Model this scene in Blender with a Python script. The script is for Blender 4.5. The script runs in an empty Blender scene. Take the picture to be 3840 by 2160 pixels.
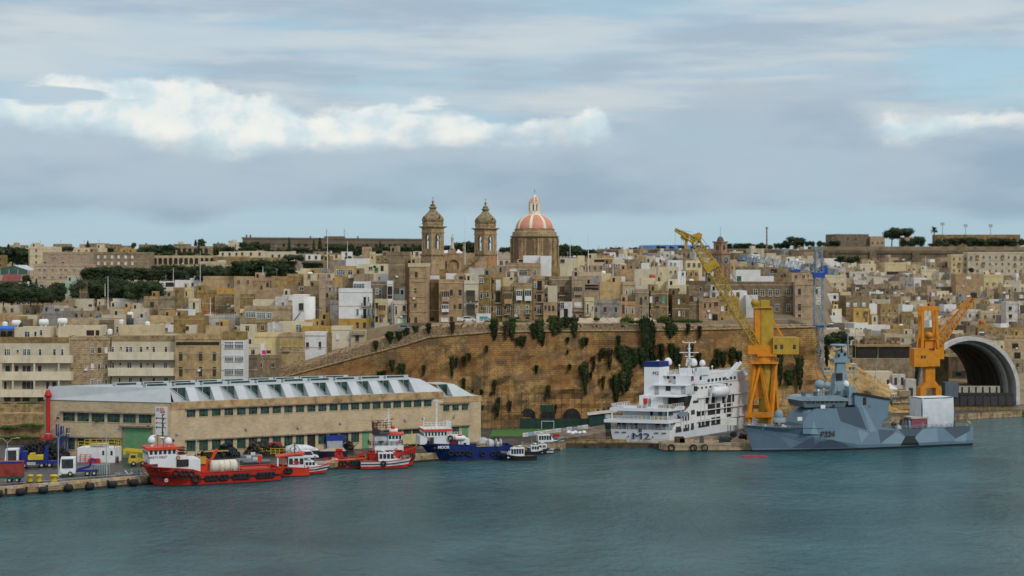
import bpy,math,random
from mathutils import Vector,Matrix
from math import sin,cos,pi,radians as R,hypot,atan2
random.seed(11)
SC=bpy.context.scene
COL=SC.collection
F=6000.0
HC=50.0
YH=1000.0
cd=bpy.data.cameras.new('camera');cam=bpy.data.objects.new('camera',cd);COL.objects.link(cam)
cam.location=(0,0,HC);cam.rotation_euler=(R(90),0,0)
cd.sensor_width=36;cd.lens=36*F/3840;cd.shift_y=-80/3840
cd.clip_start=1;cd.clip_end=20000
SC.camera=cam
cd.dof.use_dof=True;cd.dof.focus_distance=430;cd.dof.aperture_fstop=.11
SC.view_settings.view_transform='Standard';SC.view_settings.look='None'
SC.view_settings.gamma=1;SC.view_settings.use_curve_mapping=False
SC.view_settings.exposure=0.0
SC.cycles.max_bounces=5;SC.cycles.diffuse_bounces=2;SC.cycles.glossy_bounces=3
SC.cycles.transparent_max_bounces=6;SC.cycles.use_denoising=True
class G:
 def __init__(s,nt):s.nt=nt;s.N=nt.nodes;s.L=nt.links
 def put(s,sock,v):
  if v is None:return
  if hasattr(v,'links')or isinstance(v,bpy.types.NodeSocket):s.L.new(v,sock)
  else:
   try:sock.default_value=v
   except Exception:sock.default_value=tuple(v)+(1,)
 def m(s,op,a,b=None,c=None,clamp=False):
  n=s.N.new('ShaderNodeMath');n.operation=op;n.use_clamp=clamp
  for i,v in enumerate((a,b,c)):s.put(n.inputs[i],v)
  return n.outputs[0]
 def vm(s,op,a,b=None,out=0):
  n=s.N.new('ShaderNodeVectorMath');n.operation=op
  s.put(n.inputs[0],a);s.put(n.inputs[1],b)
  return n.outputs[out]
 def xyz(s,x,y,z):
  n=s.N.new('ShaderNodeCombineXYZ')
  for i,v in enumerate((x,y,z)):s.put(n.inputs[i],v)
  return n.outputs[0]
 def sep(s,v):
  n=s.N.new('ShaderNodeSeparateXYZ');s.L.new(v,n.inputs[0]);return n.outputs
 def noise(s,v,scale=1,detail=3,rough=.5,dist=0,out=0):
  n=s.N.new('ShaderNodeTexNoise');s.put(n.inputs['Vector'],v)
  n.inputs['Scale'].default_value=scale;n.inputs['Detail'].default_value=detail
  n.inputs['Roughness'].default_value=rough;n.inputs['Distortion'].default_value=dist
  return n.outputs[out]
 def ramp(s,f,stops,interp='LINEAR'):
  n=s.N.new('ShaderNodeValToRGB');s.put(n.inputs[0],f);cr=n.color_ramp;cr.interpolation=interp
  while len(cr.elements)<len(stops):cr.elements.new(.5)
  for e,(p,c)in zip(cr.elements,stops):
   e.position=p;e.color=(c,c,c,1)if not hasattr(c,'__len__')else tuple(c[:3])+(1,)
  return n.outputs[0]
 def mix(s,f,a,b,mode='MIX'):
  n=s.N.new('ShaderNodeMix');n.data_type='RGBA';n.blend_type=mode
  s.put(n.inputs[0],f)
  for k,v in((6,a),(7,b)):
   if isinstance(v,tuple)and len(v)==3:v=v+(1,)
   s.put(n.inputs[k],v)
  return n.outputs[2]
 def sm(s,v,a,b):
  n=s.N.new('ShaderNodeMapRange');n.interpolation_type='SMOOTHSTEP'
  s.put(n.inputs[0],v);s.put(n.inputs[1],a);s.put(n.inputs[2],b);return n.outputs[0]
W=bpy.data.worlds.new('World');SC.world=W;W.use_nodes=True
g=G(W.node_tree);g.N.clear()
SUN_EL,SUN_AZ=R(38),R(140)
sky=g.N.new('ShaderNodeTexSky');sky.sky_type='NISHITA';sky.sun_disc=False
sky.sun_elevation=SUN_EL;sky.sun_rotation=SUN_AZ
tc=g.N.new('ShaderNodeTexCoord').outputs['Generated']
dx,dy,dz=g.sep(tc)
rr=g.m('SQRT',g.m('ADD',g.m('MULTIPLY',dx,dx),g.m('MULTIPLY',dy,dy)))
el=g.m('DIVIDE',dz,g.m('MAXIMUM',rr,.05));az=g.m('ARCTAN2',dx,dy)
def A(x):return atan2(x-1920,F)
def E(y):return(YH-y)/F
def azramp(pts):
 t=g.m('MULTIPLY_ADD',az,1.25,.5)
 return g.m('MULTIPLY',g.ramp(t,[(A(x)*1.25+.5,E(y)*5)for x,y in pts]),.2)
def azval(pts):
 t=g.m('MULTIPLY_ADD',az,1.25,.5)
 return g.ramp(t,[(A(x)*1.25+.5,v)for x,v in pts])
def nz(a,e,sc=1,det=5,ro=.55,w=0):return g.noise(g.xyz(g.m('MULTIPLY',az,a),g.m('MULTIPLY',el,e),w),sc,det,ro)
n_big=nz(5,14,1,5,.55,3);n_fine=nz(34,60,1,6,.6,7);n_str=nz(6,46,1,5,.58,1);n_mid=nz(14,34,1,5,.6,5);n_str2=nz(5,26,1,5,.55,9)
n_puff=nz(40,52,1,4,.5,13)
KS=8.0
clear=g.ramp(g.m('MULTIPLY',el,2),[(0,(.41,.56,.64)),(.06,(.39,.56,.65)),(.2,(.42,.63,.75)),(.36,(.37,.55,.67)),(1,(.22,.40,.62))])
up=g.sm(el,.045,.07)
cc=g.mix(g.m('MULTIPLY',g.sm(n_str,.40,.60),g.m('MULTIPLY_ADD',up,.85,.15)),clear,(.52,.62,.69))
cc=g.mix(g.m('MULTIPLY',g.sm(n_str2,.34,.56),g.m('MULTIPLY',up,.9)),cc,g.mix(g.sm(n_str,.35,.65),(.38,.48,.58),(.60,.66,.69)))
ctop=azramp([(-1500,330),(0,330),(250,300),(500,300),(720,300),(1000,350),(1130,420),(1400,400),(1680,370),(1800,430),(1950,460),(2120,430),(2200,395),(2260,420),(2300,480),(3220,480),(3330,425),(3840,440),(5000,460)])
cbot=azramp([(0,560),(2000,540),(3000,540),(3840,500)])
etop=g.m('ADD',ctop,g.m('ADD',g.m('MULTIPLY',g.m('SUBTRACT',n_fine,.5),.026),g.m('MULTIPLY',g.m('SUBTRACT',n_mid,.5),.022)))
cum=g.m('MULTIPLY',g.m('SUBTRACT',1,g.sm(el,g.m('SUBTRACT',etop,.0060),g.m('ADD',etop,.0008))),g.sm(el,g.m('SUBTRACT',cbot,.02),cbot))
cum=g.m('MULTIPLY',cum,azval([(-1500,.8),(1000,1),(2000,.9),(2120,.5),(2200,1),(2290,.9),(2400,0),(3200,0),(3330,.95),(5000,.9)]))
cumc=g.ramp(n_puff,[(.32,(.58,.71,.77)),(.44,(.66,.77,.81)),(.53,(.83,.86,.84)),(.72,(.93,.91,.85))])
cc=g.mix(cum,cc,cumc)
fl=g.m('MULTIPLY',g.sm(nz(9,70,1,4,.5,21),.56,.62),g.m('MULTIPLY',g.sm(el,.09,.10),g.m('SUBTRACT',1,g.sm(el,.118,.125))))
cc=g.mix(g.m('MULTIPLY',fl,.85),cc,(.42,.56,.66))
gtop=azramp([(-2500,480),(0,485),(300,500),(560,530),(800,545),(1100,530),(1350,525),(1600,480),(1750,490),(1950,505),(2250,480),(2450,455),(2560,425),(2700,405),(2950,400),(3150,415),(3270,450),(3350,485),(3500,500),(3840,490),(5500,450)])
gbot=azramp([(-2500,790),(0,800),(350,800),(700,835),(1000,790),(1300,780),(1900,800),(2500,812),(2900,795),(3300,800),(3840,815),(5500,810)])
gt=g.m('ADD',gtop,g.m('MULTIPLY',g.m('SUBTRACT',n_mid,.5),.038))
gb=g.m('ADD',gbot,g.m('MULTIPLY',g.m('SUBTRACT',n_big,.5),.030))
bank=g.m('MULTIPLY',g.m('SUBTRACT',1,g.sm(el,g.m('SUBTRACT',gt,.010),g.m('ADD',gt,.006))),g.sm(el,g.m('SUBTRACT',gb,.004),g.m('ADD',gb,.005)))
bt=g.sm(el,gb,gt)
bankc=g.mix(g.sm(g.m('ADD',n_big,g.m('MULTIPLY',bt,.12)),.40,.64),(.285,.40,.52),(.41,.51,.60))
bl2=g.m('MULTIPLY',g.sm(g.m('ADD',az,g.m('MULTIPLY',g.m('SUBTRACT',n_mid,.5),.06)),.10,.13),g.m('SUBTRACT',1,g.sm(g.m('ADD',az,g.m('MULTIPLY',g.m('SUBTRACT',n_big,.5),.06)),.19,.235)))
bl2=g.m('MULTIPLY',bl2,g.m('MULTIPLY',g.sm(g.m('ADD',el,g.m('MULTIPLY',g.m('SUBTRACT',n_mid,.5),.02)),.080,.088),g.m('SUBTRACT',1,g.sm(g.m('ADD',el,g.m('MULTIPLY',g.m('SUBTRACT',n_mid,.5),.03)),.104,.124))))
cc=g.mix(g.m('MULTIPLY',bl2,.8),cc,(.43,.51,.585))
bankc=g.mix(g.m('MULTIPLY',g.sm(nz(8,22,1,4,.5,31),.5,.72),.5),bankc,(.37,.53,.62))
cc=g.mix(g.m('MULTIPLY',bank,.93),cc,bankc)
hi=g.sm(el,.20,.55)
ov=g.mix(g.sm(g.noise(tc,3,5,.55),.35,.65),(.52,.63,.72),(.78,.82,.84))
ov=g.mix(g.sm(dz,.3,1),ov,(1.0,1.0,.98))
cc=g.mix(hi,cc,ov)
below=g.sm(el,-.02,0)
cc=g.mix(below,(.12,.17,.19),cc)
cs=g.vm('SCALE',cc);g.N[-1].inputs['Scale'].default_value=KS
full=g.mix(.94,sky.outputs[0],cs)
bg=g.N.new('ShaderNodeBackground');g.put(bg.inputs[0],full);bg.inputs[1].default_value=.125
wo=g.N.new('ShaderNodeOutputWorld');g.L.new(bg.outputs[0],wo.inputs[0])
sl=bpy.data.lights.new('sun','SUN');so=bpy.data.objects.new('sun',sl);COL.objects.link(so)
sl.energy=1.5;sl.angle=R(14);sl.color=(1,.95,.87)
sd=Vector((sin(SUN_AZ)*cos(SUN_EL),cos(SUN_AZ)*cos(SUN_EL),sin(SUN_EL)))
so.rotation_euler=sd.to_track_quat('Z','Y').to_euler();so.location=(0,0,300)
def P(x,y,Y):return Vector(((x-1920)*Y/F,Y,HC-(y-YH)*Y/F))
def PX(x,Y):return(x-1920)*Y/F
def PZ(y,Y):return HC-(y-YH)*Y/F
def YW(y,z=0):return(HC-z)*F/(y-YH)
def PG(x,y,z=0):
 Y=YW(y,z);return Vector(((x-1920)*Y/F,Y,z))
MATS={}
def mat(name,col,rough=.7,metal=0,var=.12,nsc=.6,bump=0,stain=0,stcol=None,brick=None,spec=.3,orand=0,grime=0):
 """procedural material: base colour, cloudy variation, streaky stains, block joints on vertical walls"""
 if name in MATS:return MATS[name]
 m=bpy.data.materials.new(name);m.use_nodes=True;g=G(m.node_tree)
 b=g.N['Principled BSDF'];b.inputs['Roughness'].default_value=rough;b.inputs['Metallic'].default_value=metal
 b.inputs['Specular IOR Level'].default_value=spec
 geo=g.N.new('ShaderNodeNewGeometry');p=geo.outputs['Position']
 c=col
 dk=tuple(v*(1-2*var)for v in col);lt=tuple(min(1,v*(1+1.2*var))for v in col)
 n1=g.noise(p,nsc,6,.62)
 c=g.ramp(n1,[(.32,dk),(.5,col),(.68,lt)])
 if brick or stain:
  t=g.vm('NORMALIZE',g.vm('CROSS_PRODUCT',geo.outputs['True Normal'],(0,0,1)))
  u=g.vm('DOT_PRODUCT',p,t,1);z=g.sep(p)[2]
 if brick:
  bn=g.N.new('ShaderNodeTexBrick');g.put(bn.inputs['Vector'],g.xyz(u,z,0))
  bw,bh,depth=brick
  bn.inputs['Color1'].default_value=(1,1,1,1);bn.inputs['Color2'].default_value=(.80,.78,.76,1)
  bn.inputs['Mortar'].default_value=(1-depth,)*3+(1,);bn.inputs['Scale'].default_value=1
  bn.inputs['Brick Width'].default_value=bw;bn.inputs['Row Height'].default_value=bh
  bn.inputs['Mortar Size'].default_value=bh*.09;bn.inputs['Bias'].default_value=-.1
  c=g.mix(1,c,bn.outputs[0],'MULTIPLY')
 if stain:
  sv=g.noise(g.xyz(g.m('MULTIPLY',u,1.0),g.m('MULTIPLY',z,.13),g.m('MULTIPLY',u,.2)),.9,5,.65)
  c=g.mix(g.m('MULTIPLY',g.sm(sv,.48,.72),stain),c,stcol or tuple(v*.32 for v in col))
 if grime:
  gv=g.noise(p,2.2,6,.7)
  c=g.mix(g.m('MULTIPLY',g.sm(gv,.5,.75),grime),c,(.10,.075,.05))
 if orand:
  oi=g.N.new('ShaderNodeObjectInfo')
  hs=g.N.new('ShaderNodeHueSaturation');g.put(hs.inputs['Color'],c)
  g.put(hs.inputs['Value'],g.m('MULTIPLY_ADD',oi.outputs['Random'],2*orand,1-orand))
  g.put(hs.inputs['Saturation'],g.m('MULTIPLY_ADD',g.m('FRACT',g.m('MULTIPLY',oi.outputs['Random'],7.3)),.5,.75))
  c=hs.outputs[0]
 g.put(b.inputs['Base Color'],c)
 if bump:
  bu=g.N.new('ShaderNodeBump');bu.inputs['Strength'].default_value=bump;bu.inputs['Distance'].default_value=.3
  g.put(bu.inputs['Height'],g.noise(p,2.5,5,.6));g.L.new(bu.outputs[0],b.inputs['Normal'])
 MATS[name]=m;return m
SW=dict(stain=.40,orand=.16)
HM={'sand':mat('limestone_sand',(0.396,0.286,0.145),.9,var=.2,brick=(.7,.3,.25),**SW),'tan':mat('limestone_tan',(0.295,0.216,0.114),.9,var=.24,brick=(.7,.3,.3),stain=.55,orand=.15),'brown':mat('limestone_brown',(0.194,0.143,0.084),.9,var=.2,brick=(.7,.3,.25),stain=.5,orand=.15),'ochre':mat('ochre_render',(0.440,0.304,0.136),.88,var=.14,stain=.35,orand=.12),'pink':mat('rose_limestone',(0.414,0.286,0.167),.9,var=.15,brick=(.7,.3,.12),stain=.3,orand=.1),'cream':mat('cream_render',(0.484,0.400,0.264),.85,var=.10,stain=.28,orand=.1),'pale':mat('pale_cream_render',(0.554,0.484,0.352),.85,var=.07,stain=.22,orand=.08),'yellow':mat('pale_yellow_render',(0.563,0.480,0.299),.85,var=.08,stain=.22,orand=.1),'white':mat('white_render',(0.658,0.658,0.649),.8,var=.06,stain=.18,stcol=(.36,.35,.33),orand=.06),'dirty':mat('dirty_white_render',(0.489,0.470,0.432),.85,var=.16,stain=.45,stcol=(.2,.19,.18),orand=.1),'grey':mat('grey_cement_render',(0.264,0.242,0.216),.9,var=.2,stain=.45,orand=.15),'green':mat('pale_green_render',(0.370,0.440,0.334),.85,var=.1,stain=.3),}
ROOFM=mat('flat_roof_screed',(.36,.31,.25),.95,var=.25,nsc=.35,orand=.3)
GLASS=mat('dark_window_glass',(.035,.04,.045),.35,var=.3,nsc=1.5,spec=.4)
GLASSB=mat('blue_grey_window_glass',(.12,.16,.18),.3,var=.4,nsc=2,spec=.5)
FRW=mat('white_frame',(.66,.66,.64),.6);FRS=mat('stone_frame',(.48,.37,.24),.9)
FRB=mat('brown_timber',(.10,.045,.03),.7);FRG=mat('green_timber',(.02,.13,.07),.6)
FRT=mat('teal_timber',(.06,.33,.30),.6);FRBL=mat('blue_door_paint',(.03,.17,.48),.5)
DARK=mat('dark_interior',(.03,.027,.024),.9,var=.3)
IRON=mat('black_iron',(.03,.03,.03),.6)
TANKW=mat('white_plastic_tank',(.68,.68,.66),.5,var=.05);TANKK=mat('black_plastic_tank',(.04,.045,.05),.5)
TANKB=mat('blue_plastic_tank',(.05,.18,.42),.5);TANKR=mat('red_oxide_tank',(.35,.06,.04),.6)
STEEL=mat('grey_steel',(.42,.44,.45),.45,.3)
WHP=mat('white_ship_paint',(.64,.66,.68),.4,var=.04,nsc=.3,stain=.10,stcol=(.55,.5,.42))
RED=mat('red_ship_paint',(.47,.025,.014),.45,var=.16,stain=.35,grime=.12,stcol=(.22,.03,.02))
BLACK=mat('black_rubber',(.018,.018,.02),.75)
class MB:
 def __init__(s):s.v=[];s.f=[];s.m=[];s.sm=[]
 def poly(s,pts,m=0,smooth=False):
  n=len(s.v);s.v+=[tuple(p)for p in pts];s.f.append(tuple(range(n,n+len(pts))));s.m.append(m);s.sm.append(smooth);return s
 def raw(s,vs,fs,m=0,smooth=False):
  n=len(s.v);s.v+=[tuple(p)for p in vs]
  for f in fs:s.f.append(tuple(i+n for i in f));s.m.append(m);s.sm.append(smooth)
  return s
 def box(s,x0,x1,y0,y1,z0,z1,m=0,top=None):
  vs=[(x0,y0,z0),(x1,y0,z0),(x1,y1,z0),(x0,y1,z0),(x0,y0,z1),(x1,y0,z1),(x1,y1,z1),(x0,y1,z1)]
  s.raw(vs,[(0,3,2,1),(0,1,5,4),(1,2,6,5),(2,3,7,6),(3,0,4,7)],m)
  s.raw(vs[4:],[(0,1,2,3)],m if top is None else top);return s
 def prism(s,pts,z0,z1,m=0,top=None,cap=True):
  n=len(pts)
  z0s=z0 if hasattr(z0,'__len__')else[z0]*n;z1s=z1 if hasattr(z1,'__len__')else[z1]*n
  vs=[(p[0],p[1],z)for p,z in zip(pts,z0s)]+[(p[0],p[1],z)for p,z in zip(pts,z1s)]
  s.raw(vs,[(i,(i+1)%n,n+(i+1)%n,n+i)for i in range(n)],m)
  if cap:
   s.raw(vs[n:],[tuple(range(n))],m if top is None else top);s.raw(vs[:n],[tuple(range(n))[::-1]],m)
  return s
 def bar(s,a,b,w,h=None,m=0):
  a=Vector(a);b=Vector(b);d=b-a
  if d.length<1e-5:return s
  h=h or w;q=d.to_track_quat('Z','Y');X=q@Vector((w/2,0,0));Y=q@Vector((0,h/2,0))
  vs=[a-X-Y,a+X-Y,a+X+Y,a-X+Y,b-X-Y,b+X-Y,b+X+Y,b-X+Y]
  s.raw(vs,[(0,3,2,1),(0,1,5,4),(1,2,6,5),(2,3,7,6),(3,0,4,7),(4,5,6,7)],m);return s
 def tube(s,a,b,r,r2=None,n=8,m=0,cap=True):
  a=Vector(a);b=Vector(b);d=b-a;r2=r if r2 is None else r2
  q=d.to_track_quat('Z','Y')
  vs=[a+q@Vector((r*cos(2*pi*i/n),r*sin(2*pi*i/n),0))for i in range(n)]+[b+q@Vector((r2*cos(2*pi*i/n),r2*sin(2*pi*i/n),0))for i in range(n)]
  s.raw(vs,[(i,(i+1)%n,n+(i+1)%n,n+i)for i in range(n)],m,True)
  if cap:s.raw(vs,[tuple(range(n))[::-1],tuple(range(n,2*n))],m)
  return s
 def lathe(s,prof,c=(0,0,0),n=16,m=0,smooth=True,mfun=None,ax='z',rot=0):
  vs=[]
  for r,z in prof:
   for i in range(n):
    a=2*pi*i/n+rot;x,y=r*cos(a),r*sin(a)
    p=(x,y,z)if ax=='z' else((z,x,y)if ax=='x' else(x,z,y))
    vs.append((p[0]+c[0],p[1]+c[1],p[2]+c[2]))
  base=len(s.v);s.v+=vs
  for j in range(len(prof)-1):
   for i in range(n):
    f=(base+j*n+i,base+j*n+(i+1)%n,base+(j+1)*n+(i+1)%n,base+(j+1)*n+i)
    s.f.append(f if ax=='z' else f);s.m.append(mfun(i,j)if mfun else m);s.sm.append(smooth)
  return s
 def torus(s,c,R_,r,ax='y',n=12,k=6,m=0):
  vs=[]
  for i in range(n):
   a=2*pi*i/n
   for j in range(k):
    b=2*pi*j/k;q=R_+r*cos(b);p=(q*cos(a),r*sin(b),q*sin(a))
    if ax=='z':p=(p[0],p[2],p[1])
    if ax=='x':p=(p[1],p[0],p[2])
    vs.append((p[0]+c[0],p[1]+c[1],p[2]+c[2]))
  s.raw(vs,[(i*k+j,((i+1)%n)*k+j,((i+1)%n)*k+(j+1)%k,i*k+(j+1)%k)for i in range(n)for j in range(k)],m,True);return s
 def rail(s,pts,h=1.0,step=2.0,r=.04,rows=2,m=0,close=False):
  pts=[Vector(p)for p in pts]
  if close:pts.append(pts[0])
  for a,b in zip(pts,pts[1:]):
   L=(b-a).length;k=max(1,int(L/step))
   for i in range(k+1):p=a.lerp(b,i/k);s.bar(p,p+Vector((0,0,h)),2*r,None,m)
   for j in range(rows):z=Vector((0,0,h*(j+1)/rows));s.bar(a+z,b+z,1.6*r,None,m)
  return s
 def mesh(s,name,mats):
  me=bpy.data.meshes.new(name);me.from_pydata(s.v,[],s.f)
  for x in(mats if isinstance(mats,(list,tuple))else[mats]):me.materials.append(x)
  me.polygons.foreach_set('material_index',s.m);me.polygons.foreach_set('use_smooth',s.sm);me.update();return me
 def build(s,name,mats,parent=None,loc=None,rz=None):
  return put(name,s.mesh(name,mats),parent,loc,rz)
def put(name,me,parent=None,loc=None,rz=None,sc=None):
 o=bpy.data.objects.new(name,me);COL.objects.link(o)
 if parent:o.parent=parent
 if loc is not None:o.location=loc
 if rz is not None:o.rotation_euler=(0,0,rz)
 if sc is not None:o.scale=sc if hasattr(sc,'__len__')else(sc,)*3
 return o
THINGS=[]
def tag(o,label,cat,group=None):
 o['label']=label;o['category']=cat
 if group:o['group']=group
 THINGS.append(o);return o
def thing(name,label,cat,loc=(0,0,0),rz=0,group=None):
 o=bpy.data.objects.new(name,None);COL.objects.link(o);o.location=loc;o.rotation_euler=(0,0,rz)
 o.empty_display_size=.1
 return tag(o,label,cat,group)
def struct(o,kind='structure'):o['kind']=kind;return o
KIDC={}
def clone(root,loc,rz=None,label=None,sc=None):
 if root.name not in KIDC:
  K={}
  def walk(o):
   K[o.name]=list(o.children)
   for c in K[o.name]:walk(c)
  walk(root);KIDC[root.name]=K
 K=KIDC[root.name]
 def cp(o,par):
  c=o.copy();COL.objects.link(c)
  if par:c.parent=par
  for ch in K.get(o.name,()):cp(ch,c)
  return c
 r=cp(root,None);r.location=loc
 if rz is not None:r.rotation_euler=(0,0,rz)
 if label:r['label']=label
 if sc is not None:r.scale=sc if hasattr(sc,'__len__')else(sc,)*3
 THINGS.append(r);return r
MC={}
def cached(key,fn):
 if key not in MC:MC[key]=fn()
 return MC[key]
def text(s,size,m,parent,loc,rot,ext=.01,name='lettering',sx=1,bold=0):
 c=bpy.data.curves.new(name,'FONT');c.body=s;c.size=size;c.extrude=ext;c.align_x='CENTER';c.align_y='CENTER';c.offset=bold
 c.resolution_u=2
 o=bpy.data.objects.new(name,c);COL.objects.link(o)
 bpy.context.view_layer.update()
 dg=bpy.context.evaluated_depsgraph_get();me=bpy.data.meshes.new_from_object(o.evaluated_get(dg))
 bpy.data.objects.remove(o);me.materials.clear();me.materials.append(m)
 o=bpy.data.objects.new(name,me);COL.objects.link(o);o.parent=parent;o.location=loc;o.rotation_euler=rot;o.scale=(sx,1,1)
 return o
#  WATER, QUAY, TERRAIN
def water_mat():
 m=bpy.data.materials.new('harbour_water');m.use_nodes=True;g=G(m.node_tree);b=g.N['Principled BSDF']
 geo=g.N.new('ShaderNodeNewGeometry');p=geo.outputs['Position']
 x,y,z=g.sep(p)
 n=g.noise(g.xyz(g.m('MULTIPLY',x,.030),g.m('MULTIPLY',y,.016),0),1,5,.6)
 c=g.ramp(n,[(.32,(.018,.070,.085)),(.5,(.035,.112,.132)),(.68,(.058,.142,.162))])
 g.put(b.inputs['Base Color'],c);b.inputs['Roughness'].default_value=.14;b.inputs['IOR'].default_value=1.33;b.inputs['Specular IOR Level'].default_value=.38
 w1=g.noise(g.xyz(g.m('MULTIPLY',x,.48),g.m('MULTIPLY',y,.26),0),1,5,.65)
 w2=g.noise(g.xyz(g.m('MULTIPLY',x,.11),g.m('MULTIPLY',y,.07),0),1,3,.5)
 gust=g.sm(g.noise(g.xyz(g.m('MULTIPLY',x,.012),g.m('MULTIPLY',y,.02),4),1,3,.5),.35,.65)
 h=g.m('ADD',g.m('MULTIPLY',w1,g.m('MULTIPLY_ADD',gust,.8,.8)),g.m('MULTIPLY',w2,1.2))
 bu=g.N.new('ShaderNodeBump');bu.inputs['Strength'].default_value=1;bu.inputs['Distance'].default_value=1.7
 g.put(bu.inputs['Height'],h);g.L.new(bu.outputs[0],b.inputs['Normal'])
 return m
def water_mesh():
 vs=[];fs=[];nx=2
 b=MB();b.poly([(-6000,-600,0),(6000,-600,0),(6000,9000,0),(-6000,9000,0)]);return b
struct(water_mesh().build('water',water_mat()))
QA=Vector((-111.1,347.2));QB=Vector((13.04,434.8));QD=(QB-QA).normalized();QN=Vector((-QD.y,QD.x))
def Q(t,d=0,z=2.0):
 p=QA+QD*t+QN*d;return Vector((p.x,p.y,z))
def QX(px,d=0,z=2.0):
 o=QA+QN*d;k=(px-1920)/F
 t=(k*o.y-o.x)/(QD.x-k*QD.y);return Q(t,d,z)
QANG=atan2(QD.y,QD.x)
QUAYM=mat('quay_concrete',(.36,.26,.15),.9,var=.35,nsc=.45,stain=.85,grime=.6,stcol=(.06,.045,.035),brick=(3.2,.9,.35),bump=.4)
def asphalt():
 m=bpy.data.materials.new('wet_asphalt');m.use_nodes=True;g=G(m.node_tree);b=g.N['Principled BSDF']
 p=g.N.new('ShaderNodeNewGeometry').outputs['Position']
 n=g.noise(p,.18,6,.6);c=g.ramp(n,[(.35,(.028,.028,.03)),(.55,(.05,.048,.048)),(.75,(.085,.08,.072))])
 g.put(b.inputs['Base Color'],c);g.put(b.inputs['Roughness'],g.ramp(n,[(.42,.22),(.6,.7)]));return m
ASPH=asphalt()
LAND=[(-500,72.8),(-111.1,347.2),(13.04,434.8),(15,441.5),(70,452.5),(96,500),(171,534),(800,545),(800,640),(-700,640)]
b=MB();b.prism(LAND,-5,2,0,top=1)
struct(b.build('quay',[QUAYM,ASPH]))
QCOP=mat('quay_coping_stone',(.40,.30,.19),.9,var=.2,nsc=1,grime=.5,orand=.2,bump=.3)
quay_root=[o for o in bpy.data.objects if o.name=='quay'][0]
cop=MB().box(0,2.32,-.08,.9,-.45,.18).mesh('coping_stone',QCOP)
for i in range(62):
 o=put('coping_stone',cop,quay_root,Q(i*2.4-6,0,2.02),QANG);o.rotation_euler=(R(random.uniform(-1,1)),0,QANG+R(random.uniform(-.5,.5)))
PAINTW=mat('worn_white_line',(.42,.41,.38),.8,var=.35,nsc=2)
b=MB()
p0,p1=Q(-20,6.2,2.006),Q(60,6.2,2.006);nrm=Vector((QN.x,QN.y,0))*.25
b.poly([p0-nrm,p1-nrm,p1+nrm,p0+nrm]);b.build('painted_line',PAINTW,quay_root)
TB_L=[(400,1490),(455,1480),(500,1345),(560,1245),(620,1165),(700,1085),(800,1025),(950,978),(1200,946),(1500,938),(2600,950),(6000,975)]
TB_M=[(400,1215),(495,1216),(560,1135),(620,1080),(700,1030),(800,1003),(950,978),(1200,950),(1500,938),(2600,950),(6000,975)]
TB_R=[(400,1710),(540,1533),(600,1400),(650,1345),(700,1275),(800,1170),(900,1090),(1000,1010),(1100,950),(1500,940),(2600,950),(6000,975)]
def _ip(tb,Y):
 if Y<=tb[0][0]:return PZ(tb[0][1],Y)
 for(a,ya),(b_,yb)in zip(tb,tb[1:]):
  if Y<=b_:
   t=(Y-a)/(b_-a);return PZ(ya,a)*(1-t)+PZ(yb,b_)*t
 return PZ(tb[-1][1],Y)
def ss(x,a,b_):t=max(0,min(1,(x-a)/(b_-a)));return t*t*(3-2*t)
def GZ(px,Y):
 wl=1-ss(px,900,1560);wr=ss(px,3020,3160);wm=1-wl-wr if wl+wr<1 else 0
 return(wl*_ip(TB_L,Y)+wm*_ip(TB_M,Y)+wr*_ip(TB_R,Y))/(wl+wm+wr)
b=MB();cols=list(range(-3600,7600,80));vs=[];fs=[]
Ys=[0,8,20,40,70,110,160,220,300,400,520,700,1000,1500,2500,5000]
for i,px in enumerate(cols):
 st=455 if px<560 else(455+38*ss(px,560,1000)if px<1700 else(493 if px<2100 else(493+(px-2100)/950*12 if px<3050 else 505+50*ss(px,3050,3150))))
 for Yo in Ys:
  Y=st+Yo;vs.append((PX(px,Y),Y,GZ(px,Y)-.5 if Yo else 0))
n=len(Ys)
for i in range(len(cols)-1):
 for j in range(n-1):fs.append((i*n+j,(i+1)*n+j,(i+1)*n+j+1,i*n+j+1))
b.raw(vs,fs,0,False)
struct(b.build('hillside',mat('dry_ground_and_paving',(.23,.18,.115),.95,var=.3,nsc=.08,grime=.3)))
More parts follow.
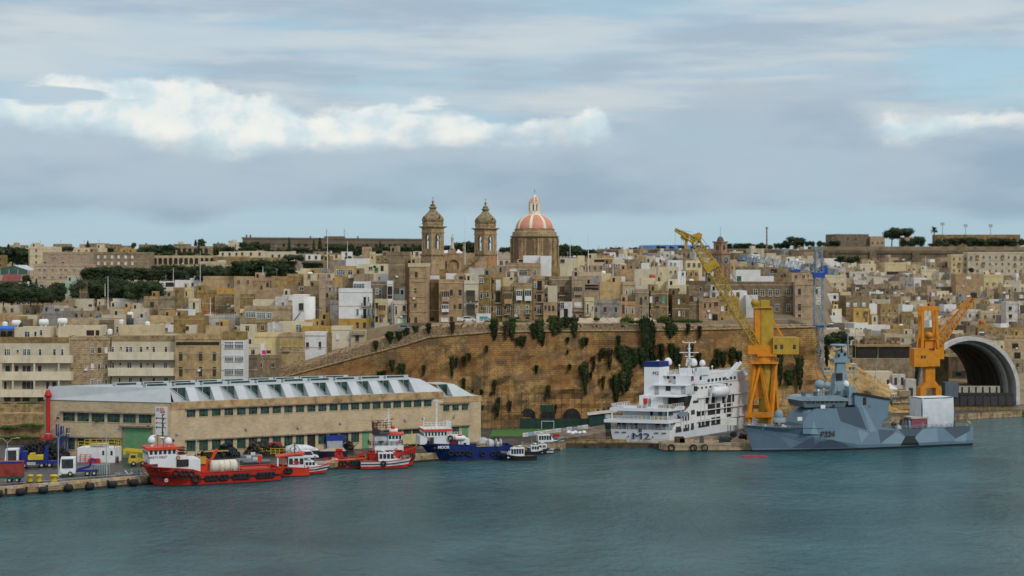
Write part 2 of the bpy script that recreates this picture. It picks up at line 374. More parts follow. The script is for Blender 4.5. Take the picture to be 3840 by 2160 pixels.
#  BASTION
def rockmat():
 m=bpy.data.materials.new('bastion_masonry');m.use_nodes=True;g=G(m.node_tree);b=g.N['Principled BSDF']
 b.inputs['Roughness'].default_value=.95;b.inputs['Specular IOR Level'].default_value=.1
 geo=g.N.new('ShaderNodeNewGeometry');p=geo.outputs['Position'];x,y,z=g.sep(p)
 t=g.vm('NORMALIZE',g.vm('CROSS_PRODUCT',geo.outputs['True Normal'],(0,0,1)))
 n1=g.noise(p,.10,5,.6);n2=g.noise(p,.7,6,.65)
 bn=g.N.new('ShaderNodeTexBrick');g.put(bn.inputs['Vector'],g.xyz(g.m('ADD',x,g.m('MULTIPLY',n2,.3)),g.m('ADD',z,g.m('MULTIPLY',n2,.2)),0))
 bn.inputs['Scale'].default_value=1;bn.inputs['Brick Width'].default_value=1.3;bn.inputs['Row Height'].default_value=.6
 bn.inputs['Mortar Size'].default_value=.055;bn.inputs['Color1'].default_value=(1.08,1.06,1.03,1);bn.inputs['Color2'].default_value=(.74,.70,.66,1)
 bn.inputs['Mortar'].default_value=(.55,.48,.42,1);bn.inputs['Bias'].default_value=.0
 base=g.ramp(n1,[(.3,(.23,.125,.045)),(.45,(.36,.215,.08)),(.6,(.45,.28,.11)),(.75,(.52,.35,.15))])
 mas=g.mix(.8,base,bn.outputs[0],'MULTIPLY')
 st=g.noise(g.xyz(g.m('MULTIPLY',x,.05),g.m('MULTIPLY',y,.05),g.m('MULTIPLY',z,1.1)),1,5,.6)
 rock=g.ramp(st,[(.35,(.30,.18,.075)),(.5,(.45,.30,.13)),(.65,(.53,.37,.17))])
 rm=g.sm(g.noise(g.xyz(g.m('MULTIPLY',x,.035),0,g.m('MULTIPLY',z,.05)),1,4,.55),.50,.56)
 left=g.m('MULTIPLY',g.sm(x,-34,-20),g.m('SUBTRACT',1,g.sm(x,-7.5,-6)))
 right=g.sm(x,44,60)
 rmask=g.m('MAXIMUM',g.m('MULTIPLY',rm,.5),g.m('MAXIMUM',g.m('MULTIPLY',left,.9),g.m('MULTIPLY',right,.9)))
 rmask=g.m('MULTIPLY',rmask,g.m('SUBTRACT',1,g.sm(g.m('ADD',z,g.m('MULTIPLY',n2,6)),17,22)))
 c=g.mix(rmask,mas,rock)
 u=g.m('ADD',x,g.m('MULTIPLY',y,.3))
 sv=g.noise(g.xyz(g.m('MULTIPLY',u,.55),0,g.m('MULTIPLY',z,.06)),1,6,.65)
 c=g.mix(g.m('MULTIPLY',g.sm(sv,.48,.68),.65),c,(.085,.055,.035))
 pt=g.noise(g.xyz(g.m('MULTIPLY',x,.16),5,g.m('MULTIPLY',z,.2)),1,6,.7)
 c=g.mix(g.m('MULTIPLY',g.sm(pt,.48,.57),.72),c,(.115,.082,.052))
 rd=g.noise(g.xyz(g.m('MULTIPLY',x,.12),9,g.m('MULTIPLY',z,.05)),1,5,.6)
 c=g.mix(g.m('MULTIPLY',g.sm(rd,.48,.60),.60),c,(.26,.12,.05))
 vv=g.noise(p,2.6,4,.7)
 c=g.mix(g.m('MULTIPLY',g.sm(vv,.48,.68),.5),c,(.09,.06,.035))
 g.put(b.inputs['Base Color'],c)
 bu=g.N.new('ShaderNodeBump');bu.inputs['Strength'].default_value=.8;bu.inputs['Distance'].default_value=.35
 g.put(bu.inputs['Height'],g.m('ADD',g.m('MULTIPLY',bn.outputs[1],-.5),n2));g.L.new(bu.outputs[0],b.inputs['Normal'])
 return m
ROCK=rockmat()
from mathutils import noise as mn
BP=[(560,497,1512,1560,3),(800,494,1450,1490,3),(1040,491,1386,1421,3),(1385,487,1275,1328,3.5),(1530,485,1240,1290,4),(1608,484,1216,1265,4),(1832,480,1211,1246,4.5),(2000,482.5,1213,1243,4.5),(2200,485.5,1216,1240,4.5),(2402,488.5,1217,1240,4.5),(2412,492,1219,1240,4),(2758,497,1218,1233,4),(3052,501,1219,1226,4),(3066,520,1219,1229,3),(3072,545,1219,1231,2)]
def bsample():
 out=[]
 for(a,b_)in zip(BP,BP[1:]):
  A0=Vector((PX(a[0],a[1]),a[1]));B0=Vector((PX(b_[0],b_[1]),b_[1]));L=(B0-A0).length;k=max(1,int(L/1.6))
  for i in range(k):
   t=i/k;p=A0.lerp(B0,t)
   zt=PZ(a[2],a[1])*(1-t)+PZ(b_[2],b_[1])*t;zc=PZ(a[3],a[1])*(1-t)+PZ(b_[3],b_[1])*t
   out.append((p.x,p.y,zt,zc,a[4]*(1-t)+b_[4]*t))
 a=BP[-1];out.append((PX(a[0],a[1]),a[1],PZ(a[2],a[1]),PZ(a[3],a[1]),a[4]));return out
BS=bsample()
bast=thing('bastion_wall','tall weathered limestone bastion wall with hanging shrubs above the football pitch','fortification',(0,480,0))
b=MB();rows=20;vs=[]
for i,(x,y,zt,zc,bt)in enumerate(BS):
 j0=BS[max(0,i-1)];j1=BS[min(len(BS)-1,i+1)]
 d=Vector((j1[0]-j0[0],j1[1]-j0[1])).normalized();nn=Vector((d.y,-d.x))
 for j in range(rows+1):
  t=j/rows;z=1.5+(zc-1.5)*t;off=bt*(1-t)
  off+=mn.fractal(Vector((x*.12,z*.16,y*.05)),.8,2.1,4)*1.9*sin(pi*min(1,t*1.05+.05))**.5 if j<rows else 0
  if z<16:off+=mn.noise(Vector((x*.05,z*.5,3)))*2.0*(1-z/16)
  vs.append((x+nn.x*off,y+nn.y*off-480,z))
n=rows+1
b.raw(vs,[(i*n+j,(i+1)*n+j,(i+1)*n+j+1,i*n+j+1)for i in range(len(BS)-1)for j in range(rows)],0,False)
face_o=b.build('masonry_face',ROCK,bast)
cd_=MB();pa=MB()
for s0,s1 in zip(BS,BS[1:]):
 cd_.tube((s0[0],s0[1]-480-.15,s0[3]),(s1[0],s1[1]-480-.15,s1[3]),.34,n=6)
 d=Vector((s1[0]-s0[0],s1[1]-s0[1])).normalized();nn=Vector((-d.y,d.x))*4.2
 r0=.9 if s0[0]<-25 else .5
 a0=(s0[0],s0[1]-480);a1=(s1[0],s1[1]-480);c0=(a0[0]+nn.x,a0[1]+nn.y);c1=(a1[0]+nn.x,a1[1]+nn.y)
 jt=random.choice([-.55,-.3,-.1,0,.1,.2,.3])
 pa.poly([(*a0,s0[3]),(*a1,s1[3]),(*a1,s1[2]-r0+jt),(*a0,s0[2]-r0+jt)])
 pa.poly([(*a0,s0[2]-r0+jt),(*a1,s1[2]-r0+jt),(*c1,s1[2]+.15),(*c0,s0[2]+.15)])
 pa.poly([(*c0,s0[2]+.15),(*c1,s1[2]+.15),(*c1,s1[2]-4),(*c0,s0[2]-4)])
cd_.build('cordon',mat('weathered_cordon',(.30,.215,.12),.95,var=.3,nsc=1.2,grime=.7),bast)
PARA=mat('rubble_parapet',(.33,.235,.135),.95,var=.35,nsc=1.8,brick=(1.1,.5,.45),grime=.65,bump=.7,stain=.5)
pa.build('parapet',PARA,bast)
for px in list(range(2205,2400,47)):
 Y=486.5+(px-2200)/200*3
 MB().box(-1.5,1.5,-.1,.5,0,1.7).build('parapet_panel',mat('stained_panel',(.11,.085,.05),.95,var=.5,nsc=1.2),bast,(PX(px,Y),Y-480-.6,PZ(1237,Y)),R(2))
 MB().box(-.35,.35,-.25,.5,0,2.0).build('parapet_pier',mat('rubble_parapet',(0,0,0)),bast,(PX(px+24,Y),Y-480-.6,PZ(1238,Y)),R(2))
def archmesh(w,h,d,m=0,seg=10):
 b=MB();pts=[(-w/2,0)]+[(-w/2*cos(pi*i/seg),h-w/2+w/2*sin(pi*i/seg))for i in range(seg+1)]+[(w/2,0)]
 n=len(pts)
 if n:b.poly([(x,-d,z)for x,z in pts],m)
 b.raw([(x,-d,z)for x,z in pts]+[(x,1.5,z)for x,z in pts],[(i+1,i,n+i,n+i+1)for i in range(n-1)],m);return b
for px,w in((1980,4.6),(2055,4.2),(2145,5.2)):
 Y=478.2;archmesh(w,5.6,0,0).build('foot_arch',DARK,bast,(PX(px,Y),Y-480-.4,2),0)
RS=MB();vs=[];cx=list(range(3040,3420,12));nr=14
for i,px in enumerate(cx):
 f=(px-3040)/380;ztop=PZ(1250+260*f**.8,520)
 for j in range(nr+1):
  t=j/nr;z=1.5+(ztop-1.5)*t;Y=515+14*t+12*f+mn.fractal(Vector((px*.02,z*.25,1)),.8,2,4)*2.2
  vs.append((PX(px,Y),Y,z))
 vs.append((PX(px,560),560,ztop-1))
n=nr+2;RS.raw(vs,[(i*n+j,(i+1)*n+j,(i+1)*n+j+1,i*n+j+1)for i in range(len(cx)-1)for j in range(n-1)])
struct(RS.build('rock_slope',mat('yellow_rock',(.44,.30,.13),.95,var=.25,nsc=.5,grime=.4,bump=.8,stain=.3)))
#  WAREHOUSE
WC=Vector((-85.0,398.7));WA=R(27.6)
WST=mat('warehouse_limestone',(.52,.41,.265),.9,var=.09,nsc=.25,brick=(.9,.35,.10),stain=.20,stcol=(.25,.18,.11))
WMET=mat('white_roof_sheeting',(.42,.455,.475),.45,var=.05,nsc=.3,stain=.12)
WMETG=mat('grey_roof_sheeting',(.36,.39,.41),.45,var=.05,nsc=.3)
WGL=mat('green_factory_glass',(.028,.062,.048),.3,var=.5,nsc=1.1)
WCAN=mat('concrete_canopy',(.20,.17,.14),.9,var=.25,nsc=1)
WDOOR=mat('green_roller_door',(.12,.27,.14),.6,var=.08)
WBRN=mat('brown_parapet_render',(.40,.27,.14),.9,var=.25,nsc=.5,stain=.35)
wh=thing('warehouse','long two-storey limestone dockside warehouse with white sawtooth roof','warehouse',(WC.x,WC.y,2),WA)
ca,sa=cos(WA),sin(WA)
def tw(px):
 k=(px-1920)/F;return(k*WC.y-WC.x)/(ca-sa*k)
def zw(px,y):
 t=tw(px);return PZ(y,WC.y+sa*t)-2
L1=tw(1662);L2=tw(1806);LX,LY=-25.9,24.6
plan=[(0,0),(L1,0),(L1,22),(LX,LY)]
HE=14.2
b=MB();b.prism(plan,-.3,HE,0,cap=False);b.build('wall',WST,wh)
b=MB();b.prism([(L1+.02,.4),(L2,.4),(L2,14),(L1+.02,14)],-.3,HE-1.6,0,top=1);b.build('annex_wall',[WST,ROOFM],wh)
b=MB();b.box(-.1,L1+.1,-.12,.2,HE-1.9,HE+.02);b.build('parapet_band',WBRN,wh)
b=MB();b.box(L1+.1,L2+.1,.28,.6,HE-3.1,HE-1.55);b.build('parapet_band',WBRN,wh)
LD=Vector((-LX,-LY)).normalized();LLEN=hypot(LX,LY);LR=atan2(LD.y,LD.x)
def onleft(u,out=0):return Vector((LX+LD.x*u+LD.y*out,LY+LD.y*u-LD.x*out))
def tl(px):
 k=(px-1920)/F;w0=Vector((WC.x+LX*ca-LY*sa,WC.y+LX*sa+LY*ca));w1=WC
 D=(w1-w0);D.normalize();return(k*w0.y-w0.x)/(D.x-k*D.y)
HR=HE+3.3
b=MB()
A0=onleft(-.3,.25);A1=onleft(LLEN+.2,.25);B0=onleft(-.3+1,-1.2);B1=Vector((1.0,4.2))
b.poly([(A0.x,A0.y,HE-.1),(A1.x,A1.y,HE-.1),(B1.x,B1.y,HR),(B0.x,B0.y,HR)])
b.build('roof_fascia',WMETG,wh)
b=MB();b.poly([(B0.x,B0.y,HR),(B1.x,B1.y,HR),(L1-5,4.2,HR),(L1-5,21.5,HR),(LX+1,LY-.3,HR)])
b.poly([(LX+1,LY-.3,HR),(L1-5,21.5,HR),(L1-5,22,HE-1),(LX,LY,HE-1)])
b.poly([(L1-5,4.2,HR),(L1-.1,0.5,HE),(L1-.1,22,HE),(L1-5,21.5,HR)])
b.build('roof',WMET,wh)
bx=[tw(p)for p in(652,747,842,932,1020,1106,1193,1275,1356,1436,1513)]
bx2=[tw(p)for p in(713,807,897,987,1074,1160,1243,1324,1403,1481,1557)]
def bay(b,gl,x0,a,c,yo,ze,zr,d=4.2,x2=None):
 b.poly([(x0,yo,ze),(a,yo,ze),(a,yo+d,zr),(x0,yo+d,zr)],0)
 b.poly([(a,yo,ze),(c,yo+d,ze+.1),(a,yo+d,zr)],1)
 b.poly([(a,yo,ze),(c,yo,ze),(c,yo+d,ze+.1)],1)
 b.poly([(c,yo,ze),(c,yo+d,zr),(c,yo+d,ze+.1)],0)
 b.poly([(a,yo+d-.02,zr),(c,yo+d-.02,ze+.1),(c,yo+d-.02,zr)],2)
prev=0.8
for i,(a,c)in enumerate(zip(bx,bx2)):
 b=MB();bay(b,None,prev,a,c,.05,HE,HR);prev=c
 o=b.build('sawtooth_bay',[WMET,WMETG,WGL],wh)
 k=MB();k.bar((a+.3,4.1,HR-.05),(c,4.1,HE+.3),.14);k.bar(((a+c)/2,4.05,(HR+HE)/2),((a+c)/2,4.05,HR),.1);k.bar((a,4.1,HR),(c,4.1,HR),.16);k.bar((c,4.1,HR),(c,4.1,HE),.2)
 k.build('glazing_bar',WMET,o)
b=MB();b.poly([(prev,.05,HE),(L1-.1,.05,HE),(L1-5,4.2,HR),(prev,4.2,HR)]);b.build('roof_end_sheet',WMET,wh)
b=MB();za=HE-1.6;xa=tw(1690);xc=tw(1703)
bay(b,None,L1+.05,tw(1664),tw(1702),.45,za,za+3.2,4);b.poly([(tw(1702),.45,za),(L2-2.0,.45,za),(L2-6.4,4.4,za+3.2),(tw(1702),4.4,za+3.2)]);b.poly([(L2-2,.45,za),(L2-2,13,za),(L2-6.4,13,za+3.2),(L2-6.4,4.4,za+3.2)])
b.poly([(L1,4.4,za+3.2),(L2-6.4,4.4,za+3.2),(L2-6.4,13,za+3.2),(L1,13,za+3.2)]);b.build('annex_roof',[WMET,WMETG,WGL],wh)
for row,(yy,n0)in enumerate(((8.5,10),(15.5,9))):
 for i in range(n0):
  x=(-12 if row else-6)+i*(7.1 if row else 7.3)+2
  b=MB();b.prism([(0,0),(6.6,0),(6.6,3.2),(0,3.2)],0,[.95,.95,.5,.5],0)
  b.box(.25,5.3,-.03,.05,.28,.78,1);b.build('roof_monitor',[WMET,WGL],wh,(x,yy,HR),0)
def wwin(w,h,n=3):
 def f():
  b=MB();b.box(0,w,-.02,.02,0,h,1)
  b.box(-.1,w+.1,-.14,.02,-.14,0,2)
  for i in range(1,n):b.box(w*i/n-.04,w*i/n+.04,-.05,.03,0,h,0)
  b.box(0,w,-.05,.03,h*.5-.03,h*.5+.03,0);return b.mesh('window',[mat('dull_green_mullion',(.09,.13,.10),.6),WGL,WST])
 return cached(('ww',round(w,1),round(h,1),n),f)
wpx=[700,747,795,842];zt,zb=zw(700,1538),zw(700,1563)
px4=[889,933,977.5,1022,1066,1109.5,1152.3,1193.7,1235.4,1276.4,1316.7,1357.7,1397.6,1436.7,1475,1513.9,1551.5,1589.5]
for p in wpx+px4:
 x=tw(p);put('window',wwin(2.25,1.75),wh,(x,0,zt-1.75))
skip={1152.3:'dark',1357.7:'green',1513.9:'win',1551.5:'open'}
for p in wpx+px4:
 x=tw(p)
 if p in(1152.3,):MB().box(0,2.2,-.03,.2,0,4.7).build('door',DARK,wh,(x,0,0))
 elif p in(1357.7,):MB().box(0,2.0,-.03,.2,0,4.7).build('door',WDOOR,wh,(x,0,0))
 elif p==1551.5:MB().box(-.4,1.7,-.03,.2,0,4.7).build('door',DARK,wh,(x,0,0))
 else:put('window',wwin(2.25,2.7),wh,(x,0,1.75))
for p in(1664,1699,1734):put('window',wwin(1.9,1.5),wh,(tw(p),.4,zt-3.2))
put('window',wwin(2.0,3.0),wh,(tw(1699),.4,1.8));MB().box(0,1.9,-.03,.2,0,4.4).build('door',WDOOR,wh,(tw(1735),.4,0))
for(x0,x1,z,y0)in((tw(695),L1-3,zw(695,1532),0),(tw(695),tw(1580),zw(695,1649),0),(L1-1,L2-3.5,zw(695,1532)-1.55,.4),(L1-1,L2-3.5,4.75,.4)):
 MB().box(x0,x1,y0-.75,y0,z-.22,z).build('canopy',WCAN,wh)
for px,y in((664,1626),(924,1608),(1118,1602),(1276,1585),(1422,1577),(1520,1574),(1588,1565),(1705,1558)):
 MB().box(-.3,.3,-.9,-.5,-.2,.25).bar((0,0,0),(0,-.6,0),.1).build('floodlight',STEEL,wh,(tw(px),.2,zw(px,y)))
for p0,p1 in((237,280),(291,333),(344,391),(403,450),(462,509),(521,568)):
 u0,u1=tl(p0),tl(p1);q=onleft(u0,.02);put('window',wwin(round(u1-u0,1),2.2,4),wh,(q.x,q.y,HE-5.4),LR)
for p0,p1 in((258,280),(291,333),(344,391),(403,450)):
 u0,u1=tl(p0),tl(p1);q=onleft(u0,.02);put('window',wwin(round(u1-u0,1),3.0,4),wh,(q.x,q.y,1.6),LR)
u0,u1=tl(228),tl(583);q=onleft(u0,0);MB().box(0,u1-u0,-.8,0,HE-3.15,HE-2.85).build('canopy',WCAN,wh,(q.x,q.y,0),LR)
u0,u1=tl(228),tl(455);q=onleft(u0,0);MB().box(0,u1-u0,-.8,0,4.65,4.95).build('canopy',WCAN,wh,(q.x,q.y,0),LR)
u0,u1=tl(466),tl(567);q=onleft(u0,0)
b=MB()
for i in range(11):w_=(u1-u0)/11;b.box(i*w_+.03,(i+1)*w_-.03,-.06,.1,0,7.6)
b.box(0,u1-u0,-.02,.1,0,7.6);b.build('roller_door',WDOOR,wh,(q.x,q.y,0),LR)
MB().box(-1,u1-u0+.6,-1,0,7.75,8.1).box(-.5,-.15,-.25,0,0,7.75).box(u1-u0+.15,u1-u0+.5,-.25,0,0,7.75).build('door_canopy',WCAN,wh,(q.x,q.y,0),LR)
for px,z in((222,9.5),(367,9),(560,8.1)):
 q=onleft(tl(px));MB().box(-.3,.3,-.9,-.5,-.2,.25).bar((0,0,0),(0,-.6,0),.1).build('floodlight',IRON,wh,(q.x,q.y,z),LR)
q=onleft(tl(583),.08);u1=tl(629)-tl(583)
bn_=thing('banner','white company banner with red and black print on the warehouse corner','banner',Matrix.Translation((WC.x,WC.y,2))@Matrix.Rotation(WA,4,'Z')@Vector((q.x,q.y,5.9)),WA+LR)
MB().box(0,u1,-.05,0,0,7.2).build('banner_cloth',mat('white_banner_cloth',(.60,.60,.60),.8,var=.05),bn_)
RP=mat('red_print',(.45,.08,.08),.8);KP=mat('black_print',(.05,.05,.06),.8)
b=MB()
for i in range(3):b.box(.3,1.1,-.07,-.05,6.0+i*.3,6.15+i*.3)
b.build('printed_bars',KP,bn_)
MB().poly([(1.3,-.07,5.6),(2.9,-.07,5.6),(2.3,-.07,6.9),(1.3,-.07,6.9)]).build('printed_logo',mat('faded_red_print',(.50,.22,.22),.8),bn_)
for i in range(3):
 b=MB();z=4.1-i*1.15
 b.box(.2,.65,-.07,-.05,z-.1,z+.4)
 x=.8
 rnd=random.Random(i)
 while x<u1-.4:w_=rnd.uniform(.1,.26);b.box(x,x+w_,-.07,-.05,z,z+.3);x+=w_+.09
 b.build('printed_line',KP if i!=1 else RP,bn_)
q=onleft(tl(187),.8);st=thing('red_duct','tall red exhaust duct standing against the left end of the warehouse','duct',Matrix.Translation((WC.x,WC.y,2))@Matrix.Rotation(WA,4,'Z')@Vector((q.x,q.y,0)),WA+LR)
REDD=mat('red_duct_paint',(.45,.02,.025),.6,stain=.2)
MB().lathe([(.5,4.2),(.5,14.8)],n=10).build('duct',REDD,st)
MB().lathe([(.62,14.8),(.95,15.0),(.95,15.3),(.45,16.6),(0,16.7)],n=10).build('cowl',REDD,st)
MB().box(-1.6,1.6,-1.2,1.2,4.0,4.4).bar((-1.4,-1,0),(-1.4,-1,5.4),.15).bar((1.4,-1,0),(1.4,-1,5.4),.15).rail([(-1.6,-1.2,4.4),(1.6,-1.2,4.4)],1,1).lathe([(1.1,4.4),(.62,5.6)],n=10).build('platform',REDD,st)
FRB_=mat('blue_frame_paint',(.015,.035,.16),.6)
for i,px in enumerate((226,240,258)):
 q=onleft(tl(px),1.6);t_=thing('blue_post','blue steel frame post leaning beside the warehouse wall, %s'%('nearest the red duct','middle one of three','farthest from the red duct')[i],'post',Matrix.Translation((WC.x,WC.y,2))@Matrix.Rotation(WA,4,'Z')@Vector((q.x,q.y,0)),WA+LR,'blue posts by the warehouse')
 MB().bar((0,0,0),(-.3+.3*i,.3,8-.4*i),.35).bar((.6,0,0),(.3+.3*i,.3,8-.4*i),.18).bar((0,0,3),(.5,0,4),.12).bar((0,0,5),(.4,.2,6),.12).build('upright',FRB_,t_)
#  BUILDINGS OF THE TOWN
def window_mesh(w,h,st):
 w=round(w,1);h=round(h,1)
 def f():
  b=MB();fr=.09 if st in 'wbk' else .13
  b.box(0,w,-.03,.02,0,h,1)
  b.box(-fr,0,-.10,.02,-fr,h+fr,0).box(w,w+fr,-.10,.02,-fr,h+fr,0).box(0,w,-.10,.02,h,h+fr,0).box(-.05,w+.05,-.22,.02,-fr-.1,0,2)
  if w>.7:b.box(w/2-.04,w/2+.04,-.07,.02,0,h,0)
  if h>1.3:b.box(0,w,-.07,.02,h*.66,h*.66+.06,0)
  if w>2.2:
   for i in(.25,.75):b.box(w*i-.04,w*i+.04,-.07,.02,0,h,0)
  fm,gm={'w':(FRW,GLASS),'s':(FRS,GLASS),'b':(FRB,GLASS),'g':(FRG,FRG),'t':(FRT,FRT),'l':(FRW,GLASSB),'k':(IRON,DARK),'n':(FRW,FRW),'B':(FRBL,FRBL),'o':(FRB,FRB),'y':(mat('mustard_shutter',(.42,.30,.06),.6),mat('mustard_shutter',(0,0,0)))}[st]
  return b.mesh('window',[fm,gm,FRS])
 return cached(('win',w,h,st),f)
def far_window(w,h,st='k'):
 w=round(w,1);h=round(h,1)
 def f():
  b=MB();b.box(0,w,-.03,.02,0,h,1).box(-.12,w+.12,-.12,.02,h,h+.12,0).box(-.12,w+.12,-.16,.02,-.14,0,0).box(-.12,0,-.1,.02,0,h,0).box(w,w+.12,-.1,.02,0,h,0)
  return b.mesh('window',[FRS if st!='w' else FRW,GLASS])
 return cached(('fw',w,h,st=='w'),f)
def balcony_mesh(w,h,kind):
 w=round(w,1)
 def f():
  b=MB()
  if kind=='open':
   b.box(-.2,w+.2,-.9,0,-.16,0,0);b.rail([(-.15,-.02,0),(-.15,-.85,0),(w+.15,-.85,0),(w+.15,-.02,0)],1.0,.35,.03,1,1)
   b.box(0,.2,-.6,0,-.45,-.16,0).box(w-.2,w,-.6,0,-.45,-.16,0)
  elif kind in('box','wbox','gbox'):
   b.box(0,w,-.95,0,-.12,1.0,2);b.box(.05,w-.05,-.88,0,1.0,2.3,3);b.box(-.05,w+.05,-1.0,0,2.3,2.5,2)
   n=max(3,int(w/.55))
   for i in range(n+1):b.box(w*i/n-.06,w*i/n+.06,-.95,-.85,1.0,2.3,2)
   b.box(.1,.3,-.7,0,-.5,-.12,0).box(w-.3,w-.1,-.7,0,-.5,-.12,0)
  c2={'wbox':FRW,'gbox':mat('dark_olive_timber',(.095,.07,.03),.7)}.get(kind,HM['pink'])
  return b.mesh('balcony',[FRS,IRON,c2,GLASS])
 return cached(('bal',w,kind),f)
TANKS=[]
def yfor(px,y):
 best=1200
 Y=456.0
 while Y<1350:
  if PZ(y,Y)<=GZ(px,Y):return Y
  Y+=1.0
 return best
RECTS=[]
CNAME={'sand':'sand coloured limestone','tan':'weathered tan stone','brown':'dark brown stone','ochre':'ochre rendered','pink':'rosy limestone','cream':'cream rendered','pale':'pale cream','yellow':'pale yellow','white':'white rendered','dirty':'stained white','grey':'grey cement','green':'pale green'}
LMS=[(60,960,'at far left hillside'),(230,1000,'beside pink hillside block'),(330,1230,'above left apartments'),(600,1230,'above balcony apartments'),(430,1150,'below the dark wood'),(750,1100,'near the tallest flagpole'),(820,1290,'above octagonal brown block'),(1130,1150,'left of round white house'),(1300,1050,'behind round white house'),(1480,1000,'left of bell towers'),(1700,1010,'under left bell tower'),(1850,1030,'under right bell tower'),(2010,1030,'below church dome'),(2170,1000,'right of church dome'),(2400,990,'below blue stadium roof'),(2560,1020,'left of crane jib'),(2700,1000,'beside clock tower'),(2850,1000,'right of clock tower'),(2950,1130,'by windowed barrack block'),(3070,970,'behind blue tower crane'),(3180,1050,'right of blue crane'),(3170,1230,'above warship mast'),(3300,1130,'left of orange crane'),(3470,1010,'high above orange crane'),(3500,1180,'just behind orange crane'),(3650,1080,'high above dock arch'),(3700,1220,'just above dock arch'),(3800,1000,'under far right wall'),(3250,960,'under hilltop rampart'),(3600,950,'below hilltop pines')]
def near(x,y):return min(LMS,key=lambda l:(l[0]-x)**2+1.6*(l[1]-y)**2)[2]
def house(x0,x1,yt,yb,Y=0,yaw=0,col='sand',win=None,label=None,d=None,feats='',name='house',cat='house',group=None,wst='s',far=False,base=None,roofz=.7,ws=(1.0,1.5),collide=True):
 xm=(x0+x1)/2
 Yb=(Y or yfor(xm,yb))+(1300-yb)*.002+x0*.00003;th=R(yaw);s=Yb/F;Wt=(x1-x0)*s
 d=d or min(11,max(4,Wt*.8))
 if yaw:
  d=min(d,Wt*.5/abs(sin(th)));w=(Wt-d*abs(sin(th)))/cos(th)
 else:w=Wt
 X0=PX(x0,Yb);zb=PZ(yb,Yb);H=PZ(yt,Yb)-zb
 gz=GZ(xm,Yb)if base is None else base
 drop=max(2.5,zb-gz+2.5)
 if th>0:C=Vector((X0+d*sin(th),Yb))
 elif th<0:C=Vector((X0,Yb+w*sin(-th)))
 else:C=Vector((X0,Yb))
 if collide:RECTS.append((x0,x1,yt,yb,Yb))
 if not label:
  fl=max(1,int(round(H/3.4)))
  size='small' if H<4 else('two-storey' if H<8 else('tall' if H>12 else 'mid-height'))
  if Wt>16:size='wide '+size
  elif Wt<4.5:size='narrow '+size
  label=f"{size} {CNAME[col]} house {near(xm, (yt + yb) / 2)}"
 t=thing(name,label,cat,(C.x,C.y,zb),th,group)
 M=HM[col]
 b=MB();k=.28;p=H;r=H-roofz
 b.poly([(0,0,-drop),(w,0,-drop),(w,0,p),(0,0,p)]);b.poly([(w,0,-drop),(w,d,-drop),(w,d,p),(w,0,p)])
 b.poly([(w,d,-drop),(0,d,-drop),(0,d,p),(w,d,p)]);b.poly([(0,d,-drop),(0,0,-drop),(0,0,p),(0,d,p)])
 o=[(0,0),(w,0),(w,d),(0,d)];i_=[(k,k),(w-k,k),(w-k,d-k),(k,d-k)]
 for q in range(4):
  a,c=o[q],o[(q+1)%4];ai,ci=i_[q],i_[(q+1)%4]
  b.poly([(*a,p),(*c,p),(*ci,p),(*ai,p)]);b.poly([(*ai,p),(*ci,p),(*ci,r),(*ai,r)])
 b.build('wall',M,t)
 MB().poly([(*q,r)for q in i_]).build('roof',ROOFM,t)
 if not far and 'n' not in feats and H>4:
  MB().box(-.12,w+.12,-.15,0,H-1.15,H-.95).build('cornice',M if 'c' not in feats else FRS,t)
 if not far and H>6.5 and 'n' not in feats:
  for q_ in range(1,int(H/3.6)):MB().box(-.05,w+.05,-.1,0,q_*H/int(H/3.6)-.8,q_*H/int(H/3.6)-.62).build('string_course',FRS if q_%2 else M,t)
  if random.random()<.5:xx=random.choice([.3,w-.4]);MB().box(xx,xx+.13,-.2,-.05,0,H-.8).build('drain_pipe',IRON if random.random()<.5 else FRS,t)
  if w>4 and random.random()<.5:xx=random.uniform(.2,.7)*w;MB().box(xx,xx+.8,-.5,-.05,H*.42,H*.42+.6).build('air_conditioner',TANKW,t)
 if not far and 'h' not in feats and random.random()<.4 and w>4:feats+='h'
 if random.random()<.3:feats+='a'
 fz=0
 def U(px):
  kk=(px-1920)/F;D=(cos(th),sin(th));return(kk*C.y-C.x)/(D[0]-kk*D[1])
 def Z(px,py):return PZ(py,C.y+sin(th)*U(px))-zb
 t['_w']=w
 if isinstance(win,str):
  c_,r_=[int(v)for v in win.split('x')]
  ww,wh_=ws
  mk=(lambda:far_window(ww,wh_,wst))if far else(lambda:window_mesh(ww,wh_,wst))
  rh=(H-1.1)/r_
  for j in range(r_):
   for i in range(c_):
    if random.random()<.12 and c_*r_>3:continue
    u=w*(i+.5)/c_-ww/2+random.uniform(-.15,.15);z=rh*j+rh*.32
    put('window',mk(),t,(u,0,z))
    if not far and random.random()<.22 and w>5 and j>0:put('balcony',balcony_mesh(ww+.4,0,random.choice(['open','box','open'])),t,(u-.2,0,z-.5))
  if yaw and d>4 and not far:
   n_=1+int(d>8)
   for j in range(r_):
    for i in range(n_):
     if random.random()<.4:continue
     v=d*(i+.5)/n_
     if th>0:put('window',mk(),t,(0,v+ww/2,rh*j+rh*.32),-pi/2)
     else:put('window',mk(),t,(w,v-ww/2,rh*j+rh*.32),pi/2)
 elif win:
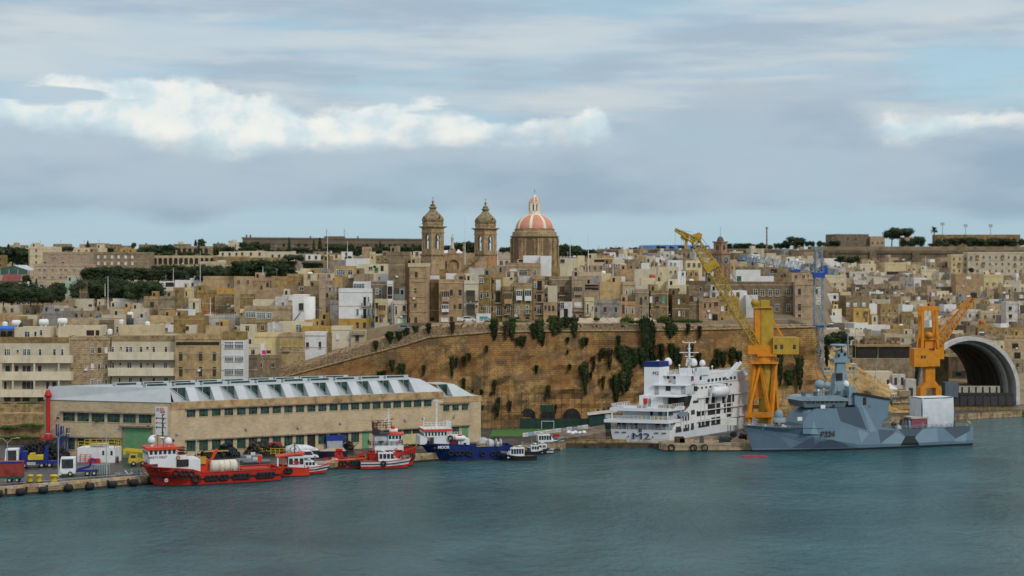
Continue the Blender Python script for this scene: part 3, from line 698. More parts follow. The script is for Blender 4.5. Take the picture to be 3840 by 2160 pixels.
  for e in win:
   a0,b0,a1,b1=e[:4];st=e[4]if len(e)>4 else wst
   u0,u1=U(a0),U(a1);z1,z0=Z(a0,b0),Z(a0,b1)
   if st in('open','box','wbox','gbox'):
    if st=='open':put('balcony',balcony_mesh(max(.8,u1-u0),0,st),t,(u0,0,z0))
    else:
     o_=put('balcony',balcony_mesh(max(.8,u1-u0),0,st),t,(u0,0,z0));o_.scale=(1,1,max(.5,(z1-z0)/2.5))
   elif st=='dark':MB().box(u0,u1,-.02,.03,z0,z1).build('opening',DARK,t)
   else:
    nm='door' if st in 'BtoD' and(z1-z0)>1.6*(u1-u0)and z0<1.2 else 'window'
    put(nm,window_mesh(max(.4,u1-u0),max(.4,z1-z0),st if st!='D' else 'k'),t,(u0,0,z0))
 if 'h' in feats:
  hw=min(w*.45,3.5);x_=random.choice([.4,w-hw-.4])
  MB().box(x_,x_+hw,d*.4,d*.4+min(3,d*.5),r,r+2.6).box(x_+.5,x_+1.3,d*.4-.03,d*.4,r,r+2,1).build('stair_hut',[M,DARK],t)
 if 'T' in feats:TANKS.append((t,random.uniform(.2,.8)*w,d*random.uniform(.15,.5),r,xm,yt))
 if 'a' in feats:
  x_=random.uniform(.2,.8)*w;hh=random.uniform(2,4)
  MB().bar((x_,d*.3,r),(x_,d*.3,r+hh),.06).bar((x_-.7,d*.3,r+hh-.2),(x_+.7,d*.3,r+hh-.2),.05).bar((x_-.5,d*.3,r+hh-.6),(x_+.5,d*.3,r+hh-.6),.05).bar((x_-.35,d*.3,r+hh-1),(x_+.35,d*.3,r+hh-1),.05).build('aerial',STEEL,t)
 if 'p' in feats:
  x_=random.uniform(.1,.5)*w
  MB().raw([(x_,.8,r+.3),(x_+2,.8,r+.3),(x_+2,2.4,r+1.9),(x_,2.4,r+1.9)],[(0,1,2,3)]).bar((x_,2.4,r),(x_,2.4,r+1.9),.08).bar((x_+2,2.4,r),(x_+2,2.4,r+1.9),.08).tube((x_,2.4,r+2.1),(x_+2,2.4,r+2.1),.28,m=1).build('solar_heater',[mat('solar_panel',(.03,.04,.08),.25),TANKW],t)
 if 'A' in feats:
  x_=random.uniform(.2,.8)*w
  MB().box(x_,x_+.9,.8,1.2,r,r+.75).build('air_conditioner',TANKW,t)
 return t,U,Z
class CR:
 def __init__(s,ox,oy,k):s.ox,s.oy,s.k=ox,oy,k
 def x(s,v):return s.ox+v/s.k
 def y(s,v):return s.oy+v/s.k
 def H(s,x0,x1,yt,yb,Y=0,yaw=0,col='sand',win=None,label=None,**kw):
  if isinstance(win,(list,tuple)):win=[(s.x(e[0]),s.y(e[1]),s.x(e[2]),s.y(e[3]))+tuple(e[4:])for e in win]
  return house(s.x(x0),s.x(x1),s.y(yt),s.y(yb),Y,yaw,col,win,label,**kw)
C1=CR(0,850,2.683);C2=CR(0,1350,2.683);C3=CR(900,850,2.683);C6=CR(1800,850,2.683);C8=CR(2760,800,2.383);CC=CR(1400,900,3.370);CB=CR(2100,900,3.903)
apW=HM['pale']
def apartments(x0,x1,floors,label,Y,top,yb,bal,xb0,xb1,wins):
 t,U,Z=house(x0,x1,top,yb,Y,0,'pale',None,label,d=12,name='apartment_block',cat='apartment block',feats='n')
 w=t['_w'];MB().box(-.05,w+.05,-.12,-.01,Z(x0,top+21),Z(x0,top)+.02).build('parapet_band',HM['tan'],t)
 for(a,c)in bal:
  z1,z0=Z(x0,a),Z(x0,c);u0,u1=U(xb0),U(xb1)
  MB().box(u0,u1,-1.9,-1.75,z0,z1).box(u0,u0+.15,-1.75,0,z0,z1).box(u1-.15,u1,-1.75,0,z0,z1).box(u0+.15,u1-.15,-1.75,0,z0,z0+.2).build('balcony',mat('balcony_render',(.64,.56,.41),.85,var=.07,nsc=.3,stain=.3),t)
 for e in wins:
  u0,u1=U(e[0]),U(e[2]);z1,z0=Z(e[0],e[1]),Z(e[0],e[3])
  put('window',window_mesh(max(.5,u1-u0),max(.6,z1-z0),e[4]if len(e)>4 else 'w'),t,(u0,0,z0))
 return t,U,Z
def rows(T,xs,y0,y1,st='w'):return[(T.x(a),T.y(y0),T.x(c),T.y(y1),st)for a,c in xs]
wA=rows(C1,[(48,60),(72,100),(235,262),(275,305),(392,418),(537,560),(617,638)],1232,1292)+rows(C1,[(168,188)],1238,1262)+rows(C2,[(60,95),(232,258),(272,302),(388,412),(155,180)],62,122,'b')+rows(C2,[(45,60),(228,258),(272,302),(318,345),(470,490),(530,562)],222,290,'b')+rows(C2,[(45,100),(150,200),(232,295),(383,440)],376,440,'b')
tA,UA,ZA=apartments(-140,258,4,'white apartment block with long solid balconies at the left edge of the harbour front',458,C1.y(1112),1516,[(C1.y(1292),C1.y(1368)),(C2.y(112),C2.y(200)),(C2.y(292),C2.y(368))],8,275,wA)
for cx in(22,140,355,600):
 for(a,c)in((C2.y(32),C2.y(128)),(C2.y(200),C2.y(292))):MB().box(UA(C1.x(cx)),UA(C1.x(cx))+.45,-1.8,-1.4,ZA(10,c),ZA(10,a)).build('balcony_post',apW,tA)
wB=rows(C1,[(1128,1145),(1268,1292),(1302,1330),(1408,1432),(1536,1562),(1657,1680)],1208,1262)+rows(C1,[(1210,1222),(1472,1495)],1208,1228)+rows(C1,[(1128,1148),(1282,1325),(1408,1432),(1536,1558),(1650,1680)],1372,1424)+rows(C1,[(1200,1222),(1478,1495)],1370,1392)+rows(C2,[(1195,1212),(1298,1325),(1405,1428),(1535,1560),(1652,1692)],180,224)
tB,UB,ZB=apartments(419,656,4,'white apartment block with two long solid balconies, right of the brick block',458.5,C1.y(1095),1480,[(C1.y(1257),C1.y(1337)),(C2.y(75),C2.y(156))],411,671,wB)
BRK=HM['brickish']=mat('rough_limestone_blocks',(.46,.34,.21),.95,var=.25,nsc=.8,brick=(1.05,.52,.55),grime=.4,bump=.5)
C1.H(690,1128,1100,1700,459,0,'brickish',rows(C1,[(918,945),(988,1012),(1058,1080)],1215,1275,'s')and[(918,1218,945,1275,'w'),(988,1218,1012,1275,'b'),(1058,1218,1080,1272,'n'),(918,1382,943,1438,'n'),(985,1382,1010,1438,'w'),(1058,1382,1082,1438,'w'),(918,1540,943,1592,'l'),(985,1545,1012,1592,'l'),(1056,1540,1080,1590,'w')],'rough brick fronted block between the two white apartment blocks',d=10,name='apartment_block',cat='apartment block')
C1.H(145,500,1010,1105,463,0,'pale',[(250,1055,300,1108,'w'),(345,1055,368,1100,'w'),(402,1040,425,1090,'w')],'cream rooftop room with three windows above the left white apartment block',d=7,feats='n')
C1.H(585,1005,1000,1100,464,0,'pale',[(870,1042,948,1096,'dark'),(962,1042,1000,1096,'dark')],'long cream rooftop room with two dark open bays at its right',d=7,feats='n')
C1.H(1200,1610,988,1088,464,0,'cream',None,'plain cream windowless rooftop block above the balcony apartments',d=7,feats='nT')
C1.H(-60,140,1030,1110,463,0,'brown',[(10,1050,60,1105,'dark'),(75,1050,125,1105,'dark')],'dark rooftop room under a blue awning at the left edge',d=6,feats='n')
C1.H(1760,2215,1090,1720,456,0,'sand',[(1772,1160,2205,1192,'dark')]+[(a,b_,c,d_,'b')for a,c in((1805,1835),(2006,2032),(2145,2170))for b_,d_ in((1265,1352),(1416,1510))],'brown limestone block with tall narrow windows and a dark ribbon opening at the top',d=10,name='apartment_block',cat='apartment block')
ob=MB();s_=456/F
ob.prism([(0,0),(185/2.683*s_,-2.2),(452/2.683*s_,-2.2),(452/2.683*s_,0)],PZ(C1.y(1265),456)-30,PZ(C1.y(1200),456)-30)
C1.H(2225,2455,1145,1560,457,0,'white',[(a,b_,c,d_,'l')for a,c in((2262,2348),(2362,2448))for b_,d_ in((1158,1222),(1298,1352),(1430,1488))],'narrow white block with stacked glazed balconies beside the brown block',d=8,name='apartment_block',cat='apartment block')
h=C1.H
h(340,880,375,548,770,0,'pink',[(a,b_,c,d_,'w')for a,c in((385,413),(434,463),(518,543),(598,628),(648,678))for b_,d_ in((425,440),(500,516))]+[(a,b_,a+9,d_,'w')for a in(730,748,765,785,803,822,840,855)for b_,d_ in((428,446),(500,520))],'large pink rendered institutional block on the left hillside',d=16,name='block',cat='building')
h(430,876,255,378,776,0,'pink',[(440,352,470,372,'w'),(620,352,650,372,'w'),(515,306,565,320,'w')],'stepped upper storey behind the pink hillside block',d=12,name='block',cat='building')
h(288,565,200,520,790,0,'pale',[(357,220,372,252),(357,282,372,312),(357,348,372,372)],'tall pale stair tower block behind the pink hillside block',d=10,name='block',cat='building')
h(750,1030,212,262,830,0,'pale',[(785,232,802,248),(862,232,880,248),(935,232,952,248)],'low pale house with rooftop tanks on the left skyline',d=10)
h(870,1500,255,420,800,0,'tan',[(a,b_,a+18,d_,'n')for a in(910,980,1048,1118,1186,1256,1323)for b_,d_ in((292,318),(358,384))],'long brown barrack building with two rows of small white windows',d=12,name='barracks',cat='barracks')
t,U,Z=h(1500,2150,290,440,812,0,'cream',None,'arcaded old stone building half hidden by trees on the hillside',d=12,name='arcaded_building',cat='building')
for cx in range(1560,2140,52):
 w_=1.9;archmesh(w_,3.6,0).build('arch',DARK,t,(U(C1.x(cx)),-.02,Z(C1.x(cx),C1.y(385))))
t,U,Z=h(1700,2142,196,300,860,0,'sand',None,'upper arcaded villa with rooftop urns among cypresses',d=12,name='arcaded_building',cat='building')
for cx in range(1745,2130,55):archmesh(1.9,3.4,0).build('arch',DARK,t,(U(C1.x(cx)),-.02,Z(C1.x(cx),C1.y(280))))
h(2150,2512,300,385,800,0,'tan',[(2190,342,2212,368,'n'),(2218,342,2240,368,'n'),(2246,342,2268,368,'n')]);h(2015,2232,350,440,770,0,'cream',[(2038,395,2048,408,'k')])
h(2205,2480,250,300,830,0,'pale','4x1',far=True);h(1425,1535,180,215,980,0,'tan','2x1',far=True);h(1045,1195,176,240,950,0,'tan','2x1',far=True);h(1210,1420,222,268,900,0,'sand','3x1',far=True)
h(-40,50,285,420,800,0,'tan','1x2',far=True);h(1420,1485,230,275,880,0,'white',None,far=True)
h(-20,300,545,610,700,0,'sand',None,'long low sandy terrace wall below the sports stand',d=4,name='wall',cat='wall')
h(520,800,640,735,0,12,'tan',None);h(655,805,545,650,640,0,'green',[(760,555,800,640,'n')],'ruined pale green rooftop room beside a brown stone tower',d=5);h(798,880,545,735,630,0,'brown',None,'plain brown stone tower beside the green room',d=5,name='tower',cat='tower')
h(140,690,728,850,0,0,'sand',[(165,760,205,785,'w'),(222,758,260,780,'w'),(275,758,318,780,'w')],'wide sandy house with broken crenellated parapet at far left',d=9)
for a,c in((185,245),(285,400),(455,505)):h(a,c,695,735,0,0,'sand',None,None,d=2,feats='n')
h(688,935,725,818,0,0,'pale',None,'blank white rendered wall block in front of the wood',d=6,feats='n')
h(1140,1408,612,735,0,0,'white',[(1203,660,1240,722,'t'),(1310,670,1324,722,'g'),(1352,668,1385,724,'g'),(1210,628,1390,640,'n')],'white terrace house with green shutters against the dark wood',d=6)
h(1135,1445,722,812,0,0,'white',[(1362,792,1395,815,'l')],'lower white storey under the green shuttered terrace house',d=6)
h(1445,1590,607,700,0,0,'white',None,None,feats='nT');h(1585,1742,612,695,0,0,'yellow',[(1650,650,1680,692,'g')],'pale yellow house with one green shuttered window');h(1605,1752,550,612,0,0,'white',[(1665,560,1750,606,'dark')],feats='nT')
h(1760,2022,538,612,0,0,'white',[(1928,568,1945,606,'b')],'white flat house with two grey tanks beside the tall white pole',feats='T');h(2022,2172,540,612,0,0,'yellow',[(2050,568,2068,606,'b'),(2095,568,2112,606,'b')])
h(2045,2500,498,640,0,0,'ochre',[(2290,570,2310,600,'w'),(2350,572,2375,600,'w'),(2420,572,2440,600,'w')],'long ochre house with red rooftop tank behind the white cottages',d=6)
h(1745,1835,612,900,0,0,'tan',None);h(1830,1932,612,725,0,0,'yellow',[(1870,655,1878,700,'b')]);h(1932,2172,640,870,0,15,'tan',[(2010,755,2035,795,'w')])
h(2160,2548,680,870,0,0,'tan',None,'wide dark streaked stone wall house above the black pergola',feats='c');h(2175,2500,625,690,0,0,'ochre',None)
h(1448,1592,700,872,0,0,'sand',[(1512,760,1545,812,'b')],feats='c');h(1590,1748,700,910,0,0,'tan',None,feats='a');h(1896,2002,725,895,0,0,'yellow',[(1945,765,1958,830,'k')])
h(1776,1968,830,902,0,0,'white',None,feats='nT');h(1310,1498,825,900,0,0,'cream',[(1455,858,1475,892,'w')]);h(1168,1312,812,885,0,0,'ochre',None);h(1048,1168,805,900,0,0,'cream',None);h(975,1050,730,815,0,0,'cream',[(995,755,1010,782,'w')])
h(388,622,852,1000,0,10,'grey',None,feats='hT');h(615,1118,925,1010,0,0,'sand',None,feats='n');h(1025,1230,890,1065,0,0,'cream',[(1172,1008,1192,1060,'w')]);h(620,780,850,930,0,0,'grey',[(760,880,778,915,'b')]);h(400,640,800,880,0,0,'dirty',None);h(780,1050,845,930,0,0,'tan','3x1')
h(-60,70,775,870,0,0,'cream','2x1');h(70,165,790,880,0,0,'pale','1x1');h(-60,212,905,1010,0,0,'sand','3x1');h(210,300,935,1020,0,0,'brown',None);h(230,400,790,905,0,0,'sand','2x1');h(1000,1120,940,1080,0,0,'brown',[(1025,990,1070,1055,'l')])
h(1230,1300,890,990,0,0,'brown',[(1250,905,1265,935,'w')]);h(1330,1460,915,965,0,0,'dirty',None);h(1490,1748,898,1000,0,0,'ochre',None,feats='n');h(1655,1745,985,1050,0,0,'white',[(1660,1018,1690,1048,'w')]);h(1560,1640,960,1060,0,0,'sand',[(1620,980,1645,1025,'n')])
h(1745,2058,900,1050,0,0,'tan',None,feats='c');h(2055,2368,885,1010,0,0,'dirty',[(2175,960,2210,988,'w')]);h(2362,2462,832,905,0,0,'yellow',[(2402,865,2418,895,'b')]);h(2460,2600,790,920,0,0,'sand',[(2475,855,2575,912,'l')]);h(2368,2575,915,1010,0,0,'grey',[(2530,935,2570,975,'w')])
h(1868,1972,988,1060,0,0,'pale',[(1872,1005,1898,1042,'b')]);h(2068,2302,1000,1075,0,0,'ochre',None,feats='n');h(2360,2448,998,1060,0,0,'yellow',[(2364,1010,2378,1032,'b')]);h(2440,2560,1010,1090,0,0,'sand',[(2475,1020,2510,1055,'w')]);h(2215,2460,1060,1160,458,0,'tan',None)
h(2460,2600,1180,1320,470,0,'yellow',[(2532,1240,2560,1285,'b')]);h(2455,2590,1290,1540,466,0,'brown',None,d=6)
h=C3.H
h(135,400,1072,1300,497,0,'yellow',None,'tall blank pale yellow house behind the laundry terrace',d=8)
h(45,240,1178,1295,494,0,'white',[(162,1222,195,1275,'b'),(118,1242,142,1288,'k')],'white terrace with pink laundry hanging on it',d=6)
h(45,395,1292,1460,491,0,'tan',[(75,1388,98,1450,'s'),(190,1368,222,1415,'s'),(315,1368,348,1412,'s')],'brown stone house with pale framed windows above the warehouse roof',d=7)
h(397,650,1072,1400,495,0,'sand',[(a,b_,c,d_,'y')for a,c in((428,455),(475,500),(555,580),(612,634))for b_,d_ in((1152,1205),)]+[(435,1318,465,1358,'y'),(552,1308,578,1345,'y'),(612,1305,634,1330,'y'),(430,1205,502,1248,'open')],'ochre house with mustard yellow shutters above the ramp wall',d=8)
h(650,858,1062,1320,496,0,'white',[(668,1168,690,1222,'b'),(795,1160,816,1225,'b')],'neat white house with two narrow windows above the ramp wall',d=8,feats='c')
h(855,925,1075,1270,500,0,'tan',None);h(625,920,1000,1075,512,0,'ochre',None);h(730,902,930,1002,520,0,'ochre',[(762,958,785,995,'b'),(820,948,845,1000,'o')])
h(388,728,958,1070,514,0,'pale',[(565,985,615,1042,'l')],'low white terrace house with a wide window and railings',d=7);h(275,410,970,1075,508,0,'dirty',[(330,960,345,1060,'n')]);h(0,150,985,1060,505,0,'yellow','1x1');h(60,390,935,1075,520,0,'tan','3x1')
h(45,520,800,960,528,0,'sand',[(62,860,155,912,'l'),(172,865,255,925,'l'),(275,865,320,920,'l')],'low wide stone house with ribbon of blue grey windows',d=8)
h(128,320,515,740,575,0,'pink',[(268,565,288,612,'b'),(210,595,222,635,'b')],'pinkish white angular house with small square windows',d=7);h(235,475,620,690,560,0,'pink',None,feats='n');h(0,135,680,860,560,0,'tan',None,feats='c');h(130,355,735,810,545,0,'pale',None);h(-60,120,500,600,600,0,'ochre','2x1');h(0,60,830,940,535,0,'yellow',[(5,868,22,890)])
h(330,470,500,640,590,0,'sand',None,feats='a');h(470,800,475,620,595,0,'sand',[(585,560,605,588,'w'),(838,520,868,560,'l')],feats='T');h(355,470,705,810,540,0,'dirty',[(420,760,445,795,'w')]);h(420,555,685,760,545,0,'pale',[(475,700,530,740,'n')]);h(470,800,600,700,565,0,'tan',[(600,610,640,640,'w')])
h(795,855,478,940,532,0,'pink',None,'very slim square pinkish chimney-like tower beside the round white house',d=3.2,name='tower',cat='tower');h(850,990,580,930,560,0,'sand',[(895,608,915,640,'w'),(935,610,962,648,'l'),(855,815,875,870,'k'),(850,672,885,712,'k')],d=6);h(905,992,745,880,548,0,'grey',None);h(850,1095,540,640,585,0,'tan','2x1',feats='T')
Yr=528
t=thing('house','white house with rounded drum-like end wall','house',(PX(C3.x(620),Yr),Yr,PZ(C3.y(955),Yr)));s_=Yr/F/2.683
RECTS.append((C3.x(525),C3.x(748),C3.y(680),C3.y(955),Yr))
rr_=68*s_;hh_=250*s_
MB().lathe([(rr_,-4),(rr_,hh_),(rr_-.3,hh_),(rr_-.3,hh_-.6),(0,hh_-.6)],(62*s_,rr_,0),28).build('round_wall',HM['white'],t)
MB().box(-95*s_,60*s_,.6,7,-4,hh_+22*s_).build('wall',HM['white'],t)
put('window',window_mesh(1.6,2.3,'b'),t,(-28*s_,.58,112*s_));MB().raw([(-80*s_,.2,0),(-80*s_,.55,0),(-15*s_,.2,85*s_),(-15*s_,.55,85*s_),(-80*s_,.2,12*s_),(-15*s_,.2,97*s_),(-80*s_,.55,12*s_),(-15*s_,.55,97*s_)],[(0,2,5,4),(4,5,7,6)]).build('outside_stair',IRON,t)
h(748,800,690,930,540,0,'brown',None)
h(990,1355,622,930,512,-6,'white',[(1172,830,1195,886,'l'),(1246,708,1266,800,'k'),(1232,762,1310,800,'open'),(1286,706,1300,750,'l'),(1243,830,1268,922,'k'),(1232,885,1305,922,'open'),(1286,830,1302,885,'l'),(1325,830,1343,885,'l')],'largest white house, with blank left wall and stacked iron balconies',d=7)
h(1140,1318,552,622,524,0,'white',[(1142,575,1250,620,'l')],'white rooftop room with a wide ribbon window on the largest white house',d=5)
h(990,1355,925,1040,509,0,'ochre',[(1170,965,1193,1022,'b'),(1242,965,1265,1020,'b'),(1322,963,1342,1032,'B')],'ochre base storey with bright blue door under the largest white house',d=8)
h(1318,1482,552,740,512,0,'brown',[(1368,625,1386,680,'l'),(1400,635,1420,722,'w'),(1398,690,1440,722,'open')],feats='c');h(1355,1482,728,975,506,0,'yellow',[(1366,770,1385,822,'b'),(1395,785,1465,880,'box'),(1364,905,1386,962,'k'),(1408,905,1430,965,'o')],'narrow yellow house with an arcaded stone balcony beside the white houses',d=6)
h(1480,1535,545,1030,508,0,'white',[(1484,600,1532,725,'dark'),(1497,798,1515,860,'l'),(1495,930,1515,1025,'l')],'very slim tall white house with a grey recessed opening near the top',d=6);h(1535,1680,742,1040,505,0,'pale',[(1562,800,1582,880,'w'),(1640,795,1662,850,'k'),(1632,848,1682,880,'open'),(1588,915,1606,1030,'n'),(1640,915,1658,985,'t'),(1543,920,1552,955,'w')],'pale two-storey house with teal door beside the tall stone tower',d=6)
h(1535,1675,680,745,512,0,'white',None,feats='n')
h(1492,1700,252,700,520,0,'tan',None,'tallest windowless stone tower house left of the bell towers',d=9,name='tower_house',cat='house')
h(1610,1722,252,372,526,0,'cream',[(1625,322,1652,362,'w')],'cream stair room on top of the tallest stone tower house',d=4)
TWR,UT,ZT=h(1690,1905,372,990,503,-8,'pink',[(1765,458,1783,512,'b'),(1757,622,1774,665,'b'),(1755,775,1773,818,'b'),(1695,915,1712,970,'b'),(1760,915,1778,992,'o')],'tall slender rosy stone tower house with one window per storey',d=5,name='tower_house',cat='house')
w=TWR['_w'];MB().box(-.06,w+.06,-.06,5.06,ZT(1530,C3.y(402)),ZT(1530,C3.y(370))+.1).build('parapet_band',HM['yellow'],TWR)
MB().tube((.25,-.25,0),(.25,-.25,ZT(1530,C3.y(405))),.16,n=6).build('drain_pipe',FRB,TWR)
for cy in(480,645,760,835):MB().box(-.3,0.5,-.4,-.05,ZT(1530,C3.y(cy+20)),ZT(1530,C3.y(cy))).build('pipe_box',FRB,TWR)
for cy in(558,712,865):MB().box(0,w,-.12,0,ZT(1530,C3.y(cy)),ZT(1530,C3.y(cy))+.15).build('string_course',HM['tan'],TWR)
h(1660,1840,320,372,508,0,'brown',[(1690,340,1740,370,'dark'),(1745,340,1790,370,'o'),(1795,340,1820,370,'o')],'small rooftop lean-to beside the tallest stone tower house',d=3)
h(1185,1480,375,470,575,0,'pale',[(1295,400,1335,432,'w'),(1358,415,1385,452,'g'),(1415,392,1445,448,'dark'),(1340,392,1368,415,'dark')],'cream house with open roof loggia left of the tallest stone tower',d=6);h(1065,1350,320,385,620,0,'white',None,'long ribbed white roof structure on the town skyline',d=8,feats='n');h(1305,1358,252,360,600,0,'yellow',[(1322,298,1336,322,'dark')],'little yellow bell-cote like roof turret',d=3,name='turret',cat='turret')
h(1228,1318,202,340,640,0,'pink',None);h(950,1160,395,500,560,0,'ochre',[(972,432,1055,485,'l'),(1088,436,1130,482,'w')],'ochre penthouse with wide sliding windows',d=6);h(605,805,420,480,600,0,'yellow',None,feats='n');h(800,950,415,480,600,0,'grey',None);h(640,930,340,430,660,0,'tan',None,d=8);h(925,1065,335,400,640,0,'grey',None)
h(1145,1330,475,545,545,0,'tan',None);h(1378,1502,472,545,535,0,'white',[(1395,505,1405,525,'w')]);h(1030,1150,505,620,550,0,'tan',[(1095,490,1135,515,'n')]);h(640,950,470,530,590,0,'cream','3x1');h(1360,1500,290,360,640,0,'tan','2x1')
h(920,1120,1002,1190,500,0,'pale',[(968,1068,994,1132,'n'),(1085,1070,1108,1130,'n')],'flaking cream cottage beside the ramp wall',d=6);h(1115,1270,1040,1170,499,0,'cream',[(1165,1100,1195,1155,'b'),(1135,1065,1250,1082,'open')]);h(1265,1505,1040,1110,502,0,'sand',[(1290,1095,1320,1108,'k'),(1368,1078,1392,1110,'k')],feats='n');h(1355,1500,970,1045,503,0,'cream',None,feats='n')
h(-20,240,245,300,800,0,'yellow','3x1',far=True);h(230,490,250,330,780,0,'pale','4x1',far=True);h(0,480,310,390,740,0,'tan','5x1',far=True);h(585,700,270,325,760,0,'grey',None,far=True);h(660,800,280,335,740,0,'white','2x1',far=True);h(850,1010,282,320,760,0,'cream','2x1',far=True);h(1020,1125,252,300,780,0,'white','1x1',far=True);h(740,900,250,290,850,0,'tan','2x1',far=True)
h(1740,1830,248,300,640,0,'yellow','1x1');
h=CC.H
def WW(lst,st):return[tuple(e)+(st,)for e in lst]
h(706,835,500,1040,507,0,'brown',[(720,980,760,1040,'k')],'dark recessed stone house front between the rosy tower and the peach house',d=6);h(706,830,450,505,514,0,'white',None,feats='n')
h(828,1148,500,1030,503.5,0,'pink',[(865,640,960,770,'box'),(972,632,1002,712,'b'),(1083,632,1113,712,'b'),(865,815,955,905,'wbox'),(1020,825,1038,872,'b'),(1083,808,1112,882,'b'),(862,985,945,1030,'n'),(972,972,1003,1028,'b'),(1062,980,1132,1018,'n')],'peach coloured house with carved wooden balcony above white enclosed balcony',d=8,feats='c')
h(918,1050,422,508,512,0,'white',[(992,458,1028,500,'n')]);h(1048,1162,425,508,511,0,'pink',[(1088,460,1122,512,'b')])
h(1148,1328,510,990,503,0,'pale',[(1178,635,1282,760,'gbox'),(1178,808,1282,925,'gbox'),(1296,825,1308,850,'b'),(1290,715,1325,760,'open'),(1290,885,1325,925,'open')],'cream house with two large dark timber balconies stacked',d=8,feats='c');h(1158,1262,425,512,509,0,'yellow',[(1160,487,1186,525,'b'),(1210,490,1226,525,'b')])
h(1212,1420,350,455,540,0,'dirty',None,'blue grey painted rooftop box below the right bell tower',d=6);h(835,1100,370,430,535,0,'tan',None);h(1300,1485,930,1000,502,0,'white',[(1350,970,1385,1002,'t'),(1405,970,1440,1002,'t'),(1395,940,1415,965,'n')],'low white kiosk-like house with teal shutters by the parapet',d=4)
h(1326,1490,440,1000,504,0,'tan',[(1352,650,1380,735,'w'),(1432,650,1460,725,'w'),(1355,840,1378,890,'s'),(1435,840,1455,925,'l'),(1335,480,1390,535,'l')],d=7);h(1488,1640,435,1000,505,0,'sand',[(1555,505,1605,630,'n'),(1553,595,1605,632,'open'),(1497,670,1520,755,'s'),(1550,670,1600,790,'k'),(1548,750,1635,795,'open'),(1492,830,1518,905,'s'),(1560,840,1600,950,'w'),(1560,905,1640,950,'open'),(1500,505,1525,555,'b')],d=7)
h(1630,1765,585,1000,503.5,0,'tan',[(1655,662,1750,800,'box'),(1660,840,1690,880,'k'),(1662,905,1730,940,'open'),(1690,845,1730,920,'s')],d=7);h(1628,1762,470,610,507,0,'yellow',[(1732,478,1755,502,'b')]);h(1672,1840,405,475,513,0,'cream','2x1')
h(1758,2010,540,1003,504,0,'sand',[(1805,630,1882,755,'wbox'),(1912,625,1995,760,'wbox'),(1815,840,1838,925,'l'),(1932,830,1958,930,'l'),(1930,895,1985,930,'open'),(1790,940,1820,965,'n'),(1815,980,1845,1003,'k'),(1930,980,1962,1003,'k')],'sandy house with a pair of white enclosed balconies side by side',d=8,feats='c')
h(1835,2005,455,545,511,0,'dirty',None);h(2005,2165,455,1000,505,0,'pink',[(2035,540,2062,600,'l'),(2075,520,2128,640,'k'),(2072,600,2150,640,'open'),(2038,690,2060,750,'b'),(2075,690,2120,780,'k'),(2070,745,2155,785,'open'),(2038,840,2055,905,'b'),(2070,835,2125,930,'w'),(2070,900,2145,935,'open')],d=7)
h(2205,2325,580,790,503.5,0,'pale',None,'plain white rendered box bay projecting from the terrace houses',d=4,feats='n');h(2150,2325,785,1000,503.5,0,'pink',[(2168,830,2182,882,'b'),(2215,830,2235,900,'b'),(2263,830,2283,900,'b')],feats='n');h(2155,2210,570,800,506,0,'yellow',[(2160,685,2200,738,'b')])
h(1685,2115,290,450,530,0,'sand',[(1728,368,1808,392,'n'),(1845,372,1940,442,'w'),(2022,382,2055,440,'w')],'stone house with white framed windows in front of the church drum',d=8,feats='c');h(1895,2112,196,298,540,0,'white',[(2110,230,2150,275,'k')],'white rooftop block with solar heaters in front of the church drum',d=6);h(2110,2250,200,335,538,0,'white',None,'white side wing joined to the solar heater block',d=6,feats='n');h(1825,1898,245,290,545,0,'white',[(1838,255,1885,272,'k')])
h(1450,1690,325,430,548,0,'sand',[(1600,350,1620,410,'b')]);h(2110,2350,330,460,540,0,'tan',None);h(1575,1728,255,325,575,0,'dirty','2x1')
h(2165,2560,460,1000,508,10,'tan',[(2360,590,2405,690,'o'),(2345,655,2430,700,'open'),(2330,785,2418,895,'wbox')],'large brown corner house with a brick red balcony door',d=9,feats='c')
h=CB.H
h(175,362,530,1140,505,0,'pink',[(200,680,320,800,'box'),(228,690,252,755,'b'),(215,915,320,985,'n'),(200,985,335,1035,'open'),(198,1100,225,1145,'o'),(285,1100,315,1145,'o')],d=7);h(0,180,905,1145,504.5,0,'dirty',[(60,1010,110,1145,'k'),(5,915,60,1000,'w')],None,feats='n',d=3)
h(358,500,840,1150,504,0,'yellow',[(395,935,418,1070,'w'),(462,970,490,1020,'l'),(375,1090,440,1110,'open')],'narrow lemon yellow house with a tall white window',d=7)
h(365,575,640,850,512,0,'pink',[(370,655,470,730,'k'),(475,660,560,740,'k')],'terrace house with metal roof frame over an open loggia',d=6);h(362,610,525,650,530,0,'grey',None)
h(500,880,880,1150,505,0,'grey',[(522,995,540,1055,'b'),(642,985,675,1055,'b'),(805,985,832,1055,'b')],'patched grey stone house front with three arched brown windows',d=7);h(580,925,615,900,512,0,'ochre',None,'big blank orange brown gable wall with a downpipe',d=7,feats='n')
h(918,1105,610,905,511,0,'ochre',[(962,722,990,795,'l'),(1048,722,1075,795,'l')],'bright orange house with pale blue shutters',d=7);h(880,1105,900,1150,505,0,'pink',[(960,985,990,1080,'l'),(1045,985,1078,1080,'l'),(918,940,928,1080,'o')],d=7)
h(1105,1300,720,1150,506,0,'sand',[(1175,845,1197,950,'b'),(1245,830,1258,880,'b'),(1180,1020,1195,1090,'s')],feats='c');h(1290,1590,740,1150,507,6,'tan',[(1318,830,1345,915,'n'),(1505,830,1528,915,'t'),(1400,830,1440,915,'b'),(1395,900,1460,950,'open'),(1325,1020,1345,1090,'s'),(1500,1020,1520,1080,'s')],'brown house with one mint green and one grey shutter',feats='c',d=8)
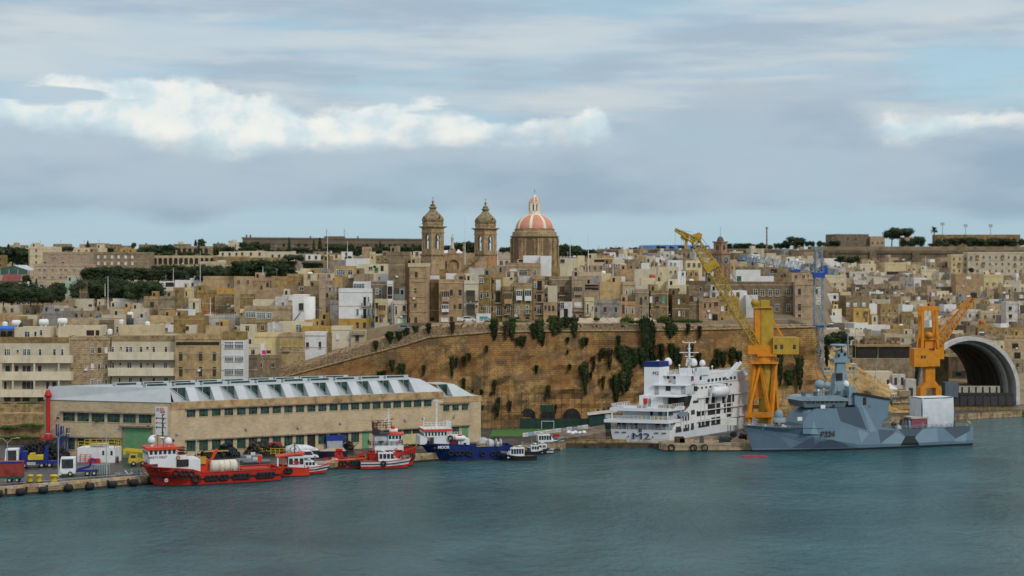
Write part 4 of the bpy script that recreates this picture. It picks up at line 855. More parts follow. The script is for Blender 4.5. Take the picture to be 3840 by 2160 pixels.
h(1105,1280,670,735,520,0,'dirty',None,feats='n');h(1188,1400,552,690,535,0,'yellow',None,feats='TT');h(1400,1590,605,720,528,0,'yellow',None);h(1580,1890,660,800,520,0,'yellow',[(1718,708,1745,755,'b')],'yellow rooftop house with a white dome dish on its parapet',d=7);h(1550,1660,605,760,526,0,'yellow',None)
h(1585,1890,800,1150,508,8,'brown',[(1590,1045,1612,1085,'k'),(1730,870,1750,935,'n'),(1802,875,1820,930,'b'),(1735,1040,1755,1110,'n'),(1800,1040,1818,1110,'s')],d=9);h(1885,2035,670,1150,510,0,'tan',[(1905,825,1940,910,'o'),(1968,850,1990,880,'l'),(1905,1045,1925,1090,'s')],d=7)
h(2035,2330,855,1200,509,0,'pink',[(2112,930,2132,1000,'b'),(2190,930,2205,990,'b'),(2262,905,2310,975,'o'),(2118,1100,2132,1140,'s'),(2185,1085,2212,1150,'n'),(2235,1090,2305,1210,'k')],d=7);h(2330,2620,830,1240,511,0,'sand',[(2360,970,2390,1040,'n'),(2365,1140,2385,1190,'b'),(2420,960,2450,1040,'s'),(2500,1000,2530,1060,'o')],d=7)
h(2035,2200,750,860,525,0,'grey',[(2110,775,2170,820,'n')]);h(2200,2400,740,860,522,0,'dirty','2x1');h(2400,2620,700,850,530,0,'white','1x1','white flat roofed house behind the crane jib with rooftop dish',feats='T')
h(600,752,490,620,550,0,'yellow',None,feats='T');h(752,955,535,610,545,0,'white',[(865,560,900,592,'w')]);h(180,620,470,560,560,0,'cream',None,d=5);h(1090,1430,425,500,600,0,'pale',None,'white roof building with a dark slanting lean-to',d=6);h(1430,1740,395,510,590,0,'yellow',[(1470,475,1485,500),(1610,455,1632,482),(1680,450,1700,480)],d=6);h(1725,1840,455,545,585,0,'white',[(1790,478,1805,518,'b')])
h(1585,1795,295,410,650,0,'white',[(1610,328,1642,372,'l'),(1668,328,1700,372,'l')],'white cubic house with tank and blue windows on the slope under the rampart',d=6,feats='T');h(1195,1310,335,388,680,0,'white',None);h(1325,1440,335,380,690,0,'yellow','2x1');h(1845,2080,300,420,640,0,'yellow','3x1');h(1800,2030,440,550,600,0,'sand','3x1');h(400,790,265,350,640,0,'cream',[(500,285,765,325,'dark')],'cream building with a dark curved ribbon window right of the church',d=7);h(0,250,265,340,620,0,'pale',[(8,285,65,335,'b')]);h(255,360,228,340,640,0,'yellow',None);h(300,640,370,450,600,0,'sand','4x1',feats='c');h(105,218,375,432,590,0,'yellow',None);h(640,880,350,430,620,0,'tan',[(668,365,690,400,'l'),(725,360,745,400,'n'),(815,360,840,400,'l')]);h(880,1090,430,500,610,0,'pink',None)
h=C8.H
BAR,U,Z=h(-260,530,612,1010,528,0,'brown',[(a,b_,a+32,d_,'w')for a,b_,d_ in((-60,680,740),(20,680,740),(158,680,740),(222,680,740),(290,680,740),(352,680,740),(455,678,740),(350,812,878),(455,812,878),(290,950,990),(352,950,990),(452,950,990))],'long dark stone barrack block with a regular row of tall windows',d=12,name='barracks',cat='barracks',feats='c')
h(528,695,612,1010,524,0,'pink',[(558,675,576,738,'b'),(558,812,576,870,'b'),(558,905,576,965,'b')],'end pavilion of the barrack block, behind the blue tower crane',d=14,name='barracks',cat='barracks')
h(0,218,505,605,560,0,'white',[(12,565,42,605,'g')],'stepped white house with a green door right of the clock tower',d=7,feats='n');h(215,338,560,605,570,0,'white',None,None,feats='n');h(-60,100,690,760,520,0,'white','1x1');h(90,196,730,820,517,0,'white',None)
h(20,500,480,560,640,0,'tan',[(315,500,365,535,'k')],d=8);h(500,640,500,610,600,0,'sand','2x1')
h(790,920,402,480,0,0,'white',None,None,feats='n');h(915,992,430,480,0,0,'white','1x1');h(785,985,550,680,0,0,'yellow','3x1',d=8);h(1110,1250,450,530,0,0,'yellow','2x1');h(1330,1530,438,540,0,0,'yellow',[(1345,520,1460,560,'dark')]);h(1250,1330,440,500,0,0,'tan','1x1');h(1015,1170,520,580,0,0,'dirty','2x1');h(1590,1700,575,660,0,0,'white',None,'bright white cubic house high on the right hillside',d=7);h(1660,1790,500,600,0,0,'yellow','2x1')
h(1965,2185,540,740,0,0,'pink',[(2062,565,2100,588,'n')],'large square rosy stone block standing above the hillside houses',d=10);h(2215,2390,545,680,0,0,'yellow','3x1',feats='T');h(1925,2070,365,540,0,0,'cream','3x3','tall cream apartment house with small square windows under the rampart',d=9);h(2070,2580,345,545,0,0,'cream','9x3','long cream apartment building at the top right of the hillside',d=10)
h(815,915,715,820,0,0,'white',[(870,730,895,765,'dark')]);h(960,1195,735,960,0,8,'tan',[(988,800,1012,832,'n'),(1052,800,1078,832,'n'),(1130,800,1155,832,'n')],'tan stone house with three white framed windows below the tower crane jib',d=9);h(1192,1290,808,890,0,0,'white',None,None,feats='n');h(1290,1450,810,990,0,0,'sand','3x2');h(1350,1485,905,990,0,0,'yellow',[(1395,935,1420,960,'w')],'bright cream corner house left of the orange crane',d=7);h(1480,1590,900,1000,0,0,'tan','2x1');h(785,945,912,970,0,0,'white',None);h(1050,1200,850,990,0,0,'ochre','2x2')
h(2415,2530,790,1000,0,0,'dirty',[(2440,835,2462,865,'k'),(2440,905,2462,935,'k'),(2440,970,2462,995,'k')],'tall pale grey tower house with round windows above the dock arch',d=8,name='tower_house');h(2060,2190,860,950,0,0,'dirty','2x1');h(2190,2340,870,960,0,0,'cream','2x1',feats='T');h(1180,1380,1000,1050,0,0,'white',None,None,feats='n');h(930,1150,1075,1190,0,0,'pale','4x1','white quayside building with small windows behind the warship mast',d=7);h(1330,1600,1080,1240,0,0,'cream','6x2',d=7);h(1150,1330,1100,1200,0,0,'tan','3x1')
h(2160,2590,1020,1100,0,0,'tan','6x1',d=6);h(2400,2590,1090,1300,0,0,'sand',[(2470,1165,2520,1215,'k'),(2490,1245,2550,1300,'k')],d=7)
#  CHURCH, CLOCK TOWER, SKYLINE
C5=CR(1500,680,3.578)
CHS=mat('church_limestone',(.40,.28,.16),.9,var=.2,nsc=.5,brick=(.8,.35,.15),stain=.5,stcol=(.10,.075,.05))
CHO=mat('orange_church_wall',(.42,.22,.11),.9,var=.14,stain=.4)
CHD=mat('mossy_cupola_stone',(.225,.18,.10),.95,var=.35,nsc=1.2,grime=.5)
def arched_wall(b,w,h,ow,ob_,ot,th,m=0,seg=8):
 """wall in the plane y=0, x from -w/2 to w/2, with an arched hole"""
 r=ow/2;sp=ot-r
 for y,flip in((0,0),(th,1)):
  P_=[[(-w/2,y,0),(-r,y,0),(-r,y,h),(-w/2,y,h)],[(r,y,0),(w/2,y,0),(w/2,y,h),(r,y,h)],[(-r,y,0),(r,y,0),(r,y,ob_),(-r,y,ob_)]]
  for i in range(seg):
   a0,a1=pi-pi*i/seg,pi-pi*(i+1)/seg
   P_.append([(r*cos(a0),y,sp+r*sin(a0)),(r*cos(a1),y,sp+r*sin(a1)),(r*cos(a1),y,h),(r*cos(a0),y,h)])
  for q in P_:b.poly(q[::-1]if flip else q,m)
 ring=[(-r,ob_)]+[(r*cos(pi-pi*i/seg),sp+r*sin(pi-pi*i/seg))for i in range(seg+1)]+[(r,ob_)]
 for(x0,z0),(x1,z1)in zip(ring,ring[1:]+ring[:1]):b.poly([(x0,0,z0),(x0,th,z0),(x1,th,z1),(x1,0,z1)],m)
 return b
def square(b,h,z0,z1,m=0):b.box(-h,h,-h,h,z0,z1,m)
def belltower(cx,ycor,Y,label):
 s=Y/F/3.578;Z=lambda cy:PZ(C5.y(cy),Y);zc=Z(985)
 yaw=R(40);side=285*s/(cos(yaw)+sin(yaw));h=side/2
 t=thing('bell_tower',label,'bell tower',(PX(C5.x(cx),Y),Y,zc),yaw)
 k=lambda cy:Z(cy+ycor)-zc
 b=MB();square(b,h+.35,k(1250),0);b.build('base',CHS,t)
 MB().box(-h-.75,h+.75,-h-.75,h+.75,-.2,.25).box(-h-.5,h+.5,-h-.5,h+.5,-.6,-.2).build('base_cornice',CHD,t)
 hb=k(690)
 for q in range(4):
  b=arched_wall(MB(),side,hb,2.1,k(905),k(708),.7)
  o=b.build('belfry_wall',CHS,t,(h*sin(q*pi/2),-h*cos(q*pi/2),0),q*pi/2)
  MB().box(-h-.1,-h+.75,-.18,.1,.25,hb).box(h-.75,h+.1,-.18,.1,.25,hb).box(-1.6,-1.25,-.12,.1,.25,k(735)).box(1.25,1.6,-.12,.1,.25,k(735)).box(-1.0,1.0,-.14,.1,k(955),k(912)).build('pilasters',CHS,o)
 MB().lathe([(0.05,1.5),(.3,1.45),(.45,1.0),(.55,.3),(.85,0),(.8,0)],(0,0,k(830)),14).build('bell',mat('green_bronze',(.03,.10,.075),.5,.3),t)
 for sx,sy in((1,0),(0,1),(-1,0),(0,-1)):MB().lathe([(0.05,1.0),(.22,.95),(.3,.3),(.5,0)],(sx*h*.72,sy*h*.72,k(800)),10).bar((sx*h*.72,sy*h*.72,k(740)),(sx*h*.72,sy*h*.72,k(775)),.12).build('bell',mat('green_bronze',(0,0,0)),t)
 MB().box(-h-.15,h+.15,-h-.15,h+.15,hb,k(625)).build('entablature',CHS,t)
 MB().box(-h-.35,h+.35,-h-.35,h+.35,hb-.05,hb+.3).build('lower_cornice',CHS,t)
 MB().box(-h-.55,h+.55,-h-.55,h+.55,k(628),k(618)).box(-h-.95,h+.95,-h-.95,h+.95,k(618),k(604)).build('main_cornice',CHD,t)
 r=140*s*1.04
 MB().lathe([(r*.98,k(604)),(r*.98,k(575)),(r*1.03,k(572)),(r*.96,k(566)),(r*.94,k(545)),(r*1.0,k(541))],n=8,smooth=False,rot=pi/8).build('drum',CHS,t)
 prof=[(1.0,541),(1.06,520),(1.02,495),(.86,465),(.66,438),(.47,412),(.33,390),(.27,372),(.30,366),(.40,356),(.38,346),(.24,338),(.24,326),(.27,318),(.2,312),(.10,300),(.07,288),(.11,280),(.13,272),(.09,262),(.02,256)]
 MB().lathe([(r*a,k(c))for a,c in prof],n=8,smooth=False,rot=pi/8).build('cupola',CHD,t)
 for q in range(4):
  a=q*pi/2-pi/2;MB().torus((0,0,0),.62,.16,'y',10,5).lathe([(.6,0),(0,.02)],ax='y',n=10,m=1).build('oculus',[CHS,DARK],t,(r*.98*cos(a),r*.98*sin(a),k(490)),a+pi/2)
 for q in range(8):
  a=q*pi/4+pi/8;MB().lathe([(.22,0),(.3,.1),(.12,.35),(.2,.6),(.02,.85)],n=6).build('urn',CHS,t,(r*cos(a)*.98,r*sin(a)*.98,k(572)))
 MB().bar((0,0,k(258)),(0,0,k(208)),.09).bar((-.4,.3,k(224)),(.4,-.3,k(224)),.09).build('cross',IRON,t)
belltower(441,0,612,'left bell tower of the parish church, with the taller cupola tip')
belltower(1147,24,630,'right bell tower of the parish church, nearer the dome')
Yc=622;s=Yc/F/3.578;zb=PZ(C5.y(1260),Yc)
t=thing('church','stone church body between the two bell towers, with statue gable','church',(PX(C5.x(700),Yc),Yc,zb))
X=lambda cx:(cx-700)*s;Z=lambda cy:PZ(C5.y(cy),Yc)-zb
MB().box(X(300),X(1000),0,14,-6,Z(975)).build('wall',CHS,t)
MB().box(X(1000),X(1172),-.5,14,-6,Z(1005)).build('wall',CHS,t);MB().box(X(1172),X(1306),-.8,14,-6,Z(1005)).build('wall',CHO,t)
MB().box(X(395),X(520),-3,0,-6,Z(1000)).build('wall',CHS,t)
a_=arched_wall(MB(),190*s,Z(1040),140*s,0,Z(1050),1.2);a_.build('niche_arch',CHS,t,(X(725),-.9,0));MB().box(-.8,.8,0,.1,0,4.5).build('niche_door',CHO,t,(X(725),-.1,0))
b=MB();pts=[(880,1150),(905,1155),(1085,1010),(1085,1000),(1020,1000)]
b.raw([(X(a),-2.2,Z(c))for a,c in pts]+[(X(a),-1,Z(c))for a,c in pts],[(0,1,2,3,4),(0,4,9,5),(4,3,8,9),(1,0,5,6),(2,1,6,7)]);b.build('stair_buttress',CHD,t)
MB().box(X(640),X(770),-.2,1,Z(975),Z(962)).box(X(660),X(750),-.1,.9,Z(962),Z(925)).box(X(670),X(740),0,.8,Z(925),Z(905)).build('pedestal',CHS,t)
MB().box(X(838),X(868),0,.6,Z(975),Z(930)).lathe([(.15,0),(.4,.5),(.5,1.2),(.3,1.9),(.2,2.2),(.42,2.5),(.05,2.9)],(X(853),.3,Z(930)),8).build('urn',CHS,t)
MB().poly([(X(560),1,Z(962)),(X(640),1,Z(962)),(X(625),10,Z(918)),(X(575),10,Z(925))]).poly([(X(745),2,Z(962)),(X(845),2,Z(962)),(X(770),10,Z(905))]).build('roof',WHP,t)
st=thing('statue','pale robed stone statue standing on the church gable between the bell towers','statue',(PX(C5.x(703),Yc),Yc+.4,PZ(C5.y(905),Yc)))
STM=mat('pale_statue_stone',(.52,.46,.38),.9,var=.2)
MB().lathe([(.75,0),(.8,.15),(.62,.9),(.5,2.2),(.58,3.4),(.62,4.2),(.5,4.7),(.2,5.0),(.16,5.15)],n=10).bar((-.5,-.1,4.4),(-.35,-.5,3.3),.3).bar((.5,-.1,4.4),(.3,-.5,3.6),.3).build('robe',STM,st)
MB().lathe([(.02,5.1),(.2,5.2),(.26,5.45),(.2,5.7),(.05,5.8)],n=10).build('head',STM,st)
Yd=655;s=Yd/F/3.578;zb=PZ(C5.y(1150),Yd)
t=thing('church_dome','church dome with salmon pink panels and cream ribs on a stone drum','dome',(PX(C5.x(1806),Yd),Yd,zb))
Z=lambda cy:PZ(C5.y(cy),Yd)-zb
PINK=mat('salmon_dome_panel',(.56,.25,.18),.8,var=.08,nsc=.4,stain=.1);CRM=mat('cream_rib_paint',(.72,.66,.52),.8,var=.05)
rd=310*s;o8=R(-13)
MB().lathe([(rd,-14),(rd,Z(765))],n=8,smooth=False,rot=R(9.5)).build('drum',CHS,t)
MB().lathe([(rd*1.0,Z(765)),(rd*1.03,Z(757)),(rd*1.09,Z(745)),(rd*1.09,Z(738)),(rd*.98,Z(733))],n=8,smooth=False,rot=R(9.5)).build('cornice',CHD,t)
MB().lathe([(rd*.98,Z(733)),(rd*.97,Z(682)),(rd*.93,Z(678)),(rd*.88,Z(674)),(rd*.88,Z(645)),(rd*.90,Z(640)),(rd*.80,Z(634))],n=8,smooth=False,rot=R(9.5)).build('attic',CHS,t)
for q in range(8):
 a=R(9.5+22.5)+q*pi/4;ap=rd*cos(pi/8)
 W_=archmesh(3.0,9.2,0);o=W_.build('drum_window',mat('shaded_brown_window',(.17,.115,.07),.9),t,(ap*1.003*cos(a),ap*1.003*sin(a),Z(1060)),a+pi/2)
 MB().box(-2.25,-1.85,-.25,.1,0,8).box(1.85,2.25,-.25,.1,0,8).box(-2.3,2.3,-.3,.1,9.9,10.3).build('window_surround',CHS,o)
 for dxx in(-3.3,3.3):MB().box(-.4,.4,-.3,.1,-3,Z(765)-Z(1060)).box(-.6,.6,-.45,.1,Z(810)-Z(1060),Z(800)-Z(1060)).build('pilaster',CHS,o,(dxx*1.2,0,0))
r0=253*s;zs=Z(636);hd=Z(452)-zs
prof=[]
for i in range(13):
 t_=i/12*1.19;prof.append((r0*cos(t_),zs+hd*1.075*sin(t_)))
n=72
def rib(i,j):
 a=(360*(i+.5)/n)%45;return 1 if a<10 else 0
MB().lathe(prof,n=n,mfun=rib,rot=R(-90-13-5)).build('dome_shell',[PINK,CRM],t)
for q in range(8):
 b=MB();a=R(-90-13)+q*pi/4
 for(r1,z1),(r2,z2)in zip(prof,prof[1:]):b.bar(((r1+.05)*cos(a),(r1+.05)*sin(a),z1),((r2+.05)*cos(a),(r2+.05)*sin(a),z2),.95,.25)
 b.build('dome_rib',CRM,t)
rl=76*s
MB().lathe([(rl*1.45,Z(466)),(rl*1.15,Z(452)),(rl*1.02,Z(440)),(rl,Z(405)),(rl,Z(395))],n=16,smooth=False).build('lantern_base',CRM,t)
b=MB()
for q in range(8):
 a=q*pi/4+R(5);b.box(-.42,.42,-.35,.35,0,0)if 0 else None
 c_,s__=cos(a),sin(a);b.bar((rl*.88*c_,rl*.88*s__,Z(397)),(rl*.88*c_,rl*.88*s__,Z(300)),.95,.95)
b.build('lantern_piers',CRM,t)
MB().lathe([(rl*.55,Z(400)),(rl*.55,Z(300))],n=12).build('lantern_core',GLASSB,t)
MB().lathe([(rl*.95,Z(312)),(rl,Z(300)),(rl*1.08,Z(284)),(rl*1.1,Z(278)),(rl*.9,Z(276))],n=16,smooth=False).build('lantern_cornice',CRM,t)
MB().lathe([(rl*.92*cos(i/8*1.45),Z(278)+(Z(204)-Z(278))*sin(i/8*1.45))for i in range(9)],n=64,mfun=lambda i,j:1 if(360*(i+.5)/64)%45<12 else 0,rot=R(-100)).build('lantern_cap',[PINK,CRM],t)
MB().lathe([(rl*.3,Z(208)),(rl*.22,Z(195)),(rl*.12,Z(180)),(rl*.04,Z(165))],n=10).build('finial',CRM,t)
MB().lathe([(.02,Z(166)),(.22,Z(160)),(.02,Z(154))],n=8).lathe([(.02,Z(140)),(.3,Z(134)),(.02,Z(127))],n=8).bar((0,0,Z(166)),(0,0,Z(100)),.10).bar((-.35,0,Z(113)),(.35,0,Z(113)),.1).build('finial_cross',mat('gilded_iron',(.22,.18,.10),.5,.4),t)
RECTS+=[(C5.x(255),C5.x(620),740,1010,612),(C5.x(970),C5.x(1320),750,1010,630),(C5.x(1465),C5.x(2140),700,990,655),(C5.x(600),C5.x(1000),860,1008,622)]
Yk=655;s=Yk/F/2.683;zb=PZ(C6.y(560),Yk);yaw=R(45)
t=thing('clock_tower','square stone clock tower with two blue dials and small dark dome','clock tower',(PX(C6.x(2418),Yk),Yk,zb),yaw)
Z=lambda cy:PZ(C6.y(cy),Yk)-zb
KS_=mat('clock_tower_stone',(.33,.21,.13),.9,var=.2,brick=(.8,.35,.2),stain=.5)
h1=190*s/2/1.414*1.02
MB().box(-h1,h1,-h1,h1,-14,Z(275)).build('shaft',KS_,t)
MB().box(-h1-.4,h1+.4,-h1-.4,h1+.4,Z(275),Z(262)).build('cornice',KS_,t)
h2=130*s/2/1.414*1.05
MB().box(-h2,h2,-h2,h2,Z(262),Z(160)).build('upper_stage',KS_,t)
for q in range(4):
 a=q*pi/2
 for dx_ in(-.75,.1):MB().box(dx_,dx_+.55,-.03,0,Z(235),Z(185)).build('slot',DARK,t,(h2*sin(a)*1.0,-h2*cos(a),0),a)
MB().box(-h2-.35,h2+.35,-h2-.35,h2+.35,Z(160),Z(148)).build('upper_cornice',KS_,t)
MB().lathe([(1.42*cos(i/8*pi/2),Z(148)+2.1*sin(i/8*pi/2))for i in range(9)],n=16).bar((0,0,Z(95)),(0,0,Z(-5)),.08).build('cap_dome',mat('lead_dome',(.10,.09,.085),.7),t)
CLK=mat('blue_clock_face',(.06,.12,.15),.6)
for q in range(4):
 a=q*pi/2;o=MB().lathe([(0,-.1),(1.55,-.1),(1.55,.05)],ax='y',n=24).build('clock_face',CLK,t,(h1*sin(a),-h1*cos(a),Z(338)),a)
 b=MB().torus((0,-.1,0),1.58,.12,'y',24,5)
 b.bar((0,-.16,0),(.2,-.16,1.2),.12).bar((0,-.16,0),(-.8,-.16,-.2),.14)
 for i in range(12):b.bar((1.2*sin(i*pi/6),-.14,1.2*cos(i*pi/6)),(1.45*sin(i*pi/6),-.14,1.45*cos(i*pi/6)),.08)
 b.build('dial_ring_and_hands',mat('pale_dial_paint',(.35,.38,.38),.6),o)
 MB().raw([(-h1*.2,-.05,-7),(h1*.2,-.05,-7)]+[],[]).box(-.25,.25,-.25,0,Z(540)-Z(338),-2.2).box(-.9,-.65,-.2,0,Z(540)-Z(338),-2.6).build('shaft_rib',KS_,o)
RECTS.append((C6.x(2320),C6.x(2520),880,1050,Yk))
Yb_=1150;t=thing('skyline_barracks','long low dark fortress barracks with big windows on the left skyline','barracks',(PX(909,Yb_),Yb_,PZ(950,Yb_)))
SKM=mat('far_dark_stone',(.15,.12,.082),.9,var=.15,nsc=.1,stain=.4)
wl=PX(1590,Yb_)-PX(909,Yb_);s=Yb_/F
b=MB();hz=56*s
b.raw([(0,0,-6),(wl,0,-6),(wl,0,hz-6*s),(0,0,hz),(0,14,hz),(wl,14,hz-6*s),(0,14,-6)],[(0,1,2,3),(3,2,5,4),(0,3,4,6)]);b.build('wall',SKM,t)
MB().raw([(-.5,-.4,hz-.2),(wl,-.4,hz-6*s-.2),(wl,-.4,hz-6*s+.9),(-.5,-.4,hz+.9),(wl,2,hz-6*s+.9),(-.5,2,hz+.9)],[(0,1,2,3),(3,2,4,5)]).box(0,wl,-.3,0,hz*.62,hz*.62+.5).build('cornice',SKM,t)
MB().box((1214-909)*s,(1290-909)*s,2,9,hz-1,hz+11*s-.5).build('roof_block',SKM,t)
for cx in[290,360,440,520,590,662,870,950,1280,1370,1440,1510,1560,1660,1740]:
 x=(C3.x(cx)-909)*s;z=PZ(C3.y(197),Yb_)-PZ(950,Yb_)-(cx/1800)*1.0
 o=archmesh(2.6,2.6,0).build('window',GLASSB if cx in(360,585,520)else DARK,t,(x,-.03,z));MB().box(-1.7,-1.3,-.3,0,-.2,1.6).box(1.3,1.7,-.3,0,-.2,1.6).box(-1.9,1.9,-.35,0,-.5,-.15).build('surround',HM['tan'],o)
for cx,hh in((60,3),(98,3),(1183,2),(705,2)):MB().box(-.5,.5,2,3,0,hh).build('chimney',SKM,t,((C3.x(cx)-909)*s,0,hz-.3))
for cx,cy in((862,28),(1042,25)):MB().bar((0,5,0),(0,5,(95-cy)/2.683*s),.3).bar((0,5,6),(3,6,0),.08).build('mast',IRON,t,((C3.x(cx)-909)*s,0,hz+1.5))
Yr=1060;t=thing('rampart','long dark hilltop rampart wall running across the right skyline','fortification',(PX(2240,Yr),Yr,PZ(1000,Yr)))
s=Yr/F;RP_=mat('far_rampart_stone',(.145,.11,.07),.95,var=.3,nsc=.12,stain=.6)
for x0,x1,y0,y1 in((2240,2780,936,936),(2780,3600,936,940),(3600,4300,940,935)):
 b=MB();a0,a1=(x0-2240)*s,(x1-2240)*s;z0,z1=(1000-y0)*s,(1000-y1)*s
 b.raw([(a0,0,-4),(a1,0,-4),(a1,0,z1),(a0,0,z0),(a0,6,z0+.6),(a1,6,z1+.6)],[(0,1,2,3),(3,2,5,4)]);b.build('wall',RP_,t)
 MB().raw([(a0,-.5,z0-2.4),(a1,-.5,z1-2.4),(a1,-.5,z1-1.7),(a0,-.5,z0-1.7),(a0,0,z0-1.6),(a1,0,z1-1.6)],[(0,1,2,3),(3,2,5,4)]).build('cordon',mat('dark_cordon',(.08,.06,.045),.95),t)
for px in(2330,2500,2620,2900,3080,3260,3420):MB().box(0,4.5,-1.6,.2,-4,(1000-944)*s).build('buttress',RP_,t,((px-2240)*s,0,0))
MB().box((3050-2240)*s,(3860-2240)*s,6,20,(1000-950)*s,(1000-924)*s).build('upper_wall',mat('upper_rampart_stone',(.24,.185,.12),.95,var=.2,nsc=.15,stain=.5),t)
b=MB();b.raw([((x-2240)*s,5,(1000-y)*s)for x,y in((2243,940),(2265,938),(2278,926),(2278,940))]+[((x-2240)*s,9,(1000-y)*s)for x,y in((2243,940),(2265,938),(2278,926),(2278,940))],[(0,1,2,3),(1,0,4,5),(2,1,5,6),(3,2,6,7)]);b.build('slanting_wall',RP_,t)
h=C8.H
h(845,1202,185,300,1110,12,'brown',[(860,215,880,240),(985,210,1010,245),(1055,210,1080,250)],'large square stone fort building on the right skyline',d=18,name='fort',cat='building',far=True);h(1200,1330,205,300,1112,0,'pink','3x1',far=True,d=8);h(1480,1582,212,300,1112,0,'pink','2x1',far=True,d=8)
h(1800,2540,190,300,1115,0,'tan','9x1','long flat stone building on the skyline at the far right',d=14,name='fort',cat='building',far=True)
h(518,610,292,330,1085,0,'yellow',None,far=True,feats='n',d=5)
h(1405,1462,305,335,1075,0,'white',None,far=True,feats='n',d=5)
t=thing('stadium','wide low blue rimmed domed roof beyond the rampart','sports hall',(PX(2528,1350),1350,PZ(936,1350)))
s=1350/F
MB().lathe([(1.0,-2),(1.0,3.3),(.97,3.5)],n=48).build('rim',mat('blue_rim_cladding',(.06,.20,.42),.5),t).scale=(132*s,40,1)
MB().lathe([(.97,3.5),(.7,4.3),(.35,4.9),(0,5.1)],n=48).build('roof',mat('pale_blue_roof',(.42,.50,.54),.5),t).scale=(132*s,40,1)
#  TREES AND SHRUBS
def leafmat(name,a,b_,c):
 m=bpy.data.materials.new(name);m.use_nodes=True;g=G(m.node_tree);bs=g.N['Principled BSDF']
 p=g.N.new('ShaderNodeNewGeometry').outputs['Position'];oi=g.N.new('ShaderNodeObjectInfo')
 col=g.ramp(g.noise(p,.9,4,.6),[(.3,a),(.5,b_),(.7,c)])
 hs=g.N.new('ShaderNodeHueSaturation');g.put(hs.inputs['Color'],col);g.put(hs.inputs['Value'],g.m('MULTIPLY_ADD',oi.outputs['Random'],.6,.7))
 g.put(bs.inputs['Base Color'],hs.outputs[0]);bs.inputs['Roughness'].default_value=.8;bs.inputs['Specular IOR Level'].default_value=.15
 return m
LF1=leafmat('dark_evergreen_leaves',(.018,.028,.014),(.032,.050,.022),(.062,.078,.034))
LF2=leafmat('creeper_leaves',(.016,.024,.010),(.034,.052,.018),(.060,.080,.028))
LF3=leafmat('low_green_growth',(.035,.06,.014),(.06,.10,.022),(.09,.13,.035))
LF4=leafmat('dry_brown_creeper',(.03,.024,.014),(.055,.045,.026),(.08,.07,.04))
BARK=mat('bark',(.09,.065,.045),.95)
def leafcloud(b,blobs,n,sz,rnd,core=True,droop=0):
 vol=[bl[3]*bl[4]*bl[5]for bl in blobs];T_=sum(v**.67 for v in vol)
 for bl,v in zip(blobs,vol):
  cx,cy,cz,rx,ry,rz=bl
  if core:
   k=.80;vs=[]
   for j in range(5):
    th=pi*(j+.5)/5
    for i in range(7):
     a=2*pi*i/7+j;q=k*rnd.uniform(.85,1.05);vs.append((cx+rx*q*sin(th)*cos(a),cy+ry*q*sin(th)*sin(a),cz+rz*q*cos(th)))
   b.raw(vs,[(j*7+i,j*7+(i+1)%7,(j+1)*7+(i+1)%7,(j+1)*7+i)for j in range(4)for i in range(7)])
  for _ in range(int(n*v**.67/T_)):
   d=Vector((rnd.gauss(0,1),rnd.gauss(0,1),rnd.gauss(0,1))).normalized();q=rnd.uniform(.7,1.0)**.6*(1 if rnd.random()<.8 else rnd.uniform(1.05,1.3))
   p=Vector((cx+d.x*rx*q,cy+d.y*ry*q,cz+d.z*rz*q))
   nrm=(d+Vector((rnd.uniform(-.7,.7),rnd.uniform(-.7,.7),rnd.uniform(-.7,.7)))).normalized()
   t=nrm.cross(Vector((rnd.random(),rnd.random(),rnd.random()+.1))).normalized();u=nrm.cross(t)
   w=sz*rnd.uniform(.6,1.3);h=w*rnd.uniform(.5,1)
   b.poly([p-t*w-u*h*.3,p-u*h,p+t*w,p+u*h])
 return b
def crownmesh(kind,seed):
 rnd=random.Random(seed);b=MB()
 if kind=='round':
  bl=[(0,0,.5,.4,.4,.42),(0,0,.25,.4,.4,.25)]+[(rnd.uniform(-.38,.38),rnd.uniform(-.38,.38),rnd.uniform(.15,.85),rnd.uniform(.16,.28),rnd.uniform(.16,.28),rnd.uniform(.12,.2))for _ in range(10)]
  leafcloud(b,bl,1500,.05,rnd)
 elif kind=='wide':
  bl=[(-.7+1.4*i/15,rnd.uniform(-.3,.3),rnd.uniform(.2,.75),rnd.uniform(.25,.4),rnd.uniform(.2,.35),rnd.uniform(.2,.32))for i in range(16)]+[(-.5,0,.2,.4,.3,.25),(.5,0,.2,.4,.3,.25)]
  leafcloud(b,bl,1900,.05,rnd)
 elif kind=='cypress':leafcloud(b,[(0,0,.2+.09*i,.11*(1-i/10)+.03,.11*(1-i/10)+.03,.12)for i in range(9)],700,.03,rnd)
 elif kind=='umbrella':
  bl=[(rnd.uniform(-.5,.5),rnd.uniform(-.4,.4),rnd.uniform(.62,.86),rnd.uniform(.2,.32),rnd.uniform(.2,.3),.17)for _ in range(14)]
  leafcloud(b,bl,1300,.04,rnd)
 return b.mesh('crown',LF1)
def trunkmesh(kind,seed):
 rnd=random.Random(seed);b=MB();b.tube((0,0,-.25),(.02,0,.45),.035,.025,6)
 for _ in range(5):a=rnd.uniform(0,6.3);b.tube((.02,0,rnd.uniform(.25,.45)),(.3*cos(a),.3*sin(a),rnd.uniform(.55,.75)),.018,.008,5)
 return b.mesh('trunk',BARK)
KINDS={k:[(cached(('cr',k,i),lambda:crownmesh(k,i*7+3)),cached(('tr',k,i),lambda:trunkmesh(k,i)))for i in range(3 if k in('round','wide')else 2)]for k in('round','wide','cypress','umbrella')}
KN={'round':('round_tree','round evergreen tree'),'wide':('spreading_tree','spreading dark tree'),'cypress':('cypress','slender dark cypress'),'umbrella':('pine_tree','flat topped umbrella pine')}
